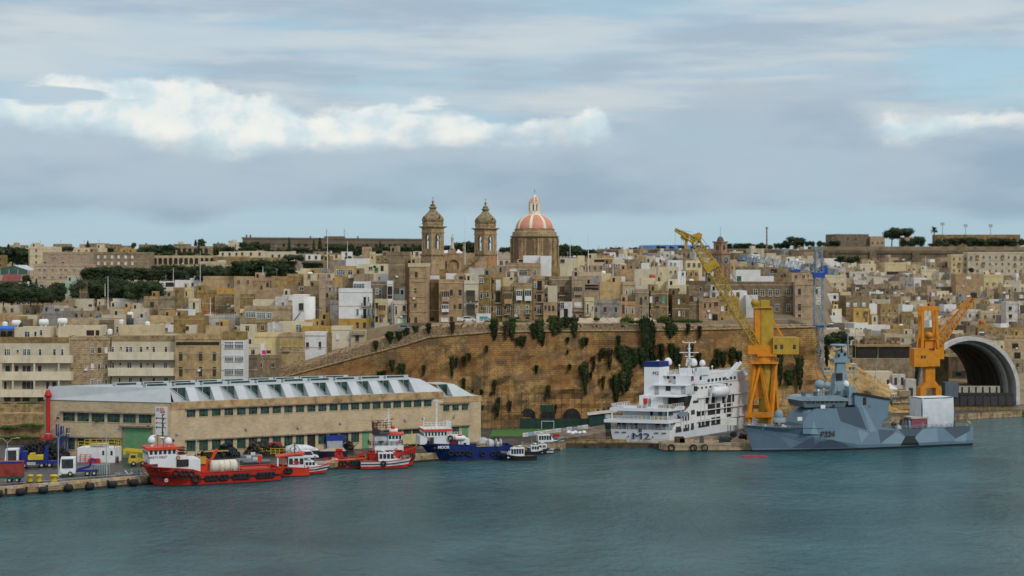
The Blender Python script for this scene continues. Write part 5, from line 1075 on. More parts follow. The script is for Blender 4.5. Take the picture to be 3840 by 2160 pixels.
def tree(px,ybase,hpx,wpx,Y,kind,label=None):
 s=Y/F;c,tr=random.choice(KINDS[kind]);H=hpx*s
 norm={'round':1.0,'wide':2.1,'cypress':.28,'umbrella':1.4}[kind]
 nm,ds=KN[kind]
 size='tall' if H>13 else('small' if H<6 else 'mid-sized')
 t=thing(nm,label or f'{size} {ds} {near(px, ybase)}','tree',(PX(px,Y),Y,PZ(ybase,Y)),random.uniform(-.4,.4),'trees on the hillside')
 sx=wpx*s/norm
 put('crown',c,t,None,None,(sx,sx,H));put('trunk',tr,t,None,None,(*(2*[{'cypress':H*.4,'umbrella':sx*1.7}.get(kind,sx)]),H))
 return t
def grove(T,x0,x1,yt,yb,Y,n,kind='round',h0=40,h1=60,w=1.2,Ys=12):
 for i in range(n):
  cx=x0+(x1-x0)*(i+random.uniform(.1,.9))/n;f=random.random()
  hp=random.uniform(h0,h1);yb_=T.y(yt)+hp*.92+(T.y(yb)-T.y(yt)-hp*.92)*f
  k=kind if kind!='mix' else random.choice(['round','round','wide','round','cypress'])
  ww=hp*w*random.uniform(.85,1.3)*(1.7 if k=='wide' else(.22 if k=='cypress' else 1))
  tree(T.x(cx),yb_,hp,ww,Y-f*Ys,k)
grove(C1,-40,290,200,420,860,5,'round',45,70);grove(C1,-60,300,190,330,930,4,'wide',25,40)
grove(C1,-60,660,545,760,660,9,'mix',50,80);grove(C1,0,560,600,770,600,7,'wide',45,65)
grove(C1,880,1640,400,560,735,11,'round',40,62);grove(C1,880,1500,520,740,640,10,'wide',55,85);grove(C1,1480,2060,380,560,740,9,'mix',42,65);grove(C1,1950,2560,390,540,720,8,'wide',45,60)
grove(C1,1490,1720,180,290,845,4,'round',30,42);grove(C1,2120,2560,195,290,870,7,'round',25,40);grove(C1,560,760,200,250,900,3,'wide',12,20);grove(C1,1020,1120,215,262,895,2,'round',16,20);grove(C1,1380,1500,200,290,850,2,'round',28,34);grove(C1,1500,2100,250,320,840,5,'wide',18,28)
tree(C1.x(883),C1.y(215),27,14,960,'cypress');tree(C1.x(1968),C1.y(200),26,14,900,'cypress');tree(C1.x(1998),C1.y(290),54,13,845,'cypress');tree(C1.x(2030),C1.y(200),30,30,900,'round');tree(C1.x(1342),C1.y(215),22,20,960,'round');tree(C1.x(265),C1.y(555),26,36,650,'round');tree(C1.x(85),C1.y(230),20,16,980,'cypress')
grove(C3,-20,520,340,500,700,9,'mix',50,70);grove(C3,20,270,150,250,1040,4,'round',26,36);grove(C3,240,1250,200,285,1040,14,'wide',14,26);grove(C3,1080,1830,175,300,1030,12,'round',26,40);grove(C3,620,830,350,430,650,3,'round',26,32);grove(C3,780,1100,290,335,780,4,'wide',12,18)
tree(C3.x(545),C3.y(420),52,78,690,'umbrella');tree(C3.x(495),C3.y(270),60,14,1030,'cypress');tree(C3.x(742),C3.y(275),52,15,1030,'cypress');tree(C3.x(805),C3.y(285),64,22,1020,'cypress');tree(C3.x(1120),C3.y(270),38,16,1020,'cypress');tree(C3.x(1410),C3.y(265),44,15,1020,'cypress');grove(C3,880,1060,170,280,1020,3,'round',34,42)
grove(C5,760,1000,815,960,900,3,'round',40,46);grove(C5,580,660,855,950,900,1,'round',24,28);grove(C5,1360,1500,880,960,900,2,'round',20,24);grove(C3,2180,2380,160,250,900,2,'round',30,34)
for cx,w_,y_ in((800,40,180),(860,46,172),(925,50,178),(985,50,195),(1040,44,222),(1080,30,245),(1140,26,225),(830,40,200),(900,44,205),(960,44,215)):tree(C6.x(cx),C6.y(298),(298-y_)/2.683*1.02,w_,900+random.uniform(-8,8),'round')
grove(C6,1290,1640,205,232,1090,6,'wide',7,11);grove(C6,1750,2330,190,225,1085,8,'wide',9,14);grove(C6,2490,2600,165,232,1085,2,'round',22,26);grove(C8,0,120,265,330,1088,3,'round',22,28);grove(C8,120,460,265,328,1086,5,'wide',22,30)
tree(C8.x(535),C8.y(315),46,74,1084,'umbrella');grove(C8,460,920,240,300,1084,5,'wide',20,28);tree(C8.x(1390),C8.y(300),62,70,1095,'umbrella');tree(C8.x(1480),C8.y(300),72,92,1092,'umbrella');tree(C8.x(1620),C8.y(296),40,66,1094,'wide');tree(C8.x(1530),C8.y(296),28,60,1090,'wide');grove(C8,1810,2600,215,300,1098,10,'wide',26,34);tree(C8.x(1745),C8.y(296),12,24,1090,'round');grove(C8,920,1100,375,450,900,3,'round',24,30);grove(C8,2050,2150,480,540,800,1,'round',14,18)
grove(C8,820,960,1060,1200,548,3,'round',50,60)
Yp=1092;s=Yp/F;t=thing('palm_tree','single tall palm on the right skyline','tree',(PX(C8.x(1768),Yp),Yp,PZ(C8.y(292),Yp)))
hp=58*s;MB().tube((0,0,0),(.2,0,hp),.45,.35,7).build('trunk',BARK,t)
b=MB();rnd=random.Random(2)
for i in range(90):
 a=rnd.uniform(0,6.3);el_=rnd.uniform(-.5,1.3);L=rnd.uniform(2.4,3.4);p=Vector((.2,0,hp+.3));d=Vector((cos(a)*cos(el_),sin(a)*cos(el_),sin(el_)))
 for k in range(4):
  q=p+d*L/4;w=.6*(1-k/5);sd_=Vector((-sin(a),cos(a),0))*w;b.poly([p-sd_,q-sd_*.8,q+sd_*.8,p+sd_]);p=q;d=(d+Vector((0,0,-.28))).normalized()
b.build('crown',LF1,t)
def bsurf(px,z):
 k=(px-1920)/F;best=None
 for s0,s1 in zip(BS,BS[1:]):
  a=s0[0]-k*s0[1];c=s1[0]-k*s1[1]
  if a*c<=0 and a!=c:
   f=a/(a-c);Y=s0[1]+(s1[1]-s0[1])*f;zc=s0[3]+(s1[3]-s0[3])*f;bt=s0[4]+(s1[4]-s0[4])*f
   if best is None or Y<best[0]:best=(Y,zc,bt)
 if not best:return 500
 Y,zc,bt=best;t=max(0,min(1,(z-1.5)/(zc-1.5)));return Y-bt*(1-t)
def dropmesh(seed,kind=0):
 rnd=random.Random(seed);b=MB();bl=[];n=7
 for i in range(n):
  f=(i+.3)/n;w=(.42+.12*rnd.random())*(1-f**2.2)+.06
  bl.append((rnd.uniform(-.08,.08),0,-f,w,.16,.13))
  if rnd.random()<.6:bl.append((rnd.uniform(-.3,.3)*(1-f),0,-f-.05,w*.5,.14,.10))
 leafcloud(b,bl,620,.055,rnd);return b.mesh('foliage',[LF2,LF3,LF4][kind])
from mathutils.bvhtree import BVHTree
V_=[];F_=[]
for o_ in bast.children:
 if o_.name.split('.')[0]in('masonry_face','parapet','cordon'):
  k_=len(V_);V_+=[v.co+Vector((0,480,0))for v in o_.data.vertices];F_+=[tuple(i+k_ for i in p_.vertices)for p_ in o_.data.polygons]
BT=BVHTree.FromPolygons(V_,F_)
def wallY(px,py):
 d=Vector(((px-1920)/F,1,-(py-YH)/F));h_=BT.ray_cast(Vector((0,0,HC)),d.normalized(),900);return h_[0].y if h_[0]else None
DROPS=[dropmesh(i*3+1)for i in range(5)];DROPB=[dropmesh(77,2),dropmesh(78,2)]
SH=[]
def shrub(T,cx,y0,y1,w,brown=0,Yfix=None):
 px=T.x(cx);ya,yb=T.y(y0),T.y(y1);z=PZ((ya+yb)/2,485);Y=Yfix or(min([q for q in(wallY(px+dx_,ya+(yb-ya)*f_)for dx_ in(-5,0,5)for f_ in(.3,.6,.9))if q]or[486])-.35)
 s=Y/F;me=random.choice(DROPB if brown else DROPS)
 o=put('hanging_shrub',me,None,(PX(px,Y),Y,PZ(ya,Y)),random.uniform(-.15,.15),(w*1.02/T.k*s,5.0,(yb-ya)*1.05*s))
 zone='high' if ya<1300 else('midway' if ya<1450 else 'low')
 col='brown dried' if brown else 'dark green';sz='large' if(yb-ya)>75 else('small' if(yb-ya)<40 else 'medium')
 wh_='on the ramp wall' if px<1600 else('above warehouse annex' if px<1850 else('above football pitch' if px<2250 else('behind white ship funnel' if px<2500 else('behind white ship masts' if px<2750 else 'behind yellow crane'))))
 tag(o,f'{sz} {col} hanging shrub {zone} {wh_}','shrub','hanging shrubs on the bastion')
for e in((145,935,1130,95),(265,960,1125,75,1),(325,925,1135,85),(430,1105,1205,85),(380,1120,1195,50,1),(545,980,1120,80),(600,940,1140,110),(630,1060,1195,60),(740,905,1085,130),(800,930,1060,90),(950,920,1105,95),(870,915,1010,120),(885,1115,1170,35),(1040,1115,1215,50),(1075,1120,1190,40),(1395,1100,1195,42),(67,1200,1260,30),(883,1240,1280,24),(1325,1235,1262,26),(905,1385,1440,28),(570,1400,1470,38),(1670,940,1449,120),(1735,1005,1400,75),(1700,960,1300,130),(1920,980,1110,110),(1960,1000,1080,80),(1900,960,1060,90),(2092,980,1078,48),(2212,1005,1120,48,1),(1240,1225,1310,55),(1210,1265,1345,42),(1145,1310,1440,42,1),(1440,1205,1390,150),(1385,1225,1330,60),(1560,1228,1400,110),(1630,1225,1400,90),(1490,1300,1560,110),(1305,1240,1430,60,1),(1828,1185,1345,65),(1925,1180,1330,75),(1975,1220,1390,80),(2010,1280,1400,60),(2130,1180,1330,50),(2205,1270,1390,50),(2400,1235,1400,60),(2450,1260,1400,80),(2360,1330,1440,50),(2540,1225,1400,75),(1770,1290,1370,60)):
 shrub(C6,*e)
C7=CR(1800,1300,2.683)
for e in((1060,170,465,70),(1020,195,290,50),(1370,290,520,80),(1440,265,470,90),(1480,300,440,70),(1370,405,570,70),(1240,300,425,45),(1322,318,405,36),(1120,250,320,26),(690,395,520,46),(568,190,270,34),(905,180,232,26),(150,340,460,36),(15,430,490,38),(190,515,600,42),(175,580,700,55),(300,550,645,42),(117,455,485,22),(760,590,670,30),(1305,610,650,36),(1248,625,655,24),(1190,630,660,20),(25,590,640,24),(1500,100,380,90)):
 shrub(C7,*e)
for e in((1365,1150,1245,50),(1510,1060,1170,75),(1480,1080,1120,60),(1598,1055,1140,85),(1680,1020,1085,50),(1650,1040,1085,40),(1765,1000,1065,80),(1898,975,1075,60),(2135,960,1075,60,1),(2485,1200,1260,28),(2308,1275,1355,36),(2130,1315,1510,50),(2182,1315,1400,30),(2250,1308,1400,38),(1530,1345,1460,60),(1625,1385,1530,85),(1400,1460,1525,55),(1445,1450,1525,55),(1847,1400,1490,46,1),(2250,1530,1650,38,1),(2428,1640,1705,40),(2340,1640,1670,22),(2530,1665,1700,20)):
 shrub(C3,*e)
for e in((30,1240,1370,60),(395,1250,1520,60),(570,1290,1560,85),(690,1210,1340,50),(812,1190,1360,50),(480,1400,1530,110),(745,1215,1290,36)):shrub(C8,*e,Yfix=513 if e[0]>600 else 496)
def bank(T,x0,x1,y0,y1,Y,n,label):
 rnd=random.Random(int(x0));b=MB();s=Y/F;bl=[]
 for i in range(n):
  cx=x0+(x1-x0)*(i+.5)/n;hh=(y1-y0)/T.k*s*(.5+.5*sin(pi*(i+.5)/n));bl.append((PX(T.x(cx),Y),0,PZ(T.y(y1),Y)+hh*.3,(x1-x0)/T.k*s/n*.8,.9,hh*.6))
 leafcloud(b,bl,110*n,.16,rnd);o=b.build('green_growth',LF3,None,(0,Y,0));tag(o,label,'plants')
bank(CC,1385,1500,1008,1062,494,5,'bright green creeper mat on the parapet below the teal shuttered kiosk');bank(CC,1620,1960,1005,1055,494,9,'long strip of green plants along the bastion top below the sandy house');bank(CB,1650,2080,1150,1200,500,10,'long low green hedge on the bastion top near the crane jib');bank(CB,1420,1660,1085,1200,499,6,'bushy dark growth on the bastion top beside the green hedge');bank(CB,880,1080,1080,1220,495,6,'sloping green bush against the orange rose house foot');bank(CB,1090,1260,1150,1210,495,5,'green bush on the parapet between tarpaulin roofs')
bank(CB,495,575,1120,1170,495,3,'small round bush at the foot of the patched grey house');bank(CR(0,1350,2.683),0,130,425,460,449,5,'weeds along the top of the lower left retaining wall');bank(CR(0,1350,2.683),180,440,420,445,449,7,'weeds on the retaining wall top next to the warehouse')
#  THE REST OF THE PACKED TOWN
rf=random.Random(5)
def overl(a,b_):
 w=min(a[1],b_[1])-max(a[0],b_[0]);h_=min(a[3],b_[3])-max(a[2],b_[2])
 return max(0,w)*max(0,h_)
COLW=['sand']*5+['tan']*5+['brown']*3+['ochre']*1+['pink']*3+['cream']*3+['pale']*2+['yellow']*2+['white']*3+['dirty']*2+['grey']*2
def fill(x0,x1,y0,y1,n,wm=(5,11),hm=(3.5,8),cols=COLW,seed=None,big=0):
 made=0;tries=0
 while made<n and tries<n*25:
  tries+=1
  xc=rf.uniform(x0,x1);yb=rf.uniform(y0,y1);Y=yfor(xc,yb)+rf.uniform(-4,4);s=Y/F
  w=rf.uniform(*wm)/s;hh=rf.uniform(*hm)/s
  r=(xc-w/2,xc+w/2,yb-hh,yb,Y)
  if r[2]<948 and Y<1000:continue
  bad=False;ar=w*hh;cov=0
  for q in RECTS:
   o=overl(r,q)
   if o<=0:continue
   qa=(q[1]-q[0])*(q[3]-q[2])
   if q[4]>Y:
    lim=.10 if q not in FILLED else .45
    if o>lim*min(qa,ar):bad=True;break
   else:cov+=o
  if bad or cov>ar*.8:continue
  c=rf.choice(cols);H_=hh*s;W_=w*s
  n_c=max(1,int(W_/3.2));n_r=max(1,int(H_/3.6))
  yaw=rf.choice([0,8,18,-14,30,24,-22,0,14]);fe='n'+('h' if rf.random()<.3 else '')+('T' if rf.random()<.28 else '')+('a' if rf.random()<.25 else '')+('p' if rf.random()<.12 else '')+('A' if rf.random()<.2 else '')
  if ar<AMIN:
   far_house(r,Y,yaw,c,n_c,n_r,rf.random());RECTS.append(r);FILLED.append(r);made+=1;continue
  house(r[0],r[1],r[2],r[3],Y,yaw,c,f'{n_c}x{n_r}' if rf.random()<.8 else None,None,far=Y>560,feats=fe,wst=rf.choice('swsbk'),ws=(rf.choice([.8,1.0]),rf.choice([1.1,1.4,1.6])))
  FILLED.append(RECTS[-1]);made+=1
FILLED=[];AMIN=2750
FH={}
FM=[HM[k]for k in('sand','tan','brown','ochre','pink','cream','pale','yellow','white','dirty','grey')];FK=['sand','tan','brown','ochre','pink','cream','pale','yellow','white','dirty','grey']
FAR=MB()
def far_house(r,Y,yaw,c,nc,nr,rv):
 s=Y/F;w=(r[1]-r[0])*s*.9;H_=(r[3]-r[2])*s;z0=PZ(r[3],Y);th=R(yaw);d=w*.8;m=FK.index(c);cx=PX((r[0]+r[1])/2,Y)
 def T(x,y,z):return(cx+x*cos(th)-y*sin(th),Y+x*sin(th)+y*cos(th),z0+z)
 def bx(x0,x1,y0,y1,a,b_,m,top=None):
  vs=[T(*q)for q in((x0,y0,a),(x1,y0,a),(x1,y1,a),(x0,y1,a),(x0,y0,b_),(x1,y0,b_),(x1,y1,b_),(x0,y1,b_))]
  FAR.raw(vs,[(0,1,5,4),(1,2,6,5),(2,3,7,6),(3,0,4,7)],m);FAR.raw(vs[4:],[(0,1,2,3)],m if top is None else top)
 bx(-w/2,w/2,0,d,-3.5,H_-.5,m,11)
 bx(-w/2,w/2,-.05,.2,H_-.5,H_,m);bx(-w/2,-w/2+.25,.2,d,H_-.5,H_,m);bx(w/2-.25,w/2,.2,d,H_-.5,H_,m)
 for j in range(nr):
  for i in range(nc):
   if rf.random()<.25:continue
   x=-w/2+w*(i+.5)/nc;z=(H_-.8)*(j+.3)/nr;bx(x-.45,x+.45,-.12,0,z,z+rf.choice([1.1,1.5,1.9]),12)
   bx(x-.6,x+.6,-.2,0,z-.15,z,6)
 if rv<.3:bx(-w*.3,0,d*.4,d*.8,H_-.5,H_+1.8,rf.choice([m,6,8]))
 if .3<rv<.55:
  x=rf.uniform(-.3,.3)*w;bx(x,x+1.2,d*.3,d*.3+1.1,H_-.5,H_+.9,rf.choice([8,8,13,14]))
 if .5<rv<.8:x=rf.uniform(-.4,.4)*w;bx(x,x+.12,d*.3,d*.3+.12,H_-.5,H_+2.6,13);bx(x-.6,x+.6,d*.3,d*.3+.1,H_+2.2,H_+2.3,13)
fill(3130,3860,1000,1100,70,(6,12),(3.5,7));fill(3130,3860,1080,1230,80,(5,11));fill(3100,3860,1210,1400,75,(5,11));fill(3090,3500,1380,1530,14,(5,9),(3,5))
fill(2140,3060,962,1060,75,(5,11),(3.2,6));fill(2200,3050,1050,1120,18,(5,9),(3.2,6))
fill(560,1560,950,1060,52,(6,12),(3,5));fill(0,950,1110,1250,62,(4,9),(3,6));fill(900,1560,1050,1170,36,(4,9),(3,6.5));fill(1560,2260,1000,1120,20,(5,9),(3,5))
fill(60,900,930,975,16,(8,14),(3,5))
struct(FAR.build('distant_houses',FM+[ROOFM,GLASS,TANKK,TANKB]),'stuff')
print('HOUSES',len([o for o in THINGS if o['category']=='house']))
def tankmesh(kind):
 b=MB()
 if kind=='w':b.lathe([(0,0),(.75,0),(.8,.2),(.8,1.2),(.7,1.5),(.2,1.65),(0,1.68)],n=12);m=TANKW
 elif kind=='d':b.lathe([(0,-.9),(.5,-.82),(.62,-.6),(.62,.6),(.5,.82),(0,.9)],(0,0,.75),12,ax='x');b.box(-.5,-.3,-.4,.4,0,.3).box(.3,.5,-.4,.4,0,.3);m=TANKW
 elif kind=='k':b.lathe([(0,0),(.75,0),(.8,.2),(.8,1.2),(.7,1.5),(.2,1.65),(0,1.68)],n=12);m=TANKK
 elif kind=='b':b.lathe([(0,0),(.6,0),(.6,1.2),(0,1.25)],n=10);m=TANKB
 elif kind=='r':b.lathe([(0,-1),(.6,-.9),(.8,-.6),(.8,.6),(.6,.9),(0,1)],(0,0,.9),12,ax='x');m=TANKR
 return b.mesh('water_tank',m)
TK={k:tankmesh(k)for k in 'wdkbr'};TD={'w':'round white plastic','d':'white lying drum','k':'black plastic','b':'bright blue','r':'red oxide'}
def tank(px,py,Y,k,label=None,sc=1):
 o=put('water_tank',TK[k],None,(PX(px,Y),Y,PZ(py,Y)),rf.uniform(-.3,.3),sc)
 return tag(o,label or f'{TD[k]} water tank on a roof {near(px, py)}','water tank','rooftop water tanks')
for t,lx,ly,r,xm,yt in TANKS:
 k=rf.choice('wwwdddkkkbr');p=Matrix.Translation(t.location)@Matrix.Rotation(t.rotation_euler.z,4,'Z')@Vector((lx,ly,r))
 o=put('water_tank',TK[k],None,p,rf.uniform(-.3,.3),rf.uniform(.85,1.15));tag(o,f'{TD[k]} water tank on a roof {near(xm, yt)}','water tank','rooftop water tanks')
for cx,cy,k,sc in((165,1010,'d',1.5),(205,1012,'k',.9),(440,1005,'d',1.6),(628,995,'d',1.6),(50,1012,'w',1),(985,918,'b',1),(1310,925,'w',1.5),(1222,985,'w',.9),(1308,990,'k',1.3),(2350,830,'d',1.2),(2080,885,'r',1.1),(1503,655,'r',1.2),(1732,995,'b',.8),(1955,535,'w',1.3),(1888,535,'k',1.4),(2085,535,'r',1),(635,785,'k',1),(1105,1085,'w',1),(1775,900,'w',.8),(1818,900,'w',.8)):
 px,py=C1.x(cx),C1.y(cy);tank(px,py,466 if cy>980 and cx<1500 else yfor(px,py+20)+3,k,None,sc)
for cx,cy,k,sc in((940,580,'w',1.2),(655,525,'k',1.2),(548,520,'w',.9),(1120,515,'w',1),(1378,488,'w',.9),(868,670,'w',.9),(280,975,'w',1),(462,960,'w',1)):tank(C3.x(cx),C3.y(cy),yfor(C3.x(cx),C3.y(cy)+12),k,None,sc)
for px,y0,y1,Y in((751,942,1090,640),(405,1037,1155,560),(650,1006,1060,640),(789,1118,1178,530),(1228,883,1008,600),(1303,905,978,640),(986,1000,1032,570),(1744,815,992,600),(2138,885,985,640),(2206,878,1020,600),(2299,990,1035,590),(1866,905,995,590),(3471,960,1017,820),(394,1065,1110,560),(866,915,990,900)):
 o=MB().tube((0,0,0),(0,0,(y1-y0)*Y/F),.14,.07,7).lathe([(0,0),(.14,.1),(0,.2)],(0,0,(y1-y0)*Y/F),6).build('flagpole',WHP,None,(PX(px,Y),Y,PZ(y1,Y)));tag(o,f'tall thin white pole rising above the roofs {near(px, y1)}','pole','white poles above the roofs')
for i,(cx,cy)in enumerate(((1845,90),(2052,105),(2275,105))):
 Y=1118;H_=(185-cy)/2.383*Y/F;o=MB().tube((0,0,0),(0,0,H_),.3,.2,6).box(-1.3,1.3,-.3,.3,H_-.8,H_+1.2).build('floodlight_mast',STEEL,None,(PX(C8.x(cx),Y),Y,PZ(C8.y(192),Y)));tag(o,f'floodlight mast on the flat skyline building, {("left of three, nearest the palm", "middle of three", "right of three")[i]}','floodlight','floodlight masts on the right skyline')
Y=900;H_=92/2.683*Y/F*2.4;o=MB().tube((0,0,0),(0,0,H_),.22,.15,6).box(-1.5,1.0,-.2,.2,H_-.4,H_+.4).build('floodlight_mast',STEEL,None,(PX(C1.x(2325),Y),Y,PZ(C1.y(370),Y)));tag(o,'single floodlight mast above the wood on the left skyline','floodlight')
o=MB().tube((0,0,0),(0,0,15),.6,.45,8).box(-.8,.8,-.8,.8,15,15.8).build('chimney_stack',KS_,None,(PX(C8.x(275),1050),1050,PZ(C8.y(325),1050)-1));tag(o,'lone slender stone chimney rising above the rampart','chimney')
LN=thing('clothes_line','pink and dark laundry hanging on a line on the white terrace','laundry',(PX(C3.x(218),492),492,PZ(C3.y(1288),492)))
MB().bar((0,0,1.35),(3.2,0,1.35),.04).bar((0,0,0),(0,0,1.4),.06).bar((3.2,0,0),(3.2,0,1.4),.06).build('line',STEEL,LN)
MB().box(.1,1.3,-.03,.03,.05,1.33).build('pink_cloth',mat('pink_cloth',(.62,.03,.22),.9),LN);MB().box(1.5,2.8,-.03,.03,.35,1.33).build('dark_cloth',mat('dark_cloth',(.06,.04,.06),.9),LN)
PG_=thing('pergola','black iron roof pergola frame beside the white drum tank','pergola',(PX(C1.x(2162),520),520,PZ(C1.y(908),520)))
b=MB();
for i in range(7):b.bar((i,0,0),(i,0,2.3),.12).bar((i,3,0),(i,3,2.3),.12).bar((i,0,2.3),(i,3,2.3),.1)
for z in(.8,1.5,2.3):b.bar((0,0,z),(6,0,z),.1)
b.build('frame',IRON,PG_)
AW=MB().poly([(-4,-1.6,.2),(2.2,-1.6,.2),(2.2,1,.9),(-4,1,.9)]).poly([(-4,-1.6,.2),(2.2,-1.6,.2),(2.2,-1.6,-.25),(-4,-1.6,-.25)]).build('awning',mat('bright_blue_awning',(.02,.13,.45),.7),None,(PX(C1.x(70),460),460,PZ(C1.y(1030),460)));tag(AW,'bright blue awning on a roof at the left edge of the picture','awning')
Y=690;s=Y/F;t=thing('sports_stand','covered sports stand with white roof and red seating at the far left','grandstand',(PX(0,Y),Y,PZ(C1.y(545),Y)))
X=lambda c:c/2.683*s;Z=lambda c:(545-c)/2.683*s
MB().raw([(X(-60),0,Z(440)),(X(135),0,Z(388)),(X(205),9,Z(385)),(X(20),9,Z(432))],[(0,1,2,3)]).raw([(X(135),0,Z(388)),(X(285),0,Z(440)),(X(285),9,Z(430)),(X(205),9,Z(385))],[(0,1,2,3)]).build('roof',WMET,t)
MB().raw([(X(-60),.2,Z(440)),(X(135),.2,Z(392)),(X(285),.2,Z(442)),(X(285),.2,Z(480)),(X(-60),.2,Z(480))],[(0,1,2,3,4)]).build('netting',mat('green_netting',(.05,.11,.09),.8),t)
b=MB()
for i in range(8):b.box(X(40),X(205),-4+i*.5,-3.5+i*.5,Z(545),Z(540-i*9))
b.build('seating',mat('faded_red_seats',(.30,.10,.10),.8),t)
for cx in(0,90,180,280):MB().bar((X(cx),.1,Z(545)),(X(cx),.1,Z(430)),.25).build('column',STEEL,t)
def carmesh(L,H_,W_,body,t):
 b=MB();pf=[(-L/2,.35),(-L/2,.85),(-L*.42,.95),(-L*.36,H_),(L*.12,H_),(L*.27,.98),(L*.46,.85),(L/2,.6),(L/2,.35)]
 n=len(pf);b.raw([(x,-W_/2,z)for x,z in pf]+[(x,W_/2,z)for x,z in pf],[tuple(range(n)),tuple(range(n,2*n))[::-1]]+[((i+1)%n,i,n+i,n+(i+1)%n)for i in range(n)])
 b.build('body',body,t)
 for sg in(-1,1):MB().poly([(-L*.39,sg*(W_/2+.01),1.0),(L*.21,sg*(W_/2+.01),1.0),(L*.10,sg*(W_/2+.01),H_-.1),(-L*.33,sg*(W_/2+.01),H_-.1)]).build('side_window',GLASS,t)
 MB().poly([(L*.265,-W_/2+.1,1.0),(L*.265,W_/2-.1,1.0),(L*.135,W_/2-.15,H_-.05),(L*.135,-W_/2+.15,H_-.05)]).build('windscreen',GLASSB,t).location=(.03,0,.02)
 for x in(-L*.31,L*.31):
  for sg in(-1,1):MB().lathe([(0,-.12),(.34,-.12),(.36,0),(.34,.12),(0,.12)],n=14,ax='y').lathe([(.2,-.13),(0,-.13)],n=10,ax='y',m=1).lathe([(0,.13),(.2,.13)],n=10,ax='y',m=1).build('wheel',[BLACK,STEEL],t,(x,sg*(W_/2-.08),.36))
p=(PX(C3.x(1655),496),496,PZ(C3.y(1040),496));t=thing('parked_car','silver hatchback parked beside the ramp wall near the tall tower house','car',p,R(15));carmesh(4.3,1.65,1.8,mat('silver_car_paint',(.34,.37,.40),.3,.5),t)
p=(PX(C3.x(2300),497),497,PZ(C3.y(955),497));t=thing('parked_car','white car roof showing behind the parapet below the peach house','car',p,0);carmesh(4.3,1.6,1.8,mat('white_car_paint',(.72,.73,.74),.3),t)
for i,(x0,x1,y0,y1)in enumerate(((250,570,1160,1215),(570,760,1155,1215),(760,1000,1155,1210),(1050,1240,1160,1180),(1265,1420,1150,1190))):
 Y=494;a,c=PX(CB.x(x0),Y),PX(CB.x(x1),Y);z0,z1=PZ(CB.y(y1),Y),PZ(CB.y(y0),Y)
 b=MB();k=5
 for j in range(k):
  f0,f1=j/k,(j+1)/k;b.poly([(a+(c-a)*f0,Y,z0),(a+(c-a)*f1,Y,z0+.1),(a+(c-a)*f1-1.5,Y+6,z1+.3*(j%2)),(a+(c-a)*f0-1.5,Y+6,z1+.3*((j+1)%2))])
 o=b.build('canopy_roof',mat('sun_bleached_sheeting',(.46,.37,.28),.9,var=.15));tag(o,f'faded beige sheet roof on the bastion top, {("leftmost", "second from the left", "third from the left", "fourth from the left", "rightmost")[i]} of five','canopy','sheet roofs on the bastion')
RW=thing('retaining_wall','stepped old stone retaining wall with green ledges left of the warehouse','wall',(0,0,0))
RWM=mat('old_retaining_stone',(.34,.24,.12),.95,var=.3,nsc=.6,brick=(1.0,.5,.35),stain=.6,grime=.5,bump=.5)
for i,(y0,y1,Y)in enumerate(((1518,1552,446),(1552,1594,441),(1594,1640,437),(1640,1720,433))):
 MB().prism([(PX(-330,Y),Y),(PX(172,Y),Y+1),(PX(172,Y),Y+14),(PX(-330,Y),Y+14)],-1,PZ(y0,Y),0).build('stone_tier',RWM,RW)
bank(C2,0,160,655,690,436.5,8,'green weeds along the middle ledge of the left retaining wall');bank(C2,170,440,635,665,436.5,9,'green weeds on the middle ledge close to the red duct');bank(C2,0,400,755,790,432.5,10,'straggly weeds on the lowest ledge of the left retaining wall')
#  DOCKSIDE RIGHT: ARCH, CRANES, SHEDS
D8=CR(2760,1200,2.383);D7=CR(1800,1300,2.683)
YEL=mat('crane_yellow',(.43,.27,.03),.5,var=.12,stain=.25,stcol=(.25,.12,.03));ORG=mat('crane_orange',(.62,.23,.015),.5,var=.1,stain=.15)
BLU=mat('tower_crane_blue',(.02,.07,.35),.5);BLG=mat('tower_crane_blue_grey',(.20,.27,.34),.6)
def lattice(b,a,c,w0,w1,n,r,m=0,tri=False,up=Vector((0,0,1))):
 a,c=Vector(a),Vector(c);d=(c-a).normalized();X=d.cross(up)
 if X.length<.1:X=Vector((1,0,0))
 X.normalize();Y_=X.cross(d).normalized()
 cor=[(1,1),(1,-1),(-1,-1),(-1,1)]if not tri else[(0,1.2),(1,-.6),(-1,-.6)]
 pt=lambda i,q:a.lerp(c,i/n)+(X*cor[q][0]+Y_*cor[q][1])*(w0+(w1-w0)*i/n)/2
 k=len(cor)
 for q in range(k):b.bar(pt(0,q),pt(n,q),r*1.6,None,m)
 for i in range(n):
  for q in range(k):
   q2=(q+1)%k;b.bar(pt(i,q),pt(i,q2),r,None,m)
   b.bar(pt(i,q)if i%2 else pt(i,q2),pt(i+1,q2)if i%2 else pt(i+1,q),r,None,m)
 return b
Yt=506;s=Yt/F;t=thing('tower_crane','slim blue grey lattice tower crane with its jib pointing left','crane',(PX(C8.x(738),Yt),Yt,1.5))
Z=lambda cy:PZ(C8.y(cy),Yt)-1.5;X=lambda cx:(cx-738)/2.383*s
lattice(MB(),(0,0,0),(0,0,Z(575)),2.6,2.6,26,.13).build('mast',BLG,t)
MB().prism([(-1.7,-1.7),(1.7,-1.7),(1.7,1.7),(-1.7,1.7)],Z(575),Z(545)).box(-2.2,2.2,-1.4,1.4,Z(545),Z(530)).box(1.0,2.6,-1,1,Z(530),Z(465)).build('slewing_head',BLU,t)
MB().box(-1.5,1.5,-1.5,1.5,Z(1020),Z(1000)).build('climbing_collar',BLU,t)
lattice(MB(),(0,0,Z(530)),(0,0,Z(300)),2.2,2.0,7,.14).build('cat_head',BLG,t)
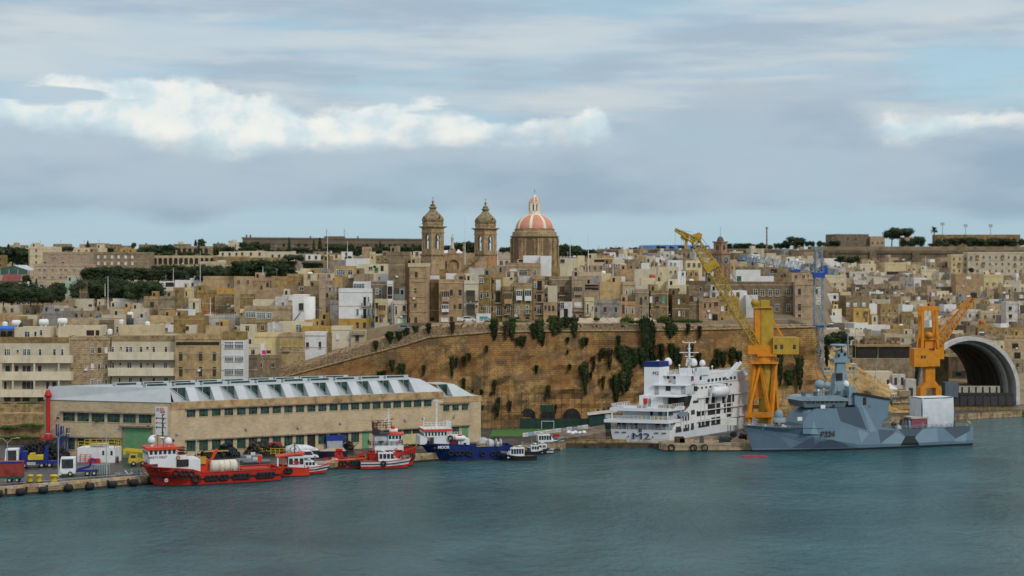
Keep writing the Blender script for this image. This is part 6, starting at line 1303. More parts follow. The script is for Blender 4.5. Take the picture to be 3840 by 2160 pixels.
lattice(MB(),(-1,0,Z(505)),(X(10),-6,Z(395)),2.8,1.8,22,.11,0,True).build('jib',BLG,t)
lattice(MB(),(1,0,Z(515)),(X(925),3,Z(530)),2.2,1.6,6,.13).build('counter_jib',BLG,t)
for cx,cy in((512,512),(45,415)):MB().box(-1.6,1.6,-.8,.8,-.5,.3).build('trolley',BLU,t,(X(cx),-3,Z(cy)))
Yy=470;s=Yy/F;t=thing('portal_crane','big yellow portal crane with long lattice jib raised to the left','crane',(PX(2860,Yy),Yy,2))
Z=lambda cy:PZ(C8.y(cy),Yy)-2;X=lambda cx:(C8.x(cx)-2860)*s;ZD=lambda cy:PZ(D8.y(cy),Yy)-2;XD=lambda cx:(D8.x(cx)-2860)*s
b=MB()
for(xt,xb,yy)in((155,85,-3.5),(340,285,-3.5),(175,130,4),(345,395,4)):b.bar((XD(xt),yy*.5,ZD(385)),(XD(xb),yy,0),1.1)
b.bar((XD(205),-2,ZD(390)),(XD(90),-3.5,ZD(830)),.8);b.bar((XD(205),-2,ZD(390)),(XD(280),-3.5,ZD(830)),.8);b.bar((XD(300),2,ZD(390)),(XD(390),4,ZD(740)),.7)
b.build('portal_leg',ORG,t)
MB().box(XD(65),XD(310),-4.1,-3.0,ZD(860),ZD(815)).box(XD(110),XD(400),3.5,4.5,ZD(800),ZD(770)).build('portal_beam',ORG,t)
MB().tube((XD(265),0,0),(XD(265),0,ZD(385)),2.0,2.0,12).build('central_column',YEL,t)
MB().box(XD(165),XD(235),-1.5,1.5,ZD(700),ZD(400)).build('inner_shaft',ORG,t)
MB().box(XD(115),XD(362),-3.8,3.8,ZD(385),ZD(368)).rail([(XD(115),-3.8,ZD(368)),(XD(362),-3.8,ZD(368))],1.1,1.5,.05).tube((XD(245),0,ZD(368)),(XD(245),0,ZD(300)),2.4,2.2,12).build('platform',ORG,t)
o=MB().box(X(318),X(548),-2.8,2.8,Z(1255),Z(1105)).build('machine_house',YEL,t)
for cx in(330,382,495):MB().box(X(cx),X(cx+24),-2.86,-2.8,Z(1208),Z(1170)).build('window',GLASS,o)
MB().box(X(100),X(330),-2.0,2.0,Z(1255),Z(1180)).box(X(180),X(350),-2.6,2.6,Z(1275),Z(1250)).build('slew_deck',ORG,t)
for cx,w_,m_ in((190,.9,ORG),(272,1.9,YEL)):MB().box(X(cx)-w_/1.0,X(cx)+w_/1.0,-1.2,1.2,Z(1240),Z(850)).build('tower_column',m_ if w_<1 else YEL,t)
MB().bar((X(190),0,Z(1130)),(X(260),0,Z(1060)),.4).bar((X(190),0,Z(1060)),(X(262),0,Z(1130)),.4).bar((X(300),0,Z(910)),(X(415),0,Z(1100)),.55).bar((X(290),1.5,Z(950)),(X(350),1.5,Z(1100)),.45).build('tower_brace',ORG,t)
MB().box(X(150),X(320),-1.8,1.8,Z(845),Z(832)).box(X(215),X(295),-1.5,1.5,Z(832),Z(775)).box(X(150),X(215),-1.3,1.3,Z(830),Z(790)).lathe([(0,-1.4),(1.1,-1.4),(1.1,1.4),(0,1.4)],(X(170),0,Z(800)),12,ax='y').build('tower_cap',YEL,t)
PV=Vector((X(215),-.5,Z(1235)));C9=CR(2450,820,2.898)
J=lambda cx,cy,y=0:Vector(((C9.x(cx)-2860)*s,y,PZ(C9.y(cy),Yy)-2))
b=MB();p1=J(610,510,-2.5);p2=J(440,240,-3);lattice(b,PV,p1,1.4,3.4,16,.15);lattice(b,p1,p2,3.4,2.0,8,.15);b.build('jib',YEL,t)
MB().box(-2.1,2.1,-2.1,2.1,-1.2,1.2).build('jib_joint',YEL,t,p1).rotation_euler=(0,R(-30),0)
b=MB();tip=J(225,120,-3.2);lattice(b,p2,tip,1.8,.6,6,.22);b.bar(tip,J(355,180,-3),.22).bar(J(355,180,-3),J(420,190,-3),.22).bar(J(400,260,-3),J(495,190,-3),1.4,1.0).bar(J(420,200,-3),J(495,175,-3),1.2,1.4).bar(J(350,180,-3),J(340,330,-3),.8).bar(J(500,165,-3),J(480,260,-3),1.0).bar(J(295,190,-3),J(330,230,-3),1.1).build('jib_head',YEL,t)
b=MB()
for a,c in((J(495,190,-3),Vector((X(170),0,Z(800)))),(J(500,200,-3),Vector((X(185),.5,Z(800)))),(tip,J(420,150,-3)),(tip,tip-Vector((0,0,9))),(J(290,215,-3),J(290,215,-3)-Vector((0,0,46))),(J(318,215,-3),J(318,215,-3)-Vector((0,0,46)))):b.bar(a,c,.055)
b.build('cable',IRON,t)
Yo=512;s=Yo/F;t=thing('portal_crane','bright orange quay crane with its jib raised to the right','crane',(PX(C8.x(1720),Yo),Yo,2))
Z=lambda cy:PZ(C8.y(cy),Yo)-2;X=lambda cx:(cx-1720)/2.383*s;ZD=lambda cy:PZ(D8.y(cy),Yo)-2
MB().prism([(X(1680),-2),(X(1765),-2),(X(1765),2),(X(1680),2)],ZD(560),ZD(405)).build('column',ORG,t)
b=MB();b.raw([(X(1640),-2.5,ZD(600)),(X(1808),-2.5,ZD(600)),(X(1765),-2.5,ZD(540)),(X(1690),-2.5,ZD(540)),(X(1640),2.5,ZD(600)),(X(1808),2.5,ZD(600)),(X(1765),2.5,ZD(540)),(X(1690),2.5,ZD(540))],[(0,1,2,3),(7,6,5,4),(0,3,7,4),(1,5,6,2)])
for cx in(1655,1793):b.box(X(cx)-.9,X(cx)+.9,-2.6,2.6,0,ZD(598))
b.build('portal',ORG,t)
o=MB().box(X(1570),X(1700),-3.2,3.0,Z(1365),Z(1205)).box(X(1700),X(1800),-3.0,3.0,Z(1362),Z(1225)).box(X(1760),X(1845),-2,2,Z(1300),Z(1150)).build('machine_house',ORG,t)
for cx in(1630,1655):MB().box(X(cx),X(cx+16),-3.26,-3.2,Z(1290),Z(1265)).build('window',GLASS,o)
b=MB()
for x0,x1 in((1650,1655),(1790,1770)):
 for y in(-2,2):b.bar((X(x0),y,Z(1200)),(X(x1),y,Z(845)),.8)
for y in(-2,2):b.box(X(1640),X(1795),y-.5,y+.5,Z(868),Z(830))
b.box(X(1650),X(1790),-2,2,Z(1130),Z(1115)).bar((X(1635),-2,Z(980)),(X(1600),-2,Z(1200)),.3).bar((X(1790),-2,Z(880)),(X(1740),-2,Z(1100)),.5).build('tower_frame',ORG,t)
MB().box(X(1680),X(1760),-1.5,1.5,Z(1205),Z(1080)).lathe([(0,-1),(1,-1),(1,1),(0,1)],(X(1710),-1.6,Z(1085)),12,ax='y').build('winch',ORG,t)
b=MB();lattice(b,(X(1800),-1,Z(1160)),(X(2105),-2,Z(745)),2.6,1.2,14,.18);b.bar((X(1800),0,Z(1060)),(X(2100),-2,Z(740)),.28).bar((X(1790),0,Z(1000)),(X(2080),-2,Z(740)),.22);b.build('jib',ORG,t)
MB().box(-.8,.8,-.8,.8,-.5,1.2).build('jib_head',IRON,t,(X(2108),-2,Z(740)))
Ya=552;s=Ya/F;cx_,zc=PX(D8.x(2098),Ya),PZ(D8.y(640),Ya);t=thing('dock_arch','huge white ribbed arch shelter over the dry dock at the right edge','shelter',(cx_,Ya,zc),R(14))
def ring(ri,ro,y0,y1,m,name,n=40,base=True):
 b=MB();P_=[(cos(pi*i/n),sin(pi*i/n))for i in range(n+1)];dz=2-zc
 A_=[(1,dz,1)];pts=[(ro,dz),*[(ro*c_,ro*s_)for c_,s_ in P_],(-ro,dz)];pin=[(ri,dz),*[(ri*c_,ri*s_)for c_,s_ in P_],(-ri,dz)]
 k=len(pts);V=[(x,y0,z)for x,z in pts]+[(x,y0,z)for x,z in pin]+[(x,y1,z)for x,z in pts]+[(x,y1,z)for x,z in pin]
 F_=[]
 for i in range(k-1):F_+=[(i,i+1,k+i+1,k+i),(2*k+i+1,2*k+i,3*k+i,3*k+i+1),(i+1,i,2*k+i,2*k+i+1),(k+i,k+i+1,3*k+i+1,3*k+i)]
 b.raw(V,F_);return b.build(name,m,t)
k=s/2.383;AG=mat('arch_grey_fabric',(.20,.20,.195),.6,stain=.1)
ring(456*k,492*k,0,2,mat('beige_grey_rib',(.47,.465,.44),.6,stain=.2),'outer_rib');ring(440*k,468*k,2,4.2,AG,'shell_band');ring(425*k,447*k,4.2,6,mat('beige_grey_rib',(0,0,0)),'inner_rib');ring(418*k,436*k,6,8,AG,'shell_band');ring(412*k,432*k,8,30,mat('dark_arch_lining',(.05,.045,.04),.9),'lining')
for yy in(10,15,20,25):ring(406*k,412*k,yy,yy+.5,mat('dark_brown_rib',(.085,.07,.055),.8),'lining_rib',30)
def blk(T,x0,x1,y0,y1,Y,m,name,label,cat,d=4,extra=None,z0=None,grp=None):
 zb=PZ(T.y(y1),Y)if z0 is None else z0;s=Y/F;t=thing(name,label,cat,(PX(T.x(x0),Y),Y,zb),0,grp);w=(x1-x0)/T.k*s;H_=PZ(T.y(y0),Y)-zb
 MB().box(0,w,0,d,0,H_).build('body',m,t)
 if extra:extra(t,w,H_)
 return t
def wn(n,h0=.45,h1=.8,m=GLASS,fw=.4):
 def f(t,w,H_):
  for i in range(n):MB().box(w*(i+.5-fw/2)/n,w*(i+.5+fw/2)/n,-.04,.05,H_*h0,H_*h1).build('window',m,t)
 return f
def slats(n,m=None):
 def f(t,w,H_):
  for i in range(n):MB().box(w*(i+.08)/n,w*(i+.92)/n,-.08,0,.1*H_,.9*H_).build('panel',m or mat('pale_panel',(.52,.50,.40),.8),t)
 return f
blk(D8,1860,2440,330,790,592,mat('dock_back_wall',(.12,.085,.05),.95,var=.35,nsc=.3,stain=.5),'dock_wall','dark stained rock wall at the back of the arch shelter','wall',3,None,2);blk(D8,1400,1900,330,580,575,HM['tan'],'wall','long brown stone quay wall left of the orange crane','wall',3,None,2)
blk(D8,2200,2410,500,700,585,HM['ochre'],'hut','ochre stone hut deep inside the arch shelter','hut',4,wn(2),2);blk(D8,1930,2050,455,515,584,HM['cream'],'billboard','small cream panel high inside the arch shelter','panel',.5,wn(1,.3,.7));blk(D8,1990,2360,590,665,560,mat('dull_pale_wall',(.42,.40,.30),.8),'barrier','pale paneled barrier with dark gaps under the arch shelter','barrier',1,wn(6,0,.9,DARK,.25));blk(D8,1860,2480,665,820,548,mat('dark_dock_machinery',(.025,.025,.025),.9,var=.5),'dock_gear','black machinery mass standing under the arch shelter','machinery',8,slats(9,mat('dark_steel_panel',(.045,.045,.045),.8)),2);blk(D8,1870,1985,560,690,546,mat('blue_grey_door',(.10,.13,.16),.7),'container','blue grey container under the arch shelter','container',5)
blk(D8,1560,2620,808,880,533.6,mat('olive_dock_gate',(.10,.09,.035),.9,var=.3,stain=.4),'dock_gate','long low olive dock gate along the water at right','dock gate',4,lambda t,w,H_:MB().rail([(0,.2,H_),(w,.2,H_)],1.1,2.5,.07).build('railing',YEL,t),-.5)
blk(D8,1085,1560,240,345,556,mat('dark_workshop_opening',(.028,.025,.023),.9),'workshop','long dark open workshop range below the hillside','workshop',8,lambda t,w,H_:MB().box(-.3,w+.3,-.6,8,H_,H_+.5).box(w*.38,w*.39,-.3,0,0,H_).build('roof',HM['tan'],t));blk(D8,1040,1600,345,460,553,HM['tan'],'wall','tan stone wall under the dark workshop range','wall',6,None,2)
blk(D8,1085,1398,462,620,545,HM['pale'],'office','cream dock office with four dark windows','office building',6,wn(4,.5,.78,GLASS,.32),2);blk(D8,1398,1515,488,620,544,HM['dirty'],'office_annex','white annex with dark gaps right of the dock office','building',4,wn(2,.3,.8));blk(D8,1515,1610,530,700,543,HM['dirty'],'shed','plain pale shed between annex and orange crane','shed',4,wn(1,.2,.7),2)
def xs(t,w,H_):
 b=MB()
 for i in range(4):
  for j in range(3):b.bar((w*i/3,0,H_*j/3),(w*i/3,0,H_*(j+1)/3),.18).bar((0,0,H_*(j+1)/3),(w,0,H_*(j+1)/3),.18)
 for i in range(3):b.bar((w*i/3,0,0),(w*(i+1)/3,0,H_),.12)
 b.build('scaffold_frame',ORG,t)
t=thing('scaffold','orange scaffold frame in front of the dock office','scaffold',(PX(D8.x(1130),542),542,PZ(D8.y(620),542)));xs(t,4.6,4.2)
CRT=mat('cream_crate',(.52,.45,.31),.85,var=.12)
for i,(x0,x1,y0,y1,m,lb)in enumerate(((1360,1460,745,800,CRT,'lowest left cream crate in the stack by the white tarpaulin'),(1462,1565,740,790,CRT,'lowest right cream crate in the stack by the white tarpaulin'),(1370,1475,690,742,CRT,'upper left cream crate in the stack'),(1480,1570,685,738,CRT,'upper right cream crate in the stack'),(1395,1440,662,690,WHP,'small white box topping the crate stack'),(1400,1565,765,800,YEL,'low yellow skip before the crate stack'),(1460,1560,632,684,HM['sand'],'sandy container behind the crate stack'),(500,700,625,690,HM['cream'],'low cream shed behind the warship bridge'),(560,700,585,625,HM['dirty'],'low dirty white shed left of the blue crane foot'),(985,1070,480,600,mat('pale_blue_box',(.20,.36,.42),.7),'pale blue container behind the warship mast'),(1000,1075,390,415,WHP,'small white rooftop box right of the warship mast'),(790,900,470,560,HM['ochre'],'ochre shed just left of the warship mast'),(1500,1640,865,925,mat('maroon_cover',(.22,.06,.09),.8),'maroon covered boat or box left of the white tarpaulin'))):
 if i==12:continue
 blk(D8,x0,x1,y0,y1,530-i*.4 if i<7 else 535,m,'crate' if i<6 else 'shed',lb,'crate' if i<6 else 'shed',3,wn(2,.2,.8,mat('crate_slot',(.3,.26,.18),.9),.7))
t=thing('marquee','white peaked tent beside the dock office','tent',(PX(D8.x(1375),540),540,PZ(D8.y(625),540)));MB().lathe([(3.4,0),(3.4,.6),(1.5,1.4),(.1,2.3)],n=4,smooth=False,rot=.6).build('canopy',WHP,t)
blk(D8,-110,160,625,850,486,mat('slate_grey_hull_side',(.16,.18,.21),.7),'screen','slate grey steel screen between the white ship and yellow crane','screen',1.5,None,2)
FG=mat('artificial_turf',(.06,.14,.035),.9,var=.15)
tf=MB().poly([(PX(1835,452),452,2.03),(PX(2100,456),456,2.03),(PX(2290,470),470,2.03),(PX(2200,476),476,2.03),(PX(1850,474),474,2.03)]).build('pitch',FG);struct(tf)
t=thing('netting_fence','tall netted fence round the football pitch at the cliff foot','fence',(PX(1805,470),470,2));NT=mat('dark_green_netting',(.025,.065,.05),.8)
w_=PX(2205,474)-PX(1805,470)
for i in range(17):MB().bar((0,0,0),(0,0,10.5 if i<16 else 9),.13).build('post',IRON,t,(w_*i/16,4*i/16,0))
b=MB()
for z in(3,5,7,9,10.5):b.bar((0,0,z),(w_,4,z),.05)
for i in range(64):b.bar((w_*i/64,4*i/64,0),(w_*i/64,4*i/64,10.5),.03)
b.build('net_wire',IRON,t)
MB().box(0,w_*.66,-.05,.05,0,3.0).build('windbreak',NT,t,(w_*.36,4.2,0));MB().box(0,4,-.03,.03,5,7).build('net_patch',NT,t,(w_*.55,4,0))
t=thing('goal','white football goal on the green pitch','goal',(PX(D7.x(620),472),472,2.03));MB().bar((0,0,0),(0,0,2.4),.12).bar((3.6,0,0),(3.6,0,2.4),.12).bar((0,0,2.4),(3.6,0,2.4),.12).build('frame',WHP,t)
t=thing('banner_fence','row of printed banners along the slanting quay fence','fence',(PX(D7.x(430),440),440,PZ(D7.y(907),440)));s=440/F/2.683
bc=[(.62,.62,.60),(.18,.38,.50),(.6,.6,.58),(.55,.55,.53),(.62,.6,.56),(.5,.42,.34),(.6,.6,.6),(.25,.16,.16),(.55,.55,.55),(.12,.13,.16),(.4,.46,.44),(.62,.62,.6)]
for i,c in enumerate(bc):
 f=i/12;dz=(58*f)*s;e=58*s/12;w1=670*s/12-.02;h3=38*s
 o=MB().raw([(.02,-.05,0),(w1,-.05,e),(w1,-.05,e+h3),(.02,-.05,h3),(.02,.05,0),(w1,.05,e),(w1,.05,e+h3),(.02,.05,h3)],[(0,1,2,3),(5,4,7,6),(3,2,6,7),(0,4,5,1)]).build('banner',mat('banner_print_%d'%i,c,.8,var=.05),t,(670*s*f,8*f,dz))
 MB().box(.5,1.9,-.07,-.05,.55,.85).box(.6,2.4,-.07,-.05,.3,.42).build('printed_line',mat('dull_print',tuple(v*.55 for v in c),.8),o)
t=thing('floating_dock','rusty floating dock pontoon with yellow railing under the white ship','dock',(PX(2110,441),441,0));RST=mat('rusty_black_steel',(.075,.05,.035),.85,var=.4,nsc=.5,stain=.5,stcol=(.18,.07,.03));s=441/F;w_=(2500-2110)*s
MB().box(0,w_,0,30,-1,1.15).build('pontoon',RST,t);MB().box(-.1,w_+.1,-.12,.3,1.15,1.3).build('kerb',mat('dark_green_kerb',(.02,.09,.05),.8),t);b=MB()
b.rail([(1,.3,1.3),(w_,.3,1.3)],.95,2.2,.05,2);b.rail([(1,3,1.3),(w_*.46,3,1.3)],1.25,1.6,.07,2);b.build('railing',YEL,t)
b=MB();b.poly([(0,2,2.2),(w_*.42,2,4.2),(w_*.42,9,5.6),(-5,9,2.6)]).poly([(0,2,2.2),(w_*.42,2,4.2),(w_*.42,2,1.5),(0,2,1.5)]);b.build('ramp',mat('brown_ramp_deck',(.17,.13,.10),.9,var=.25),t)
blk(D7,1100,1318,690,830,458,mat('dark_green_shed',(.02,.05,.045),.8),'workshop_shed','dark green shed between the pitch and the white ship','shed',6,lambda t,w,H_:MB().raw([(-.4,-.5,H_),(w*1.3,-.5,H_+1.0),(w*1.3,6,H_+1.3),(-.4,6,H_+.3)],[(0,1,2,3)]).build('roof',mat('pale_rusted_roof',(.42,.38,.34),.8,var=.2),t));blk(D7,735,800,882,915,442,mat('dark_red_box',(.25,.02,.03),.7),'crate','dark red box on the floating dock approach','crate',2)
t=thing('bags','heap of white bulk bags at the dock railing','bags',(PX(D7.x(880),440),440,PZ(D7.y(890),440)));
for i in range(5):MB().lathe([(0,0),(.6,.05),(.7,.4),(.45,.8),(.1,.9)],(i*1.1+rf.uniform(0,.4),rf.uniform(0,1.5),rf.uniform(0,.5)),9).build('bag',WHP,t)
pc=[(2492,1668,0),]
t=thing('stone_pier','low rounded stone pier with old tyre fenders before the white ship','pier',(PX(2490,433),433,0));PM=mat('pale_pier_stone',(.40,.31,.20),.95,var=.25,nsc=.6,stain=.6,stcol=(.10,.06,.04),bump=.5,brick=(3,1.1,.3));s=433/F
pts=[(26.5,1.5),(26.5,9),(2,8)]+[(2.6+3.6*cos(pi/2+pi*i/10)*1.0,4.2+4*sin(pi/2+pi*i/10))for i in range(11)]
MB().prism(pts,-1,2.1,0).build('pier_body',PM,t);MB().prism([(x*1.002-.15,y-.15)for x,y in pts],1.55,1.95,0,cap=False).build('coping',PM,t)
MB().prism([(x*1.002-.1,y-.1)for x,y in pts],-1,.25,0,cap=False).build('weed_line',mat('wet_weed',(.02,.02,.014),.6),t)
for x_ in(2.0,8,11):MB().torus((0,0,0),.8,.2,'y',12,6).build('tyre',BLACK,t,(x_,.0 if x_>3 else .05,1.0))
for i,(cx,cy,w_,hh,m,lb)in enumerate(((1960,995,2.6,1.4,RST,'dark'),(2010,995,1.4,1.2,mat('rust_red',(.2,.05,.03),.8),'rust red'),(2410,955,.9,1.4,IRON,'black'),(2215,975,1.0,1.6,mat('bollard_iron',(.08,.07,.06),.6),'iron grey'),(2040,990,3.4,.7,PM,'pale stone'))):
 o=MB().box(0,w_,0,1.5,0,hh).box(.2,w_-.2,.2,1.2,hh,hh+.25).build('pier_block',m,None,(PX(D7.x(cx),435),435,2.1));tag(o,f'{lb} block lying on the rounded stone pier','block')
t=thing('signboard','white signboard on posts on the pier before the white ship bow','sign',(PX(D7.x(2425),440),440,2.1));MB().box(0,4.3,-.1,.1,4.3,6.3).build('board',mat('white_board',(.62,.60,.52),.7),t);MB().bar((1.9,.1,0),(1.9,.1,4.4),.18).bar((2.6,.1,0),(2.6,.1,4.4),.18).build('post',FRG,t)
t=thing('net_heap','heap of black fenders and green net on the pier by the warship bow','heap',(PX(D7.x(2490),438),438,2.1))
for i in range(9):MB().torus((0,0,0),.62,.28,rf.choice('xyz'),10,6).build('tyre',BLACK,t,(rf.uniform(0,6),rf.uniform(0,2),.6+rf.uniform(0,1.5)))
MB().lathe([(1.4,0),(1.2,.8),(.4,1.4),(0,1.5)],(-.6,0,0),9).build('net',mat('dark_teal_net',(.01,.035,.04),.9),t)
#  SHIPS AND BOATS
C2,C4=CR(0,1350,2.683),CR(900,1350,2.683)
NAVY=mat('navy_ship_paint',(.008,.025,.13),.4,var=.1);DK=mat('green_deck_paint',(.10,.12,.11),.8,var=.2);BOOT=mat('dark_boot_topping',(.03,.02,.02),.6);BLKH=mat('black_hull_paint',(.02,.022,.022),.4)
ORR=mat('orange_red_paint',(.58,.045,.015),.45,var=.08);LOWRED=mat('dull_red_underwater_paint',(.40,.03,.02),.5)
SGL=mat('ship_window_glass',(.02,.025,.03),.2,spec=.6)
class SF:
 def __init__(s,T,px,py,ang,name,label,cat,z=0,Y=None,grp=None):
  s.T=T;s.Y=Y or YW(py,z);s.th=R(ang);s.C=(PX(px,s.Y),s.Y);s.z0=z
  s.t=thing(name,label,cat,(*s.C,z),s.th,grp)
 def x(s,cx,y=0):
  k=(s.T.x(cx)-1920)/F;ox=s.C[0]-y*sin(s.th);oy=s.C[1]+y*cos(s.th);return(k*oy-ox)/(cos(s.th)-k*sin(s.th))
 def z(s,cy,cx=None,y=0):
  Y=s.C[1]+(sin(s.th)*s.x(cx,y)if cx is not None else 0)+y*cos(s.th);return PZ(s.T.y(cy),Y)-s.z0
def hull(t,L,B,sh,m,rake=2.5,fine=.4,tr=.85,bul=.9,deckm=None,bands=None,flare=.45,strake=None):
 """sh(s) = bulwark top; bow at x=0, stern at x=L"""
 st=[0,.02,.05,.09,.14,.2,.28,.36,.45,.55,.65,.75,.85,.93,1];lv=[-1.0,.3,None,None,None]
 def hb(s,v):
  f=fine*(1-flare*v);a=min(1,(s/f))**.75 if s>0 else 0;c=1-(1-tr)*max(0,(s-.8)/.2)**1.5;return max(.04 if v>.3 else .02,B/2*a*c*(.93+.07*v))
 def pt(s,v,sg):
  h_=sh(s);z=[-1.0,.3][int(v>-.5)]if v<=0 else .3+(h_-.3)*v;vv=max(0,v);x=s*L-rake*vv**1.3*max(0,1-s/.3)**1.4+(.4*vv*max(0,s-.9)*10 if 0 else 0)
  return(x,sg*hb(s,vv),z)
 vs_=[-1,0,.33,.66,1];b=MB()
 for sg in(-1,1):
  V=[pt(s,v,sg)for s in st for v in vs_];n=5
  for i in range(len(st)-1):
   for j in range(4):
    q=(i*n+j,(i+1)*n+j,(i+1)*n+j+1,i*n+j+1);q=q if sg<0 else q[::-1]
    b.raw([V[k]for k in q],[(0,1,2,3)],1 if j==0 else(2 if bands and j in bands else 0),False)
 for j in range(4):b.poly([pt(1,vs_[j],-1),pt(1,vs_[j],1),pt(1,vs_[j+1],1),pt(1,vs_[j+1],-1)],1 if j==0 else(2 if bands and j in bands else 0))
 b.build('hull',[m,BOOT,bands[max(bands)]if isinstance(bands,dict)else m],t)
 d=MB()
 for a,c in zip(st,st[1:]):
  za,zc=sh(a)-bul,sh(c)-bul;A0,A1,C0,C1_=pt(a,.85,-1),pt(a,.85,1),pt(c,.85,-1),pt(c,.85,1)
  d.poly([(A0[0],A0[1],za),(C0[0],C0[1],zc),(C1_[0],C1_[1],zc),(A1[0],A1[1],za)])
 d.build('deck',deckm or DK,t)
 w=MB()
 for sg in(-1,1):
  for a,c in zip(st,st[1:]):
   A0,C0=pt(a,1,sg),pt(c,1,sg);w.bar(A0,C0,.22,.16)
   if strake:A0,C0=pt(a,strake,sg),pt(c,strake,sg);w.bar((A0[0],A0[1]*1.02,A0[2]),(C0[0],C0[1]*1.02,C0[2]),.2,.25,1)
 w.bar(pt(1,1,-1),pt(1,1,1),.2);w.build('gunwale',[m,BLACK],t)
 return pt
def wrow(par,a,c,z0,z1,n,fr=.7,m=None,sk=()):
 a,c=Vector(a),Vector(c);d=(c-a);L=d.length;d.normalize();ang=atan2(d.y,d.x);w=L/n
 for i in range(n):
  if i in sk:continue
  key=('pw',round(w*fr,1),round(z1-z0,1),(m or SGL).name)
  me=cached(key,lambda:MB().box(0,w*fr,-.05,.02,0,z1-z0).mesh('window',m or SGL))
  p=a+d*(w*(i+.5-fr/2));put('window',me,par,(p.x,p.y,z0),ang)
def cab(t,x0,x1,y0,y1,z0,z1,m,name='deckhouse',near=0,bow=0,far=0,stern=0,wz=(.5,.85),lean=0,roofm=None,fr=.7,over=.3):
 b=MB();b.raw([(x0,y0,z0),(x1,y0,z0),(x1,y1,z0),(x0,y1,z0),(x0-lean,y0,z1),(x1,y0,z1),(x1,y1,z1),(x0-lean,y1,z1)],[(0,1,5,4),(1,2,6,5),(2,3,7,6),(3,0,4,7),(4,5,6,7)])
 o=b.build(name,m,t);h=z1-z0;a,c=z0+h*wz[0],z0+h*wz[1];l_=lean*(wz[0]+wz[1])/2
 if near:wrow(o,(x0,y0-.0),(x1,y0),a,c,near,fr)
 if bow:wrow(o,(x0-l_,y1),(x0-l_,y0),a,c,bow,fr)
 if far:wrow(o,(x1,y1),(x0,y1),a,c,far,fr)
 if stern:wrow(o,(x1,y0),(x1,y1),a,c,stern,fr)
 if roofm:MB().box(x0-lean-over,x1+over,y0-over,y1+over,z1,z1+.22).build('roof',roofm,t)
 return o
TY=MB().torus((0,0,0),.55,.22,'y',14,7).mesh('tyre',BLACK);TYB=MB().torus((0,0,0),.8,.3,'y',14,7).mesh('tyre',BLACK)
def tyres(t,pt,L,xs,v,sg=-1,me=None,dz=0):
 for x in xs:
  s=x/L;p=pt(s,v,sg);q=pt(min(1,s+.03),v,sg);o=put('tyre',me or TY,t,(x,p[1]+sg*.25,p[2]+dz),atan2(q[1]-p[1],q[0]-p[0]or 1))
def mast(t,x,y,z0,z1,m,arms=((.6,1.2),(.8,.8)),r=.14,name='mast',dome=None):
 b=MB().tube((x,y,z0),(x,y,z1),r,r*.5,7)
 for f,w in arms:z=z0+(z1-z0)*f;b.bar((x-w*.4,y-w,z),(x+w*.4,y+w,z),.09).box(x-.12,x+.12,y-w-.1,y-w+.15,z,z+.35).box(x-.3,x+.3,y-.15,y+.15,z+.4,z+.55)
 b.build(name,m,t)
def radome(t,x,y,z,r,m=WHP,leg=.8,name='radome'):MB().tube((x,y,z-leg),(x,y,z),r*.3,n=8).lathe([(0,0),(r*.8,0),(r,r*.4),(r,r*.9),(r*.75,r*1.5),(r*.35,r*1.8),(0,r*1.88)],(x,y,z),14).build(name,m,t)
def ring(t,x,y,z,m=ORR,rz=0):MB().torus((0,0,0),.36,.1,'y',12,5).build('lifebuoy',m,t,(x,y,z),rz)
FRR=R(90)
S=SF(C2,576,1822,24,'supply_vessel','long red supply vessel with white wheelhouse and tyre fenders, nearest the left','ship');t=S.t
L=S.x(2782+0);xb=16.5*0
brk=S.x(1945)/L
shr=lambda s:5.0-4.2*s if s<brk else 3.0+.0*s
pt=hull(t,L,8.6,shr,RED,2.6,.30,.9,.9,strake=.45,flare=.84)
X,Z=S.x,S.z
for f in(S.x(1765,-4),S.x(1832,-4),S.x(1868,-4),S.x(1925,-4)):tyres(t,pt,L,[f],.72)
tyres(t,pt,L,[S.x(1970,-4)],.4,me=TYB)
tyres(t,pt,L,[S.x(c,-4)for c in(2085,2128,2170,2232,2272,2362,2405,2438,2485)]+[S.x(c+2415,-4)for c in(15,60,185,215,250,290,325)],.5)
zd=3.2
cab(t,X(1560),X(1850),-3.2,3.2,3.9,Z(955),WHP,'deckhouse',0);cab(t,X(1850),X(1985),-3.2,3.4,2.0,Z(985,1900),WHP,'deckhouse_aft',0)
MB().box(0,X(1850)-X(1730),-.06,0,0,1.6).build('opening',DARK,t,(X(1745),-3.4,Z(1068)))
br=cab(t,X(1470),X(1745),-3.2,3.2,Z(955),Z(888),WHP,'bridge',6,6,4,4,(.28,.9),.35,None,.62)
cab(t,X(1478),X(1745),-3.22,3.22,Z(1030),Z(955),WHP,'bridge_front')
MB().box(X(1450),X(1775),-3.7,3.7,Z(890),Z(868)).build('bridge_roof',ORR,t)
text('SAFETY FIRST',.75,mat('dark_red_letters',(.25,.02,.03),.6),t,(X(1560,-3.3)+.5,-3.32,Z(966)),(FRR,0,0))
MB().torus((0,0,0),.34,.09,'y',14,5).bar((-.12,0,-.15),(-.12,0,.15),.06).bar((.1,0,-.15),(.1,0,.15),.06).build('draught_mark',WHP,t,(X(1670,-3.5),-3.9,Z(1195)))
zr=Z(868)
radome(t,X(1512),-1.5,zr+.9,.85);radome(t,X(1680),-1.5,zr+.5,.85);MB().tube((X(1540),0,zr),(X(1540),0,zr+2.2),.12).lathe([(0,0),(.6,0),(.7,.15),(0,.3)],(X(1540),0,zr+2.3),12).tube((X(1630),0,zr),(X(1630),0,zr+1.8),.12).lathe([(0,0),(.6,0),(.7,.15),(0,.3)],(X(1630),0,zr+1.8),12).build('radar',WHP,t)
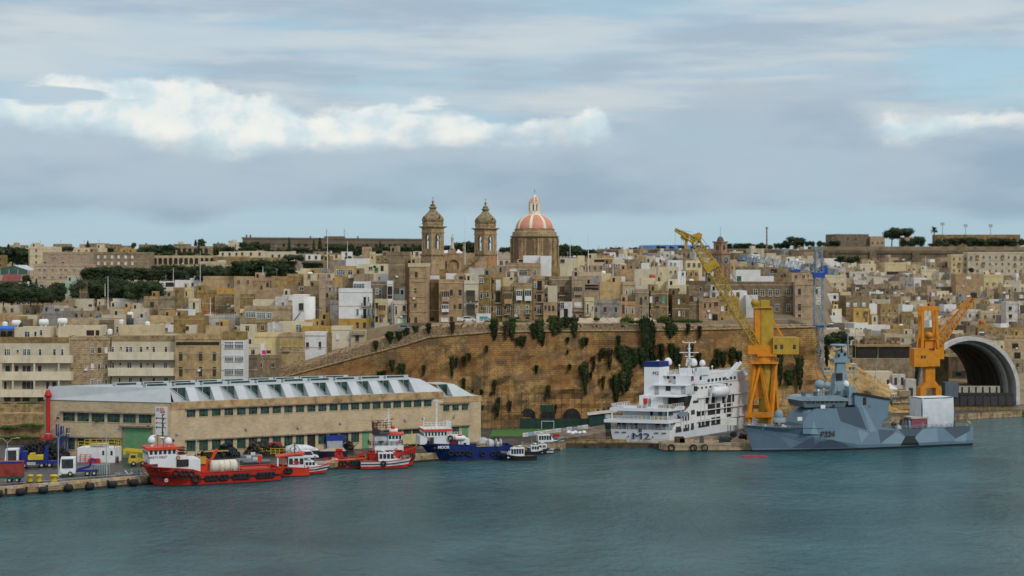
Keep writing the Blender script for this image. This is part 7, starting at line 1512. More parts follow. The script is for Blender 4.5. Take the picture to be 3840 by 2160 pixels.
mast(t,X(1645),1,zr,Z(550),IRON,((.35,.6),(.62,1),(.8,.8),(.97,1.3)),.2);MB().bar((X(1595),1,zr),(X(1595),1,Z(760)),.1).bar((X(1750),1,zr),(X(1750),1,Z(812)),.12).box(X(1742),X(1762),.6,1.4,Z(835),Z(812)).build('aerial',IRON,t)
b=MB()
for i in range(5):b.box(X(1790),X(1855),-2.5,1,Z(1000-i*27),Z(995-i*27))
for cx in(1790,1822,1855):b.bar((X(cx),-2.5,Z(1000)),(X(cx),-2.5,Z(870)),.1)
b.build('rack',mat('rusty_rack',(.10,.03,.02),.8),t)
MB().bar((X(2030),-1,2),(X(2175),-1,Z(920)),.55).box(X(1985),X(2075),-1.8,.2,1.9,Z(1010)).build('deck_crane',ORR,t);MB().box(X(1985),X(2050),-2.3,-1.8,Z(1060),Z(985)).box(X(2060),X(2310),1,1.4,Z(958),Z(948)).build('yellow_frame',YEL,t)
ring(t,X(1788,-3),-3.5,Z(975))
MB().rail([(.2,-1.2,5.0),(-1.6,0,5.1),(.2,1.2,5.0)],.8,1.2,.04).box(.5,1.8,-1,1,4.0,5.4).build('windlass',IRON,t)
MB().box(0,.9,-.1,0,0,1.1).build('anchor_pocket',BOOT,t,(X(1585,-1.5),-2.35,Z(1215)),R(-38))
q=S.t.matrix_basis@Vector((0,0,0));Mx=Matrix.Translation((*S.C,0))@Matrix.Rotation(S.th,4,'Z')
tc_=thing('tank_container','cream cylindrical tank container on the red supply vessel deck','tank container',Mx@Vector((X(2090),-1.8,2.2)),S.th)
TL=X(2370)-X(2090);MB().lathe([(0,0),(.9,.05),(1.45,.5),(1.45,TL-.5),(.9,TL-.05),(0,TL)],(0,0,1.75),18,ax='x').build('tank',mat('cream_tank_paint',(.58,.54,.44),.6,var=.1),tc_)
b=MB();
for x in(0,TL):
 for y in(-1.4,1.4):b.bar((x,y,0),(x,y,3.2),.15)
 b.bar((x,-1.4,3.2),(x,1.4,3.2),.12).bar((x,-1.4,.1),(x,1.4,.1),.15)
for x in(TL*.3,TL*.5,TL*.7):b.torus((x,0,1.75),1.47,.05,'x',18,4)
b.box(0,TL,-1.4,-1.25,0,.15).box(0,TL,1.25,1.4,0,.15).box(TL*.35,TL*.45,-1.5,-1.4,.4,1).box(TL*.8,TL*.9,-1.5,-1.4,.4,1.2).build('frame',mat('grey_beige_frame',(.36,.33,.28),.6),tc_)
MB().box(X(2420),X(2700),-1,2.5,2.0,2.9).rail([(X(2400),-3.6,2.1),(L-1,-3.4,2.1)],1.0,2.5,.05).build('cargo_rail',mat('dull_red_fittings',(.3,.04,.03),.7),t)
MB().box(X(2020)-.1,X(2780),-4.42,-4.3,1.72,1.84).build('rubbing_line',BLACK,t)
S=SF(C4,1028,1786,12,'workboat','red workboat with white cabin and orange roof, just right of the supply vessel stern','boat');t=S.t;X,Z=S.x,S.z
L=X(690);pt=hull(t,L,5,lambda s:2.6-.6*s,ORR,.8,.25,.9,.6)
cab(t,X(480),X(640),-1.9,1.9,1.6,Z(965),WHP,'wheelhouse',3,2,3,1,(.4,.85));MB().raw([(X(360),-2.2,Z(972)),(X(645),-2.2,Z(945)),(X(645),2.2,Z(945)),(X(360),2.2,Z(972)),(X(360),-2.2,Z(962)),(X(645),-2.2,Z(932)),(X(645),2.2,Z(932)),(X(360),2.2,Z(962))],[(0,1,5,4),(4,5,6,7),(1,2,6,5),(3,0,4,7)]).build('roof',ORR,t)
for cx in(375,428):MB().bar((X(cx),-1.8,1.6),(X(cx),-1.8,Z(965)),.35).build('post',ORR if cx>400 else WHP,t)
for cx in(545,580):ring(t,X(cx,-2),-2.0,Z(1030))
mast(t,X(550),0,Z(945),Z(855),BLACK,((.5,1.2),(.95,.5)));MB().bar((X(470),0,Z(930)),(X(550),0,Z(860)),.08).bar((X(550),0,Z(860)),(X(620),0,Z(920)),.08).torus((X(550),0,Z(905)),1.1,.05,'y').build('stays',IRON,t)
tyres(t,pt,L,[X(c,-2.4)for c in(375,470,500)],.6);MB().lathe([(0,0),(.4,0),(.4,.6),(0,.7)],(X(400),-1.5,1.6),9).lathe([(0,0),(.4,0),(.4,.6),(0,.7)],(X(440),-1.5,1.6),9).build('yellow_drum',YEL,t)
MB().tube((0,0,0),(0,0,3.4),.1).box(-.5,.5,-.1,.1,2.2,3.6).build('post_sign',ORR,t,(X(205),3,1.0))
def launch(px,py,ang,L,B,m_low,m_up,label,cabm=WHP,hb=1.7,cabs=(.3,.62),hc=1.5,name='launch',nw=3,topz=.9,z0=0,extra=1,gun=BLACK):
 S=SF(C4,px,py,ang,name,label,'boat',0);t=S.t
 pt=hull(t,L,B,lambda s:hb+.75*max(0,1-s/.5)**1.6,m_low,1.1,.42,.85,.45,bands={3:m_up,2:m_up}if m_up else None,deckm=WHP,strake=.62 if m_up else .9)
 x0,x1=L*cabs[0],L*cabs[1];w=B*.33
 o=MB().raw([(x0-.9,-w,hb-.4),(x1,-w,hb-.4),(x1,w,hb-.4),(x0-.9,w,hb-.4),(x0-.6,-w*.95,hb+.5),(x1,-w,hb+.5),(x1,w,hb+.5),(x0-.6,w*.95,hb+.5),(x0+.4,-w*.85,hb+hc),(x1+.1,-w*.85,hb+hc),(x1+.1,w*.85,hb+hc),(x0+.4,w*.85,hb+hc)],[(0,1,5,4),(1,2,6,5),(2,3,7,6),(3,0,4,7),(4,5,9,8),(5,6,10,9),(6,7,11,10),(7,4,8,11),(8,9,10,11)]).build('cabin',cabm,t)
 for sg in(-1,1):
  a=w*.97 if sg>0 else-w*.97
  if sg<0:wrow(o,(x0+.1,a),(x1-.1,a),hb+.6,hb+hc-.2,nw,.75)
  else:wrow(o,(x1-.1,a),(x0+.1,a),hb+.6,hb+hc-.2,nw,.75)
 wrow(o,(x0-.02,w*.8),(x0-.02,-w*.8),hb+.62,hb+hc-.25,2,.8)
 MB().box(L*.12,x0-.5,-w*.7,w*.7,hb-.3,hb+.35).build('fore_cabin',cabm,t)
 MB().rail([(-.6,0,hb+.7),(L*.15,-B*.33,hb+.45),(x0,-B*.42,hb)],.6,1.2,.03).rail([(-.6,0,hb+.7),(L*.15,B*.33,hb+.45)],.6,1.2,.03).build('railing',STEEL,t)
 if extra:MB().tube((x1-.6,0,hb+hc),(x1-.6,0,hb+hc+.9),.05).lathe([(0,0),(.45,0),(.5,.15),(0,.28)],(x1-1.1,0,hb+hc+.35),12).box(x0+.9,x0+1.2,-.6,.6,hb+hc,hb+hc+.2).bar((x1-.2,0,hb+hc),(x1-.2,0,hb+hc+1.6),.05).build('mast',WHP,t)
 MB().box(x1+.1,L-.2,-B*.36,B*.36,hb-.5,hb-.1).build('cockpit',DK,t)
 return t,pt
t1,p1_=launch(1222,1776,180+14,8.6,3.1,RED,WHP,'small white and red pilot launch lying right of the supply vessel',cabs=(.3,.6),nw=3)
t2,p2_=launch(1527,1756,180+8,11.5,3.8,RED,WHP,'larger white and red pilot launch before the red tug',cabs=(.28,.62),nw=4,hb=2.0,hc=2.0)
ring(t2,3.2,1.35,3.2,RED);tyres(t2,p2_,11.5,[6],.7,1)
launch(1887,1728,12,8.6,3.4,BLKH,None,'black hulled pilot boat with long white cabin, nearest the blue vessel',cabs=(.2,.62),hb=1.2,hc=2.1,nw=5)
launch(2046,1706,180+6,5.6,2.4,BLKH,None,'small black hulled launch tied between two other launches',cabs=(.3,.7),hb=1.0,hc=1.6,nw=3)
launch(2105,1681,180+12,8.4,3.4,mat('dark_green_hull',(.01,.05,.04),.4),WHP,'dark green hulled pilot boat with white upperworks, rightmost launch',cabs=(.35,.8),hb=1.9,hc=2.0,nw=5)
launch(1990,1700,4,6.0,2.6,WHP,None,'little white launch with blue trim hidden behind the black hulled pilot boat',cabs=(.3,.7),hb=1.0,hc=1.4,nw=2)
S=SF(C4,1224,1755,10,'crane_boat','low red workboat with red folding deck crane beside the red launch','boat');t=S.t;X,Z=S.x,S.z
L=X(1260);pt=hull(t,L,5.5,lambda s:2.2+.9*max(0,s-.6),ORR,.7,.12,.95,.6);tyres(t,pt,L,[X(c,-2.7)for c in(900,1020,1055,1120,1150,1185,1215)],.55)
MB().box(X(955),X(1010),-.8,.8,1.6,Z(960)).bar((X(960),0,Z(960)),(X(1000),0,Z(900)),.8).bar((X(1000),0,Z(900)),(X(1035),0,Z(985)),.55).bar((X(960),-.5,Z(905)),(X(1030),-.5,Z(905)),.5).build('deck_crane',mat('deep_red_crane',(.42,.015,.015),.5),t)
MB().bar((X(1130),0,1.7),(X(1260),0,Z(925)),.35).bar((X(1130),1,1.7),(X(1260),1,Z(925)),.35).bar((X(1130),0,1.9),(X(1130),1,1.9),.3).bar((X(1200),0,3.4),(X(1200),1,3.4),.3).rail([(X(1060),-2.4,1.6),(X(1250),-2.4,1.7)],1,1.2,.05).build('stern_gantry',RED,t)
MB().lathe([(0,0),(1.0,.1),(1.1,.5),(.5,.9),(0,1)],(X(950),-1,1.6),10).build('rope_pile',mat('pale_rope',(.45,.38,.33),.9,var=.4),t);MB().box(X(925),X(970),0,1,1.7,2.6).build('yellow_box',YEL,t)
S=SF(C4,1548,1718,192,'tugboat','red and white tug with black fire monitor platform and white mast','tugboat',Y=402);t=S.t;X,Z=S.x,S.z
L=X(1290);pt=hull(t,L,7.5,lambda s:3.6+1.2*max(0,1-s/.45),RED,1.0,.42,.8,.9,bands=None);W_=WHP
for x in(0,.7,1.5,2.4,3.3):tyres(t,pt,L,[x],.5,1,TYB)
zz=lambda c:Z(c,1500)
cab(t,X(1630),X(1345),-2.6,2.6,2.4,zz(850),W_,'deckhouse',0,2,3,1,(.3,.6));cab(t,X(1615),X(1480),-2.4,2.4,zz(850),zz(745),W_,'bridge',4,3,4,2,(.62,.93),.2,ORR);cab(t,X(1480),X(1345),-2.0,2.0,zz(850),zz(745),mat('ship_grey',(.42,.44,.45),.5),'casing',0)
MB().prism([(X(1395),-2.2),(X(1340),-2.2),(X(1340),2.2),(X(1395),2.2)],zz(745),zz(690)).box(X(1500),X(1335),-2.4,2.4,zz(745),zz(732)).rail([(X(1510),2.4,zz(690)),(X(1340),2.4,zz(690)),(X(1340),-2.4,zz(690)),(X(1510),-2.4,zz(690))],1.8,1.2,.06,3).build('monitor_platform',IRON,t)
MB().bar((X(1370),0,zz(690)),(X(1370),0,zz(635)),.35).bar((X(1385),0,zz(640)),(X(1330),1,zz(620)),.3).bar((X(1470),0,zz(690)),(X(1470),0,zz(650)),.3).build('fire_monitor',mat('deep_red_crane',(0,0,0)),t)
mast(t,X(1495),0,zz(690),zz(505),W_,((.3,.7),(.6,1.0),(.78,.9),(.95,.4)),.2);MB().bar((X(1500),0,zz(560)),(X(1430),0,zz(640)),.15).build('mast_stay',W_,t);MB().box(X(1518),X(1540),-.03,.03,zz(602),zz(586)).bar((X(1518),0,zz(690)),(X(1518),0,zz(586)),.04).build('flag',RED,t)
MB().lathe([(0,0),(.45,.05),(.55,.4),(.55,1.8),(.45,2.2),(0,2.2)],(X(1580),1.4,zz(705)),12,ax='x').build('liferaft',W_,t);MB().lathe([(.45,0),(.5,.6),(.2,.9),(0,.9)],(X(1535),1.4,zz(690)),10).build('searchlight',ORR,t)
ring(t,X(1600),2.55,zz(805));ring(t,X(1555),2.65,zz(895));MB().rail([(X(1620),2.7,zz(850)),(X(1300),2.7,zz(850)),(X(1300),-2.7,zz(850))],1.1,1.2,.05,3).box(X(1430),X(1380),2.4,3.0,zz(815),zz(800)).build('railing',IRON,t)
MB().rail([(X(1620),2.7,3.2),(X(1290),2.7,3.2)],1.1,1.2,.05,2).bar((X(1330),2,2.6),(X(1330),2,6),.15).build('aft_rail',RED,t)
S=SF(C4,1616,1726,14,'offshore_vessel','dark blue vessel with white superstructure and red bridge stripe','ship');t=S.t;X,Z=S.x,S.z
XX=lambda c7:X(c7+2415);L=XX(300);st_=X(2285)/L
pt=hull(t,L,7.6,lambda s:4.75-1.5*s if s<st_ else 3.5,NAVY,3.2,.30,.9,.9,flare=.84);tyres(t,pt,L,[X(c,-3.6)for c in(2120,2185,2230,2290,2320,2440,2545,2600)],.45)
cab(t,X(1930),X(2205),-3.0,3.0,3.4,Z(762),WHP,'deckhouse',0);MB().box(X(1790),X(1860),-3,3,Z(835),Z(752)).build('bridge_wing',WHP,t);cab(t,X(2190),X(2285),-3,3,2.8,Z(790),WHP,'aft_house',1,0,0,0,(.3,.65),0,None,.3)
MB().box(0,X(2195)-X(2110),-.06,0,0,1.4).build('opening',mat('dark_red_opening',(.12,.015,.015),.8),t,(X(2110,-3.2),-3.2,Z(845)))
cab(t,X(1835),X(2060),-3.0,3.0,Z(765),Z(705),WHP,'bridge',7,5,5,3,(.25,.85),.3,None,.55);MB().box(X(1822),X(2105),-3.4,3.4,Z(707),Z(684)).build('bridge_stripe',ORR,t)
MB().box(X(1822),X(2105),-3.4,3.4,Z(684),Z(680)).rail([(X(1822),-3.3,Z(680)),(X(2100),-3.3,Z(680)),(X(2100),3.3,Z(680))],1.7,1.0,.07,3).build('top_railing',WHP,t)
mast(t,X(1975),0,Z(684),Z(400),WHP,((.3,.8),(.45,.6),(.6,.9),(.75,.5),(.93,1.8)),.26);mast(t,X(1848),0,Z(684),Z(590),WHP,((.95,.5),),.12);MB().bar((X(1940),0,Z(405)),(X(2045),0,Z(420)),.14).build('yard',WHP,t)
MB().lathe([(0,0),(.5,.05),(.6,.4),(.6,2.4),(.5,2.7),(0,2.7)],(X(2135),-3.2,Z(778)),12,ax='x').build('liferaft',WHP,t);MB().torus((0,0,0),.6,.2,'y').build('tyre',BLACK,t,(X(2115,-3.2),-3.5,Z(778)));MB().box(0,1.1,-.1,0,0,1).box(.45,.65,-.12,-.1,.1,.9).box(.1,1,-.12,-.1,.4,.6,0).build('medical_locker',[ORR],t,(X(2190,-3.3),-3.4,Z(785)))
text('MOOR',1.0,WHP,t,(X(2040,-3),-4.0,Z(878,2035,-3.6)),(FRR,0,0),.25,bold=.02);MB().rail([(.4,-1.6,4.6),(-1.6,0,4.75)],.8,1,.05).rail([(X(2060),-3.1,Z(762)),(X(2200),-3.1,Z(762))],1.1,.9,.05).build('railing',WHP,t)
rl_=MB()
for xx,r_ in((30,1.5),(90,1.3),(150,1.35)):rl_.lathe([(0,0),(r_,0),(r_,.15),(r_*.35,.2),(r_*.35,1.1),(r_,1.15),(r_,1.3),(0,1.3)],(XX(xx),-1.2,2.6+r_),18,ax='x' if xx==150 else 'y')
rl_.build('cable_reel',mat('wrapped_white_reel',(.42,.44,.47),.6,var=.2),t);MB().box(X(2370),XX(60),-1.5,-1.3,Z(880),Z(872)).rail([(X(2370),-1.6,2.6),(XX(60),-1.6,2.6)],1.6,.8,.07,2).lathe([(0,0),(.5,0),(.5,.8),(0,.9)],(XX(170),-1.5,2.8),10).build('yellow_rack',YEL,t)
#  WHITE MULTI-DECK SHIP (stern towards the harbour)
CM=CR(2250,1250,2.898);Pa=Vector((PX(2290,445.5),445.5));Pb=Vector((PX(2512,441.6),441.6));Pc=Vector((PX(2768,471),471))
t=thing('motor_yacht','large white multi-deck ship, stern on, with four radomes and blue capped funnel','ship',(Pa.x,Pa.y,1.4));eu=Pb-Pa;LV=(Pc-Pb).length;ev=(Pc-Pb)/LV
def uv(u,v):p=eu*u+ev*v;return(p.x,p.y)
def dk(u0,u1,v0,v1,z0,z1,m=WHP,name='deck',par=None,bld=True,b=None):
 b=b or MB();b.prism([uv(u0,v0),uv(u1,v0),uv(u1,v1),uv(u0,v1)],z0,z1,0);return b.build(name,m,par or t)if bld else b
zm=lambda cy,Y=443.5:PZ(CM.y(cy),Y)-1.4
um=lambda cx,Y=443.5:((CM.x(cx)-1920)*Y/F-Pa.x)/eu.x
LVs=LV
b=MB();b.raw([(*uv(.03,.6),-1),(*uv(.97,.6),-1),(*uv(.97,LV+14),-1),(*uv(.03,LV+14),-1),(*uv(0,0),zm(1045)),(*uv(1,0),zm(1045)),(*uv(1,LV+10),zm(1045)),(*uv(.5,LV+26),zm(1045)),(*uv(0,LV+10),zm(1045))],[(0,1,5,4),(1,2,6,5),(3,0,4,8),(2,3,8,7,6),(4,5,6,7,8)]);b.build('hull',WHP,t)
b=MB();b.raw([(*uv(.03,.45),-1.2),(*uv(.98,.45),-1.2),(*uv(1.0,LV+10),-1.2),(*uv(.03,.2),-.2),(*uv(.99,.2),-.2),(*uv(1.01,LV+10),-.2)],[(0,1,4,3),(1,2,5,4)]);b.build('boot_topping',LOWRED,t)
au=atan2(eu.y,eu.x);av=atan2(ev.y,ev.x);BLT=mat('blue_letters',(.012,.016,.12),.4)
def onT(u,z,out=.15,v=0):p=uv(u,v);n=Vector((eu.y,-eu.x)).normalized()*out;return(p[0]+n.x,p[1]+n.y,z)
text('M2',2.6,BLT,t,onT(um(445),zm(1122),.12),(R(88),0,au),.08,sx=1.6);text('GEORGE TOWN',.75,mat('grey_letters',(.30,.30,.30),.6),t,onT(um(445),zm(1187),.02),(R(88),0,au),.12,sx=1.2)
MB().torus((0,0,0),.35,.14,'y').build('stern_port',BLT,t,onT(um(437),zm(1056),.1),au)
for cx in(312,572):MB().lathe([(.18,-.05),(0,-.06)],ax='y',n=8).box(-.15,.15,-.06,.1,-.2,.2).build('stern_port',BLT,t,onT(um(cx),zm(1123),.1),au)
for cx in(265,190,610,690):MB().box(-.6,.6,-.05,.1,-.1,.1).build('fairlead',DARK,t,onT(um(cx),zm(1078),.1),au)
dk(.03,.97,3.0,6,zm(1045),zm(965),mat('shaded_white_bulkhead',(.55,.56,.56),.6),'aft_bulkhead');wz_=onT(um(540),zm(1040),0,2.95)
for cx,w_,a,c,m_ in((200,1.2,1040,970,DARK),(265,1.0,1040,965,GLASSB),(330,.8,1040,970,DARK),(560,1.1,1040,985,DARK),(632,1.0,1030,993,mat('maroon_panel',(.2,.02,.07),.7)),(145,1.0,1030,960,DARK)):MB().box(-w_/2,w_/2,-.06,.05,0,zm(a+0)*0+(zm(c)-zm(a))).build('doorway',m_,t,onT(um(cx),zm(a),.02,2.95),au)
def slab(z0,z1,v0=-1.6,v1=6,u0=-.06,u1=1.02):dk(u0,u1,v0,v1,z0,z1,WHP,'deck_slab')
slab(zm(970),zm(935));slab(zm(845),zm(812),-.5,8,0,.98)
for u in(.0,.3,.62,.985):dk(u,u+.012,.1,.3,zm(1045),zm(965),WHP,'pillar')
for u in(.02,.96):dk(u,u+.015,-.2,0,zm(935),zm(845),WHP,'pillar')
dk(.06,.90,4.0,9,zm(935),zm(845),WHP,'aft_cabin')
for cx,w_,m_ in((568,1.1,mat('green_tinted_glass',(.10,.15,.14),.3)),(645,1.2,None),(685,1.1,None),(475,.7,DARK),(815,2.6,BLG)):MB().box(-w_/2,w_/2,-.06,.05,-.65,.65).build('window',m_ or mat('green_tinted_glass',(0,0,0)),t,onT(um(cx),zm(880),.02,3.95),au)
def rl(z,v0,u0=-.05,u1=1.0,v2=6):
 p=[(*uv(u0,v2),z),(*uv(u0,v0),z),(*uv(u1,v0),z),(*uv(u1,v2),z)];MB().rail(p,1.1,1.1,.05,3).build('railing',WHP,t)
rl(zm(935),-1.5);rl(zm(812),-.4,.01,.97,9);rl(zm(450,454),13,.45,1,LV);rl(zm(1045),.1,0,1,3)
CH=mat('wicker_furniture',(.30,.25,.14),.8)
for cx in(615,672,730):dk(um(cx)-.03,um(cx)+.03,1.5,2.6,zm(812),zm(780),CH,'lounger')
for cx,m_ in((195,WHP),(235,WHP),(835,WHP),(870,WHP),(410,CH),(465,CH)):dk(um(cx)-.02,um(cx)+.022,.3,1.2,zm(812),zm(785),m_,'liferaft' if m_ is WHP else 'deck_seat')
for cx in(435,560,620,670):dk(um(cx)-.025,um(cx)+.03,.3,1.6,zm(935),zm(905),CH if cx<600 else ORR if 0 else CH,'deck_chair')
dk(um(405),um(440),3,3.6,zm(770),zm(715),RED,'red_cover');dk(um(410),um(435),2.9,3.4,zm(812),zm(770),IRON,'winch')
dk(.50,.70,5.5,9,zm(812),zm(690),WHP,'locker_house');dk(.30,.42,5.5,9,zm(812),zm(690),WHP,'locker_house')
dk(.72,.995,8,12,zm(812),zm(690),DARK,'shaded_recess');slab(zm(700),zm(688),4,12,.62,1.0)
o=dk(.44,1.0,9,LV+2,zm(690),zm(565,450),WHP,'tier')
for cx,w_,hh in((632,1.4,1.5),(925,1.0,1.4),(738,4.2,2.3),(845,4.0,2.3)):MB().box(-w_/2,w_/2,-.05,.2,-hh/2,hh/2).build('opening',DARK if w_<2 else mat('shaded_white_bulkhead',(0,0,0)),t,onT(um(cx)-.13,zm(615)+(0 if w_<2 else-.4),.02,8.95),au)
slab(zm(568,450),zm(556,450),8,14,.44,1.0)
o=dk(.52,.74,12,LV,zm(570,452),zm(455,454),WHP,'tier');o=dk(.74,1.0,11,LV+4,zm(570,452),zm(455,454),WHP,'tier');slab(zm(457,454),zm(450,454),11,LV+4,.5,1.0)
dk(.76,.86,12.5,16,zm(456,454),zm(375,454),WHP,'top_house');dk(.94,1.03,16,20,zm(456,454),zm(370,456),WHP,'top_house')
for cx,cy in((620,497),(690,497),(903,502),(990,502)):MB().box(-.3,.3,-.05,.1,-.55,.45).build('window',DARK,t,onT(um(cx)-.21,zm(cy),.03,11.95 if cx<800 else 10.95),au)
def side(v0,v1,z0,z1,m,name,out=.06):
 p=uv(1,v0);n=Vector((ev.y,-ev.x))*out;MB().box(0,v1-v0,0,.3,z0,z1).build(name,m,t,(p[0]+n.x,p[1]+n.y,0),av)
SWD=mat('side_plating',(.68,.67,.66),.5,var=.03)
b=MB();b.raw([(*uv(1.003,1),zm(1045)),(*uv(1.003,LV+6),zm(1045)),(*uv(1.003,LV+6),zm(560,456)),(*uv(1.003,13),zm(565,452)),(*uv(1.003,10),zm(812)),(*uv(1.003,4),zm(935)),(*uv(1.003,1),zm(1040))],[(0,1,2,3,4,5,6)]);b.build('side_plating',SWD,t)
for v0,v1,a,c in((4,10,925,845),(11,13,870,820),(14,19,895,835),(20,27,900,780),(12,15,750,720),(3,6,1035,975),(7,10,1035,965),(11,12.5,1030,960),(15,21,1020,945),(22,27,1015,930),(18,21,770,690),(22,25,775,690),(27,32,680,570),(28,35,790,690),(29,34,900,800),(30,33,1000,915)):side(v0,v1,zm(a,455),zm(c,455),GLASS if v0<13 else DARK,'side_opening')
for q_ in range(9):side(14+q_*2.3,15.1+q_*2.3,zm(600,456),zm(578,456),GLASS,'side_window')
for q_ in range(8):side(20+q_*2.1,21.1+q_*2.1,zm(508,462)-.2,zm(485,462),GLASS,'side_window',.12)
for v in(5.5,7,8.5,16,18,24,30,33):side(v,v+.3,zm(1000,455),zm(700,455)if v>14 else zm(850),SWD,'side_frame',.3)
for z_ in(830,690,945):side(14,LV+6,zm(z_,458),zm(z_-9,458),WHP,'side_deck_edge',.7)
p=uv(1.06,24);MB().lathe([(0,-4.2),(1.3,-3.6),(1.7,-2),(1.7,2),(1.3,3.6),(0,4.2)],(0,0,0),14,ax='x').box(-2.5,2,-.9,.9,1,2.0).build('lifeboat',WHP,t,(p[0]+.5,p[1],zm(625,462)),av)
for v,zc_ in((20,540),(29,540)):p=uv(1.03,v);MB().bar((0,0,-4),(0,-1.2,1.5),.5).build('davit',WHP,t,(p[0],p[1],zm(600,462)),av)
for z_ in(520,545):MB().lathe([(.25,-.1),(.42,0),(.25,.1)],ax='y',n=14).build('lifebuoy',ORR,t,onT(um(605)-.15 if z_>530 else 1.03,zm(z_),.1,11.9 if z_>530 else 11),au)
p0,p1=Vector((*uv(1.0,30),zm(480,466))),Vector((*uv(1.14,33),zm(325,468)));MB().bar(p0,p1,1.3,1.0).bar(p1-Vector((0,0,.4)),p1+Vector((.8,0,.4)),.9).build('crane_boom',WHP,t)
p0,p1=Vector((*uv(1.2,36),zm(450,470))),Vector((*uv(1.12,36),zm(372,470)));MB().bar(p0,p1,.9).build('crane_boom',WHP,t)
fu0,fu1=um(383)-.15,um(550)-.16;zf=[zm(812),zm(385),zm(325)]
b=MB();q0=[uv(fu0,9),uv(fu1,9),uv(fu1,14),uv(fu0,14)];b.prism(q0,zf[0],zf[1]);b.build('funnel',WHP,t);dk(fu0-.003,fu1+.003,8.97,14.03,zf[1],zf[2],NAVY,'funnel_cap');text('M2',1.4,BLT,t,onT(fu1-.055,zm(455),.05,9),(FRR,0,au),.03)
MB().bar((*uv(fu0-.08,9),zf[0]),(*uv(fu0,9),zm(690)),.4).build('funnel_strut',WHP,t)
for cx,cy,r in((628,352,.9),(740,345,1.15),(1014,352,1.15),(1113,350,.9),(862,358,.3),(1219,370,.28)):
 v=14 if cx<900 else 19;Y=449+v*ev.y;x=(CM.x(cx)-1920)*Y/F-Pa.x;y_=Y-Pa.y;radome(t,x,y_,zm(cy,Y),r,WHP,zm(cy,Y)-zm(450,Y))
x,Y=0,463;x=(CM.x(970)-1920)*Y/F-Pa.x;lattice(MB(),(x,Y-Pa.y,zm(450,Y)),(x,Y-Pa.y,zm(270,Y)),2.6,1.2,6,.12).build('lattice_mast',WHP,t)
b=MB().tube((x,Y-Pa.y,zm(280,Y)),(x,Y-Pa.y,zm(95,Y)),.35,.2,8)
for cy,w_ in((100,1.7),(208,2.8),(165,.5),(250,1.2)):b.bar((x-w_,Y-Pa.y,zm(cy,Y)),(x+w_,Y-Pa.y,zm(cy,Y)),.22)
b.bar((x-1.7,Y-Pa.y,zm(100,Y)),(x-1.9,Y-Pa.y,zm(85,Y)),.3).bar((x+1.7,Y-Pa.y,zm(100,Y)),(x+1.9,Y-Pa.y,zm(85,Y)),.3).build('mast',WHP,t);MB().lathe([(.9,0),(.1,2.0)],(x+.3,Y-Pa.y-3,zm(445,Y)),10).build('furled_flag',mat('dark_purple_cloth',(.05,.03,.07),.9),t)
for cx in(790,858):dk(um(cx)-.21,um(cx)-.16,12.4,12.6,zm(395),zm(378),IRON,'searchlight')
#  GREY WARSHIP IN DAZZLE PAINT
S=SF(D8,2827,1694,18,'warship','grey naval patrol ship in angular dazzle camouflage with tall mast','warship');t=S.t;X,Z=S.x,S.z
def dazzle():
 m=bpy.data.materials.new('dazzle_camouflage');m.use_nodes=True;g=G(m.node_tree);b=g.N['Principled BSDF'];b.inputs['Roughness'].default_value=.55
 o=g.N.new('ShaderNodeTexCoord').outputs['Object'];x,y,z=g.sep(o);col=(.155,.235,.30)
 P3={'d':(.055,.085,.12),'m':(.098,.150,.205),'l':(.185,.275,.335),'k':(.012,.018,.02),'s':(.07,.10,.14)}
 polys=[('m',[(60,960),(440,1050),(520,1150),(150,1165)]),('m',[(60,955),(920,1105),(1100,1140),(400,1150),(400,1040)]),('s',[(530,1152),(695,1040),(715,1115),(700,1152)]),('s',[(730,1095),(840,1062),(980,1110),(1010,1140),(700,1150)]),('l',[(690,900),(730,1020),(700,1040),(665,1010)]),('d',[(885,765),(1075,755),(1165,985),(930,905)]),('l',[(1080,980),(1180,1010),(1110,1100)]),('l',[(1120,750),(1160,800),(1250,990),(1190,1000)]),('s',[(1260,975),(1420,985),(1400,1010),(1280,1100)]),('l',[(1285,1100),(1420,1000),(1505,1045),(1460,1105)]),('d',[(1440,975),(1670,965),(1600,1030),(1560,1060),(1500,1035)]),('k',[(1505,1035),(1600,1035),(1630,1120),(1460,1120)]),('l',[(1670,970),(1790,965),(1800,1085),(1625,1100),(1590,1050)]),('d',[(1840,955),(2100,935),(2090,990),(1960,1060)]),('l',[(1960,1062),(2060,1010),(2050,1090),(1950,1090)])]
 c=g.mix(0,(.125,.20,.26,1),(.125,.20,.26,1))
 for k,pl in polys:
  pts=[(X(px,-4.6),Z(py,px,-4.6))for px,py in pl];ar=sum(a[0]*b_[1]-b_[0]*a[1]for a,b_ in zip(pts,pts[1:]+pts[:1]))
  if ar<0:pts=pts[::-1]
  mk=None
  for a,b_ in zip(pts,pts[1:]+pts[:1]):
   A_,B_=-(b_[1]-a[1]),(b_[0]-a[0]);v=g.m('ADD',g.m('MULTIPLY',g.m('SUBTRACT',x,a[0]),A_),g.m('MULTIPLY',g.m('SUBTRACT',z,a[1]),B_));v=g.m('GREATER_THAN',v,0);mk=v if mk is None else g.m('MULTIPLY',mk,v)
  c=g.mix(mk,c,P3[k])
 c=g.mix(g.m('LESS_THAN',z,.55),c,(.015,.018,.022))
 n=g.noise(o,.5,5,.6);c=g.mix(.35,c,g.ramp(n,[(.3,(.75,)*3),(.7,(1.1,)*3)]),'MULTIPLY');g.put(b.inputs['Base Color'],c);return m
DAZ=dazzle();GRY=mat('warship_light_grey',(.19,.265,.31),.6,var=.08);GRD=mat('warship_dark_grey',(.09,.12,.145),.6)
L=X(2035);B=10.4;kn=lambda s:max(1.2,Z(955)-(Z(955)-1.4)*min(1,s/.45));shd=lambda s:7.3-1.3*min(1,s/.35)if s<.62 else 5.2
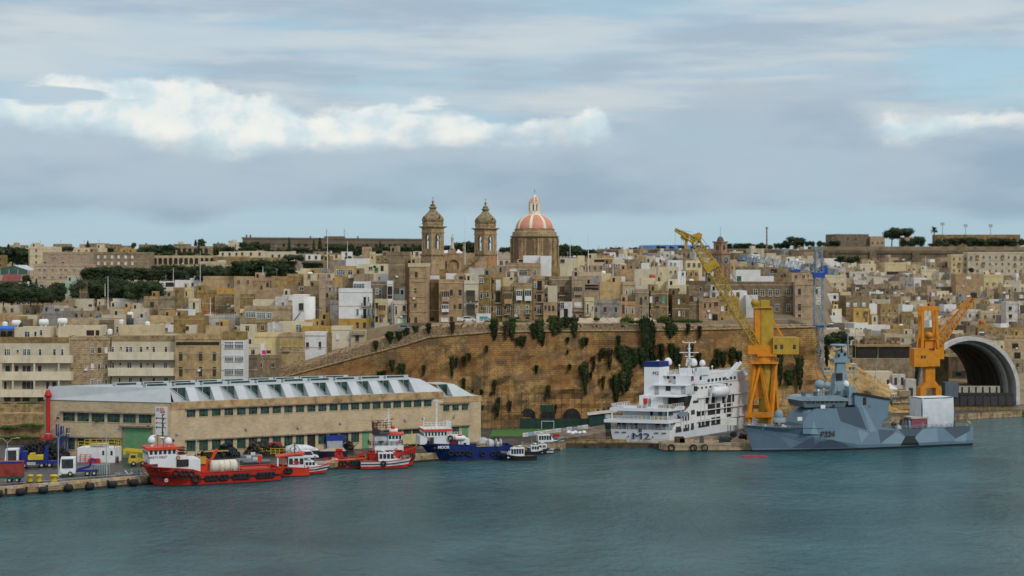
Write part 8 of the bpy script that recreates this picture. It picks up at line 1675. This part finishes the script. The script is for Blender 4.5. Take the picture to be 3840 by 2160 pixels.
st=[0,.015,.04,.08,.13,.2,.28,.36,.45,.55,.62,.625,.75,.88,1];b=MB()
def hp(s,v,sg):
 f=[.42,.30,.17][v];a=min(1,s/f)**.8;hb=B/2*a*(1-.12*max(0,s-.7)/.3)*[.90,1.0,.97][v]+(.05 if v else .02)
 z=[-1,kn(s),shd(s)if v==2 else 0][v]if v!=1 else min(kn(s),shd(s)-.3)
 ov=[0,.8,1.0][v]*max(0,1-s/.25)*(X(100)-X(35))*1.6;return(s*L-ov*(z/7),sg*hb,z)
for sg in(-1,1):
 for i in range(len(st)-1):
  for v in(0,1):
   q=[hp(st[i],v,sg),hp(st[i+1],v,sg),hp(st[i+1],v+1,sg),hp(st[i],v+1,sg)];b.poly(q if sg<0 else q[::-1])
for v in(0,1):b.poly([hp(1,v,-1),hp(1,v,1),hp(1,v+1,1),hp(1,v+1,-1)])
b.build('hull',DAZ,t);b=MB()
for i in range(len(st)-1):
 q=[hp(st[i],2,-1),hp(st[i+1],2,-1),hp(st[i+1],2,1),hp(st[i],2,1)];b.poly([(a,c,d-.05)for a,c,d in q])
b.build('deck',mat('warship_deck',(.10,.10,.095),.9,var=.2),t)
def ext(pf,y0,y1,m,name,Yc=True):
 b=MB();P_=[(X(a),Z(c,a))for a,c in pf];n=len(P_);b.raw([(x,y0,z)for x,z in P_]+[(x,y1,z)for x,z in P_],[tuple(range(n)),tuple(range(n,2*n))[::-1]]+[((i+1)%n,i,n+i,n+(i+1)%n)for i in range(n)]);return b.build(name,m,t)
ext([(520,915),(560,830),(640,780),(1060,765),(1230,1000),(1230,1030),(520,1000)],-B/2+.25,B/2-.25,DAZ,'superstructure')
ext([(985,800),(985,655),(1060,665),(1290,700),(1275,850),(1225,900),(1225,985)],-B/2+.6,B/2-.6,DAZ,'hangar_block')
ext([(975,655),(985,640),(1100,650),(1300,690),(1290,705),(1060,668)],-B/2+.4,B/2-.4,mat('black_hangar_roof',(.02,.02,.025),.7),'hangar_roof')
o=ext([(545,770),(525,715),(925,708),(900,770)],-B/2+.9,B/2-.9,GRD,'bridge');wrow(o,(X(560),-B/2+.88),(X(890),-B/2+.88),Z(750),Z(726),8,.72);wrow(o,(X(530),B/2-1),(X(530),-B/2+1),Z(752),Z(728),6,.72)
ext([(520,712),(545,685),(600,672),(850,668),(925,690),(930,712)],-B/2+.5,B/2-.5,GRY,'bridge_roof')
MB().lathe([(1.0,0),(1.2,.5),(1.0,1.6),(.5,2.1),(0,2.2)],(X(385),0,Z(880)),14).lathe([(1.9,-1.2),(1.7,0),(0,.1)],(X(385),0,Z(880)),14).bar((X(340),0,Z(860)),(X(270),-.5,Z(845)),.2).build('gun_mount',GRY,t)
MB().lathe([(2.1,0),(2.0,1.2),(1.5,2.6),(.7,3.2),(0,3.3)],(X(605),-2.6,Z(905)),12).build('gun_house',DAZ,t);MB().lathe([(.45,-.05),(0,-.06)],ax='y',n=12).build('red_marking',RED,t,(X(635,-4.8),-4.85,Z(862)))
for cx,cy,m_ in((572,880,WHP),(775,778,WHP)):MB().box(-.7,.7,-.05,.05,-.5,.5).build('crest_board',m_,t,(X(cx,-4.9),-5.0 if cx>700 else-4.8,Z(cy)))
text('P224',1.9,mat('pennant_letters',(.065,.06,.07),.6),t,(X(822,-5.2),-5.33,Z(1018,822,-5.2)),(R(88),0,0),.12,sx=1.1,bold=.04)
MB().lathe([(0,-.1),(1.35,.4),(1.5,1.3),(1.1,2.2),(0,2.6)],(X(748),0,Z(632)),14).tube((X(748),0,Z(672)),(X(748),0,Z(625)),.8).build('radome',GRY,t);radome(t,X(964),-1,Z(615),.95,WHP,2);radome(t,X(707),-2,Z(652),.4);MB().lathe([(0,-.3),(1.0,.2),(1.1,.35)],(0,0,0),14,ax='y').build('dish',GRY,t,(X(800),-1.5,Z(600)))
ext([(840,672),(865,570),(1000,560),(1010,680)],-1.4,1.4,GRY,'mast_base');ext([(945,750),(950,590),(1010,590),(1005,750)],-3.6,-2.4,GRY,'exhaust');ext([(862,570),(878,480),(975,478),(990,575)],-1.0,1.0,GRY,'mast_lower');MB().box(X(875),X(935),-1.05,-1.0,Z(560),Z(490)).build('mast_recess',DARK,t)
ext([(885,480),(895,380),(970,380),(972,480)],-.7,.7,GRY,'mast_middle');ext([(780,475),(780,463),(1075,463),(1075,475)],-.3,.3,GRY,'yardarm');ext([(860,378),(850,345),(1005,345),(990,378)],-1.2,1.2,GRY,'mast_platform');ext([(893,345),(905,275),(935,262),(975,275),(985,345)],-.8,.8,GRY,'mast_top')
for cx,cy in((930,290),(905,330),(960,320)):MB().box(-.35,.35,-.05,0,-.45,.45).build('sensor',DARK,t,(X(cx),-.82,Z(cy)))
MB().tube((X(915),0,Z(262)),(X(915),0,Z(248)),.5).lathe([(.3,-.3),(2.3,0),(2.4,.25),(2.0,.5),(0,.6)],(X(917),0,Z(245)),20).build('radar_disc',GRY,t);MB().tube((X(1000),0,Z(345)),(X(1000),0,Z(25)),.28,.1,7).bar((X(985),0,Z(130)),(X(1015),0,Z(130)),.3).tube((X(1075),.5,Z(475)),(X(1075),.5,Z(100)),.06).tube((X(1070),1,Z(660)),(X(1070),1,Z(470)),.08).build('pole_mast',GRY,t)
MB().tube((X(1240),1,Z(690)),(X(1285),1,Z(330)),.07).tube((X(620),-3,Z(800)),(X(635),-3,Z(640)),.07).build('whip_aerial',GRY,t)
for cx,cy,w_,hh in((1150,740,1.0,2.0),(868,778,.8,.9),(1195,782,.8,.8)):MB().box(-w_/2,w_/2,-.06,.05,-hh/2,hh/2).build('opening',GLASSB if cx==1195 else DARK,t,(X(cx,-4.7),-B/2+.58 if cx>1000 else-B/2+.23,Z(cy)))
bo=MB().raw([(X(1245),-2.2,Z(950)),(X(1345),-1.2,Z(935)),(X(1345),.6,Z(935)),(X(1245),.6,Z(950)),(X(1245),-2,Z(900)),(X(1350),-1,Z(905)),(X(1350),.4,Z(905)),(X(1245),.6,Z(900))],[(0,1,5,4),(4,5,6,7),(1,2,6,5)]).build('sea_boat',GRD,t)
b=MB()
for a,c in(((1290,940),(1330,850)),((1330,850),(1385,740)),((1385,740),(1400,800)),((1310,945),(1360,830)),((1340,880),(1390,870))):b.bar((X(a[0]),0,Z(a[1])),(X(c[0]),.3,Z(c[1])),.5)
b.build('deck_crane',mat('crane_dull_green',(.12,.14,.11),.6),t)
b=MB()
for i_ in range(16):
 x_=X(560+i_*26);b.bar((x_,-3.6,Z(672)-.3),(x_,-3.6,Z(672)+.9+.5*(i_%3)),.09)
 if i_%4==0:b.box(x_-.4,x_+.5,-3.2,-2.2,Z(672)-.3,Z(672)+.7)
b.bar((X(560),-3.6,Z(672)+.8),(X(950),-3.6,Z(672)+.8),.07)
for a_,c_ in(((865,480),(800,620)),((985,470),(1080,650)),((1000,200),(930,262)),((870,378),(840,470)),((1000,378),(1060,463))):b.bar((X(a_[0]),0,Z(a_[1])),(X(c_[0]),-1.5,Z(c_[1])),.07)
for cx_ in(800,830,1020,1050):b.box(X(cx_)-.25,X(cx_)+.25,-.3,.3,Z(463),Z(440))
b.build('rigging',GRD,t);rr2=random.Random(4);cm_=[GRD,GRY,mat('dull_brown_gear',(.16,.12,.09),.9),WHP,GRY,mat('dark_teal_net',(0,0,0)),IRON]
for i in range(34):
 x=rr2.uniform(X(1330),X(1600))if i<20 else rr2.uniform(X(120),X(500));z=5.2 if i<20 else 6.1;w_,h_=rr2.uniform(.5,1.7),rr2.uniform(.5,2.2 if i<20 else 1.1);y=rr2.uniform(-4.2,3)*(1 if i<20 else .55)
 MB().box(0,w_,0,w_*.8,0,h_).box(w_*.2,w_*.6,.1,w_*.5,h_,h_+.4).build('deck_gear',rr2.choice(cm_),t,(x,y,z-.1),rr2.uniform(-.5,.5))
MB().rail([(X(60),-1.5,7.2),(X(300),-4,6.5),(X(520),-4.6,6.0)],1.0,1.6,.05,3).rail([(X(1260),-4.8,5.2),(X(2020),-4.4,5.2)],1.0,1.6,.05,3).build('railing',GRY,t)
MB().box(X(1500),X(1640),-4,0,5.2,Z(870,1560)).build('maroon_container',mat('maroon_cover',(.22,.06,.09),.8),t);MB().box(X(1495),X(1645),-4.2,.2,Z(870,1560),Z(855,1560)).build('container_top',mat('pale_tarpaulin',(.42,.38,.33),.8),t)
TM=mat('white_tarpaulin',(.56,.59,.63),.6,var=.05,bump=.3);tp=thing('tarpaulin_shelter','big white tarpaulin shelter standing on the warship flight deck','shelter',Matrix.Translation((*S.C,0))@Matrix.Rotation(S.th,4,'Z')@Vector((X(1600),-3.6,5.2)),S.th)
w_=X(1862)-X(1585);h_=Z(685,1720)-5.2;b=MB();N_=14;rw=random.Random(3)
for(p0,p1)in(((0,0),(w_,0)),((w_,0),(w_,6)),((w_,6),(0,6)),((0,6),(0,0))):
 V=[];d=Vector((p1[0]-p0[0],p1[1]-p0[1]));nn=Vector((d.y,-d.x)).normalized()
 for i in range(N_+1):
  for j in range(7):f=j/6;o_=(rw.uniform(-.22,.30)if 0<i<N_ else 0)*(1.2-f)+.25*sin(pi*f);V.append((p0[0]+d.x*i/N_+nn.x*o_,p0[1]+d.y*i/N_+nn.y*o_,h_*f*(.97 if 0<i<N_ and j==6 else 1)))
 b.raw(V,[(i*7+j,(i+1)*7+j,(i+1)*7+j+1,i*7+j+1)for i in range(N_)for j in range(6)],0,True)
b.poly([(0,0,h_),(w_,0,h_),(w_,6,h_),(0,6,h_)]);b.build('tarpaulin',TM,tp)
MB().tube((X(1880),-1,5.2),(X(1905),-1,8.5),.08).box(X(1880),X(1900),-1.1,-1,6.4,8.2).build('ensign',mat('red_white_cloth',(.5,.3,.3),.8),t);MB().lathe([(0,0),(.7,0),(.7,1.2),(0,1.3)],(X(1915),-1,Z(858,1915)),12).build('blue_drum',mat('blue_drum',(.02,.08,.5),.5),t);MB().prism([(X(1905),-3),(X(2010),-3),(X(2010),3),(X(1905),3)],5.2,[6.6,6.0,6.0,6.6]).build('stern_cover',mat('dull_brown_gear',(0,0,0)),t);MB().lathe([(0,-.7),(.7,0),(0,.7)],(X(2045),-2,Z(915,2045)),12).build('yellow_buoy',YEL,t)
o=MB().lathe([(0,0),(.6,.3),(.9,1.6),(.9,5.5),(.5,7.0),(0,7.2)],(0,0,0),12,ax='x').build('red_pontoon',mat('dull_red_float',(.30,.02,.03),.6),None,(PX(D8.x(45),421),421,0));o.scale=(1,.8,.45);tag(o,'low red float lying on the water under the warship bow','float')
p=(PX(D8.x(2068),470),470,.2);t=thing('dinghy','small cream boat hanging at the warship stern corner','boat',p);MB().lathe([(0,-1.6),(1.0,-1.2),(1.2,0),(1.0,1.2),(0,1.6)],(0,0,1.1),10).bar((0,0,2),(0,0,5),.1).build('hull',mat('cream_crate',(0,0,0)),t)
#  THINGS ON THE QUAY
def onq(T,cx,cy,z=2.0):y=T.y(cy);Y=YW(y,z);return(PX(T.x(cx),Y),Y,z),Y/F/T.k
BLT_=mat('truck_blue',(.01,.025,.19),.45);WTR=mat('white_truck_paint',(.68,.70,.72),.35);YV=mat('vehicle_yellow',(.50,.37,.03),.45)
for i,(cx,cb,ct)in enumerate(((586,1180,745),(1070,1150,720),(75,1225,790),(1975,1010,675))):
 p,s=onq(C2,cx,cb);H_=(cb-ct)*s;t=thing('lamp_post',('double armed grey lamp post right behind the white cab truck','double armed grey lamp post in front of the white cabin','double armed grey lamp post at the left edge by the container lorry','double armed grey lamp post behind the red vessel near the warehouse corner')[i],'lamp post',p,.1,'lamp posts on the quay')
 MB().tube((0,0,0),(0,0,H_*.9),.14,.08,8).bar((0,0,H_*.9),(-1.0,0,H_),.09).bar((0,0,H_*.9),(1.0,0,H_),.09).bar((-1,0,H_),(-2.2,0,H_+.1),.09).bar((1,0,H_),(2.2,0,H_+.1),.09).build('pole',STEEL,t)
 for sg in(-1,1):MB().box(-.45,.45,-.15,.15,0,.14).build('lamp_head',STEEL,t,(sg*2.3,0,H_+.05))
def wheels(t,xs,w,r=.55):
 for x in xs:
  for sg in(-1,1):MB().lathe([(0,-.18),(r*.9,-.18),(r,-.1),(r,.1),(r*.9,.18),(0,.18)],n=14,ax='y').lathe([(0,-.19),(r*.5,-.19)],n=10,ax='y',m=1).build('wheel',[BLACK,STEEL],t,(x,sg*w,r))
def truckcab(t,x0,x1,w,z1,m=None):
 o=MB().raw([(x0,-w,.7),(x1,-w,.7),(x1,w,.7),(x0,w,.7),(x0+.1,-w,1.9),(x1,-w,z1),(x1,w,z1),(x0+.1,w,1.9),(x0+.35,-w,z1),(x0+.35,w,z1)],[(0,1,5,8,4),(1,2,6,5),(3,7,9,6,2),(3,0,4,7),(4,8,9,7),(8,5,6,9)]).build('cab',m or WTR,t)
 MB().poly([(x0+.09,-w+.15,1.9),(x0+.09,w-.15,1.9),(x0+.3,w-.15,z1-.25),(x0+.3,-w+.15,z1-.25)]).build('windscreen',GLASS,o).location=(-.04,0,0)
 for sg in(-1,1):MB().box(x0+.55,x1-.5,-.03,.03,1.9,z1-.3).build('side_window',GLASS,o,(0,sg*w,0))
p,s=onq(C2,600,1168);t=thing('hooklift_truck','white cab truck with blue hook arm, parked nearest the quay edge','truck',p,R(12));truckcab(t,0,3.6,1.5,4.3);MB().box(3.4,8.6,-.6,.6,.9,1.3).bar((4,0,1.4),(6.6,0,2.0),.5).bar((6.6,0,2),(7.2,0,3.9),.45).bar((7.2,0,3.9),(8.2,0,3.2),.35).build('hook_arm',BLT_,t);wheels(t,(2.4,6.2,7.7),1.35,.62);MB().box(-.1,.4,-1.5,1.5,.4,1.0).build('bumper',WTR,t);MB().box(-.05,0,-.4,.4,.9,2.2).bar((-.1,0,.2),(-.1,0,1),.12).build('red_panel',RED,t,(-.2,-.6,0))
p,s=onq(C2,50,1085);t=thing('tank_truck','blue truck with white cab parked before the black fender heap','truck',p,R(10));truckcab(t,0,3.3,1.5,4.6);wheels(t,(1.5,4.6,8.6,10.4),1.35,.6);MB().box(3.3,13.2,-1.3,1.3,.9,1.5).bar((9.6,0,1.4),(9.6,0,5.0),.8).box(12.2,13.4,-1.3,1.3,1.2,1.8).bar((3.6,0,1.5),(3.9,0,5.1),.6).box(3.8,5.2,-1,1,1.5,3.9).build('blue_frame',BLT_,t);MB().box(5.4,8.9,-1.2,1.2,1.9,2.9).box(5.8,7,-1,1,2.9,3.4).build('yellow_machine',YV,t);MB().box(5.2,7.2,-1.35,-1.2,.7,1.4).build('fuel_tank',STEEL,t)
p,s=onq(C2,-110,1230);t=thing('container_lorry','dark red container lorry cut off by the left edge','truck',p,R(8));MB().box(0,7.4,-1.4,1.4,1.4,4.4).box(-.05,7.45,-1.45,1.45,4.4,4.6,0).build('container',mat('dark_red_container',(.22,.035,.025),.7,var=.2),t);MB().box(0,7.4,-1.3,1.3,.9,1.4).build('chassis',mat('dark_green_chassis',(.02,.09,.06),.7),t);wheels(t,(1,4.6,6.2),1.3,.55);MB().box(0,7.3,-1.47,-1.4,4.3,4.65).build('blue_cover_edge',BLT_,t)
p,s=onq(C2,1290,1062);t=thing('mobile_crane','yellow mobile crane parked before the green roller door','mobile crane',p,R(15));truckcab(t,0,2.2,1.3,2.9,YV);MB().box(2.2,6.5,-1.3,1.3,.9,1.7).box(3.4,5.6,-1.1,1.1,1.7,3.0).build('body',YV,t);MB().bar((6,0,3.1),(-.8,0,3.9),.75).bar((6,0,3.1),(-1.0,0,3.2),.3).box(-1.2,-.6,-.4,.4,2.6,4.0).build('boom',YV,t);wheels(t,(1.2,3.4,5.4),1.2,.58)
p,s=onq(C2,778,1030);w_=388*s;H_=148*s;t=thing('site_cabin','white site cabin with yellow roof rails before the warehouse end wall','cabin',p,R(-4));MB().box(0,w_,0,5,0,H_).build('wall',mat('cabin_white',(.66,.67,.67),.6,var=.08,stain=.25),t)
for x in(w_*.66,w_*.88):MB().box(0,.5,-.05,0,0,1.1).build('window',GLASS,t,(x,0,H_*.5))
MB().rail([(.2,.2,H_),(w_-.2,.2,H_),(w_-.2,4.8,H_),(.2,4.8,H_)],1.5,1.4,.06,2).build('roof_railing',YV,t);b=MB()
for i in range(9):b.tube((w_*.3+rf.uniform(0,.5),1+.35*(i%5),H_+.3+.35*(i//5)),(w_*.75,1.2+.35*(i%5),H_+.5+.35*(i//5)),.2,n=6)
b.build('pipe_bundle',mat('pale_pipes',(.46,.43,.38),.7,var=.2),t);MB().box(0,2.4,-.5,-.4,0,.1).rail([(0,-.5,0),(2.6,-.5,0)],2.0,1.2,.07).build('orange_frame',ORR,t,(w_*.1,0,0))
p,s=onq(C2,885,1038);o=MB().box(0,2.8,0,1,0,.9).box(.2,2.6,.1,.9,.9,1.1).build('crate',RED,None,p,0);tag(o,'bright red crate in front of the white site cabin','crate')
p,s=onq(C2,1000,1032);t=thing('gas_bottles','row of dark gas bottles leaning by the white site cabin','gas bottles',p)
for i in range(10):MB().lathe([(0,0),(.22,0),(.22,1.3),(.08,1.55),(0,1.6)],n=8).build('bottle',mat('dull_bottle_%d'%(i%3),((.10,.03,.03),(.08,.08,.09),(.05,.05,.12))[i%3],.5),t,(i*.5,rf.uniform(0,.4),0))
p,s=onq(C2,925,1152);w_=175*s;t=thing('skip','grey ribbed metal skip behind the hook arm truck','skip',p,R(10));MB().prism([(0,0),(w_,0),(w_,2.4),(0,2.4)],0,2.2).build('body',mat('grey_skip_paint',(.16,.19,.20),.6,stain=.3),t)
for i in range(8):MB().box(0,.12,-.12,0,0,2.1).build('rib',STEEL,t,(w_*i/7.2,0,0))
p,s=onq(C2,1195,1165);t=thing('scrap_pile','pile of pale blue and white scrap pipes on the quay','scrap',p)
for i in range(26):x=rf.uniform(0,10);MB().bar((x,rf.uniform(0,2),rf.uniform(.1,.6)),(x+rf.uniform(-1.5,1.5),rf.uniform(0,2),rf.uniform(.1,1.3)),.22).build('pipe',mat('scrap_%d'%(i%3),((.45,.47,.48),(.10,.22,.36),(.30,.29,.27))[i%3],.6),t)
for i,(cx,nm)in enumerate(((306,'upright'),(395,'upright'),(543,'wider'))):
 p,s=onq(C2,cx,1226);t=thing('bollard',f'yellow mooring bollard on the quay edge, {("leftmost", "middle", "rightmost and widest")[i]} of three','bollard',p,0,'yellow bollards');w_=.75 if i<2 else 1.0
 MB().lathe([(w_*.8,0),(w_*.7,.3),(w_*.7,1.1),(w_*.95,1.25),(w_*.95,1.5),(w_*.5,1.65),(0,1.7)],n=14).build('post',YV,t);MB().box(-w_,w_,-w_,w_,0,.12).build('base_plate',IRON,t)
def heap(T,cx,cy,wpx,hpx,n,name,label,cols=(BLACK,),r=.7,dep=4,bars=6):
 p,s=onq(T,cx,cy);w_,H_=wpx*s,hpx*s;t=thing(name,label,'heap',p);ms=[MB().torus((0,0,0),r*q,r*q*.42,'y',12,6).mesh('tyre',c)for q in(.8,1.1)for c in cols]
 for i in range(n):
  x=rf.random();hh=H_*(1-abs(2*x-1)**3);put('tyre',rf.choice(ms),t,(w_*x,rf.uniform(0,dep),r*.5+max(0,hh-r*1.5)*rf.random()**.7)).rotation_euler=(rf.uniform(-1.2,1.2),rf.uniform(-1,1),rf.uniform(-1.5,1.5))
 b=MB()
 for i in range(bars):x=rf.uniform(0,w_);b.bar((x,rf.uniform(-.3,dep),.2),(x+rf.uniform(-2,2),rf.uniform(0,dep),H_*rf.uniform(.3,.9)),.12)
 b.lathe([(w_*.48,0),(w_*.45,H_*.35),(w_*.3,H_*.65),(0,H_*.75)],(w_/2,dep,0),12).build('tangled_core',mat('dark_net_tangle',(.022,.022,.02),.95,var=.5,nsc=3,bump=1),t).scale=(1,.5,1)
 return t
heap(C2,130,1025,510,205,230,'fender_heap','huge heap of black rubber fenders and tyres by the blue truck',r=.62,dep=6,bars=14)
heap(C2,1940,985,330,85,34,'gear_heap','low heap of rusty gear behind the tank container',(BLACK,RST),.55);heap(C2,2185,985,180,150,40,'gear_heap','tall heap of dark crates and tyres near the lamp post',(BLACK,mat('dark_teal_net',(0,0,0))),.6);heap(C2,2480,980,110,150,30,'gear_heap','pile of black nets between the gear heap and the fender flatbed',(BLACK,RST),.6)
t=heap(C4,60,965,400,140,95,'net_flatbed','yellow railed flatbed loaded with black nets and fenders',(BLACK,BLACK,mat('olive_net',(.07,.065,.04),.95)),.75,3);w_=390*YW(C4.y(965),2)/F/2.683;MB().rail([(2,-.6,.2),(w_+1,-.6,.2)],1.7,1.1,.08,3).build('railing',YV,t);MB().box(w_*.6,w_*.9,.3,1.6,2.6,3.3).build('red_cover',RED,t)
p,s=onq(C4,445,985);t=thing('boat_cover','white shrink wrapped boat behind the red workboat cabin','boat',p);MB().lathe([(0,0),(1.2,.3),(1.6,2),(1.5,5.5),(.6,8),(0,8.5)],(0,2,1.6),12,ax='x').build('wrap',mat('white_wrap',(.5,.52,.53),.7,var=.2),t);MB().box(2,6,1.5,2.5,0,1).build('cradle',IRON,t)
p,s=onq(C4,690,992);t=thing('parked_suv','white off road car parked on the quay','car',p,R(12));carmesh(4.9,2.0,2.0,WTR,t)
p,s=onq(C4,775,985);t=thing('covered_speedboat','dark blue speedboat under a beige cover on the quay','boat',p,R(6));hull(t,7.6,2.6,lambda q:1.7,mat('dark_blue_gelcoat',(.015,.025,.06),.2),1.2,.4,.9,.1);MB().raw([(.6,-1.1,1.7),(7.2,-1.2,1.7),(7.2,1.2,1.7),(.6,1.1,1.7),(2.4,0,2.3),(6.6,0,2.5)],[(0,1,5,4),(2,3,4,5),(3,0,4),(1,2,5)]).build('cover',mat('beige_cover',(.34,.27,.19),.9),t)
p,s=onq(C4,865,915);t=thing('kiosk','blue and grey kiosk standing by the warehouse wall','kiosk',p,R(10));MB().box(0,4.6,0,2.6,0,1.7).box(0,4.6,-.1,2.6,2.6,3.9).box(0,.3,0,2.6,1.7,2.6).box(4.3,4.6,0,2.6,1.7,2.6).build('body',mat('kiosk_blue',(.02,.04,.26),.5),t);MB().box(.3,4.3,-.05,.2,0,2.6).build('shutter',STEEL,t)
p,s=onq(C4,950,900);t=thing('round_tank','big black cylindrical tank behind the blue kiosk','tank',p);MB().lathe([(0,-3.6),(2.2,-3.4),(2.6,-2.8),(2.6,2.8),(2.2,3.4),(0,3.6)],(0,4,2.7),20,ax='x').build('tank',mat('matt_black_tank',(.04,.045,.05),.5),t);MB().box(-2.4,-1.8,2,5.6,0,1.4).box(1.8,2.4,2,5.6,0,1.4).build('cradle',IRON,t)
heap(C4,1030,905,105,95,16,'scrap_engine_heap','heap of scrap machinery right of the round tank',(RST,BLACK),.5,2)
p,s=onq(C4,1640,868);t=thing('generator','cream generator box with white control cabinet near the tug','generator',p,R(14));MB().box(0,4.4,0,2,.5,3.2).build('housing',mat('cream_generator_paint',(.50,.46,.24),.6),t);MB().box(4.5,6,0,1.8,.3,2.6).build('cabinet',WTR,t);wheels(t,(1,3.4),.9,.4)
for i,(cx,cy,l_)in enumerate(((2375,1045,6.5),(2440,1062,6.8),(2420+2415-2415,1010,5.5))):
 p,s=onq(C2,cx,cy);t=thing('inflatable_boat',f'grey rigid inflatable boat on the quay behind the red vessel, {("nearest the tank container", "frontmost", "rearmost")[i]}','boat',p,R(14),'inflatables on the quay');MB().lathe([(0,0),(.35,.3),(.42,1),(.42,l_-.3),(0,l_)],(0,-.8,.9),10,ax='x').lathe([(0,0),(.35,.3),(.42,1),(.42,l_-.3),(0,l_)],(0,.8,.9),10,ax='x').build('tube',mat('grey_inflatable',(.12,.14,.16),.5),t);MB().box(.5,l_-.3,-.6,.6,.5,.9).box(2.5,3.6,-.4,.4,.9,1.9).build('hull_and_console',mat('pale_grp',(.5,.52,.54),.5),t)
FDM=MB().lathe([(0,-.9),(.6,-.85),(.75,-.6),(.75,.6),(.6,.85),(0,.9)],n=14).mesh('quay_fender',BLACK)
for i,cx in enumerate((-15,210,440,690,905,1135,1350)):
 p=QX(C2.x(cx),-.75,.9);o=put('quay_fender',FDM,None,p,QANG);o.rotation_euler=(0,R(90),QANG);tag(o,'black rubber cylinder fender hung on the quay wall','fender','fenders on the quay wall')
for i in range(12):
 p=QX(C2.x(60+i*205),-.06,1.0);o=MB().box(-.25,.25,-.12,0,-.7,.8).build('ladder_recess',DARK,quay_root,p,QANG)
MB().prism([(q.x,q.y)for q in(QA-QD*200-QN*.06,QB-QN*.06,QB+QN*.4,QA-QD*200+QN*.4)],-1,.55).build('wet_tide_band',mat('wet_algae_stone',(.035,.030,.018),.5,var=.4,nsc=1.5),quay_root)
#  LABELS THAT SINGLE OUT
def _sx(o):p=o.location;return p.x/max(1,p.y)
def finish():
 by={}
 for o in THINGS:by.setdefault(o['label'],[]).append(o)
 ordn=['first','second','third','fourth','fifth','sixth','seventh','eighth','ninth','tenth','11th','12th','13th','14th','15th','16th','17th','18th','19th','20th','21st','22nd','23rd','24th','25th','26th','27th','28th','29th','30th']
 for lab,os_ in by.items():
  if len(os_)<2:continue
  os_.sort(key=_sx);n=len(os_)
  for i,o in enumerate(os_):
   w='leftmost' if i==0 else('rightmost' if i==n-1 else ordn[min(i,29)]+' from left')
   if n==2:w=('left','right')[i]+' of two'
   o['label']=f'{lab}, {w}'
   if not o.get('group'):o['group']=lab.split(' house ')[0]+' houses '+lab.split(' house ')[-1]if ' house ' in lab else lab
finish()
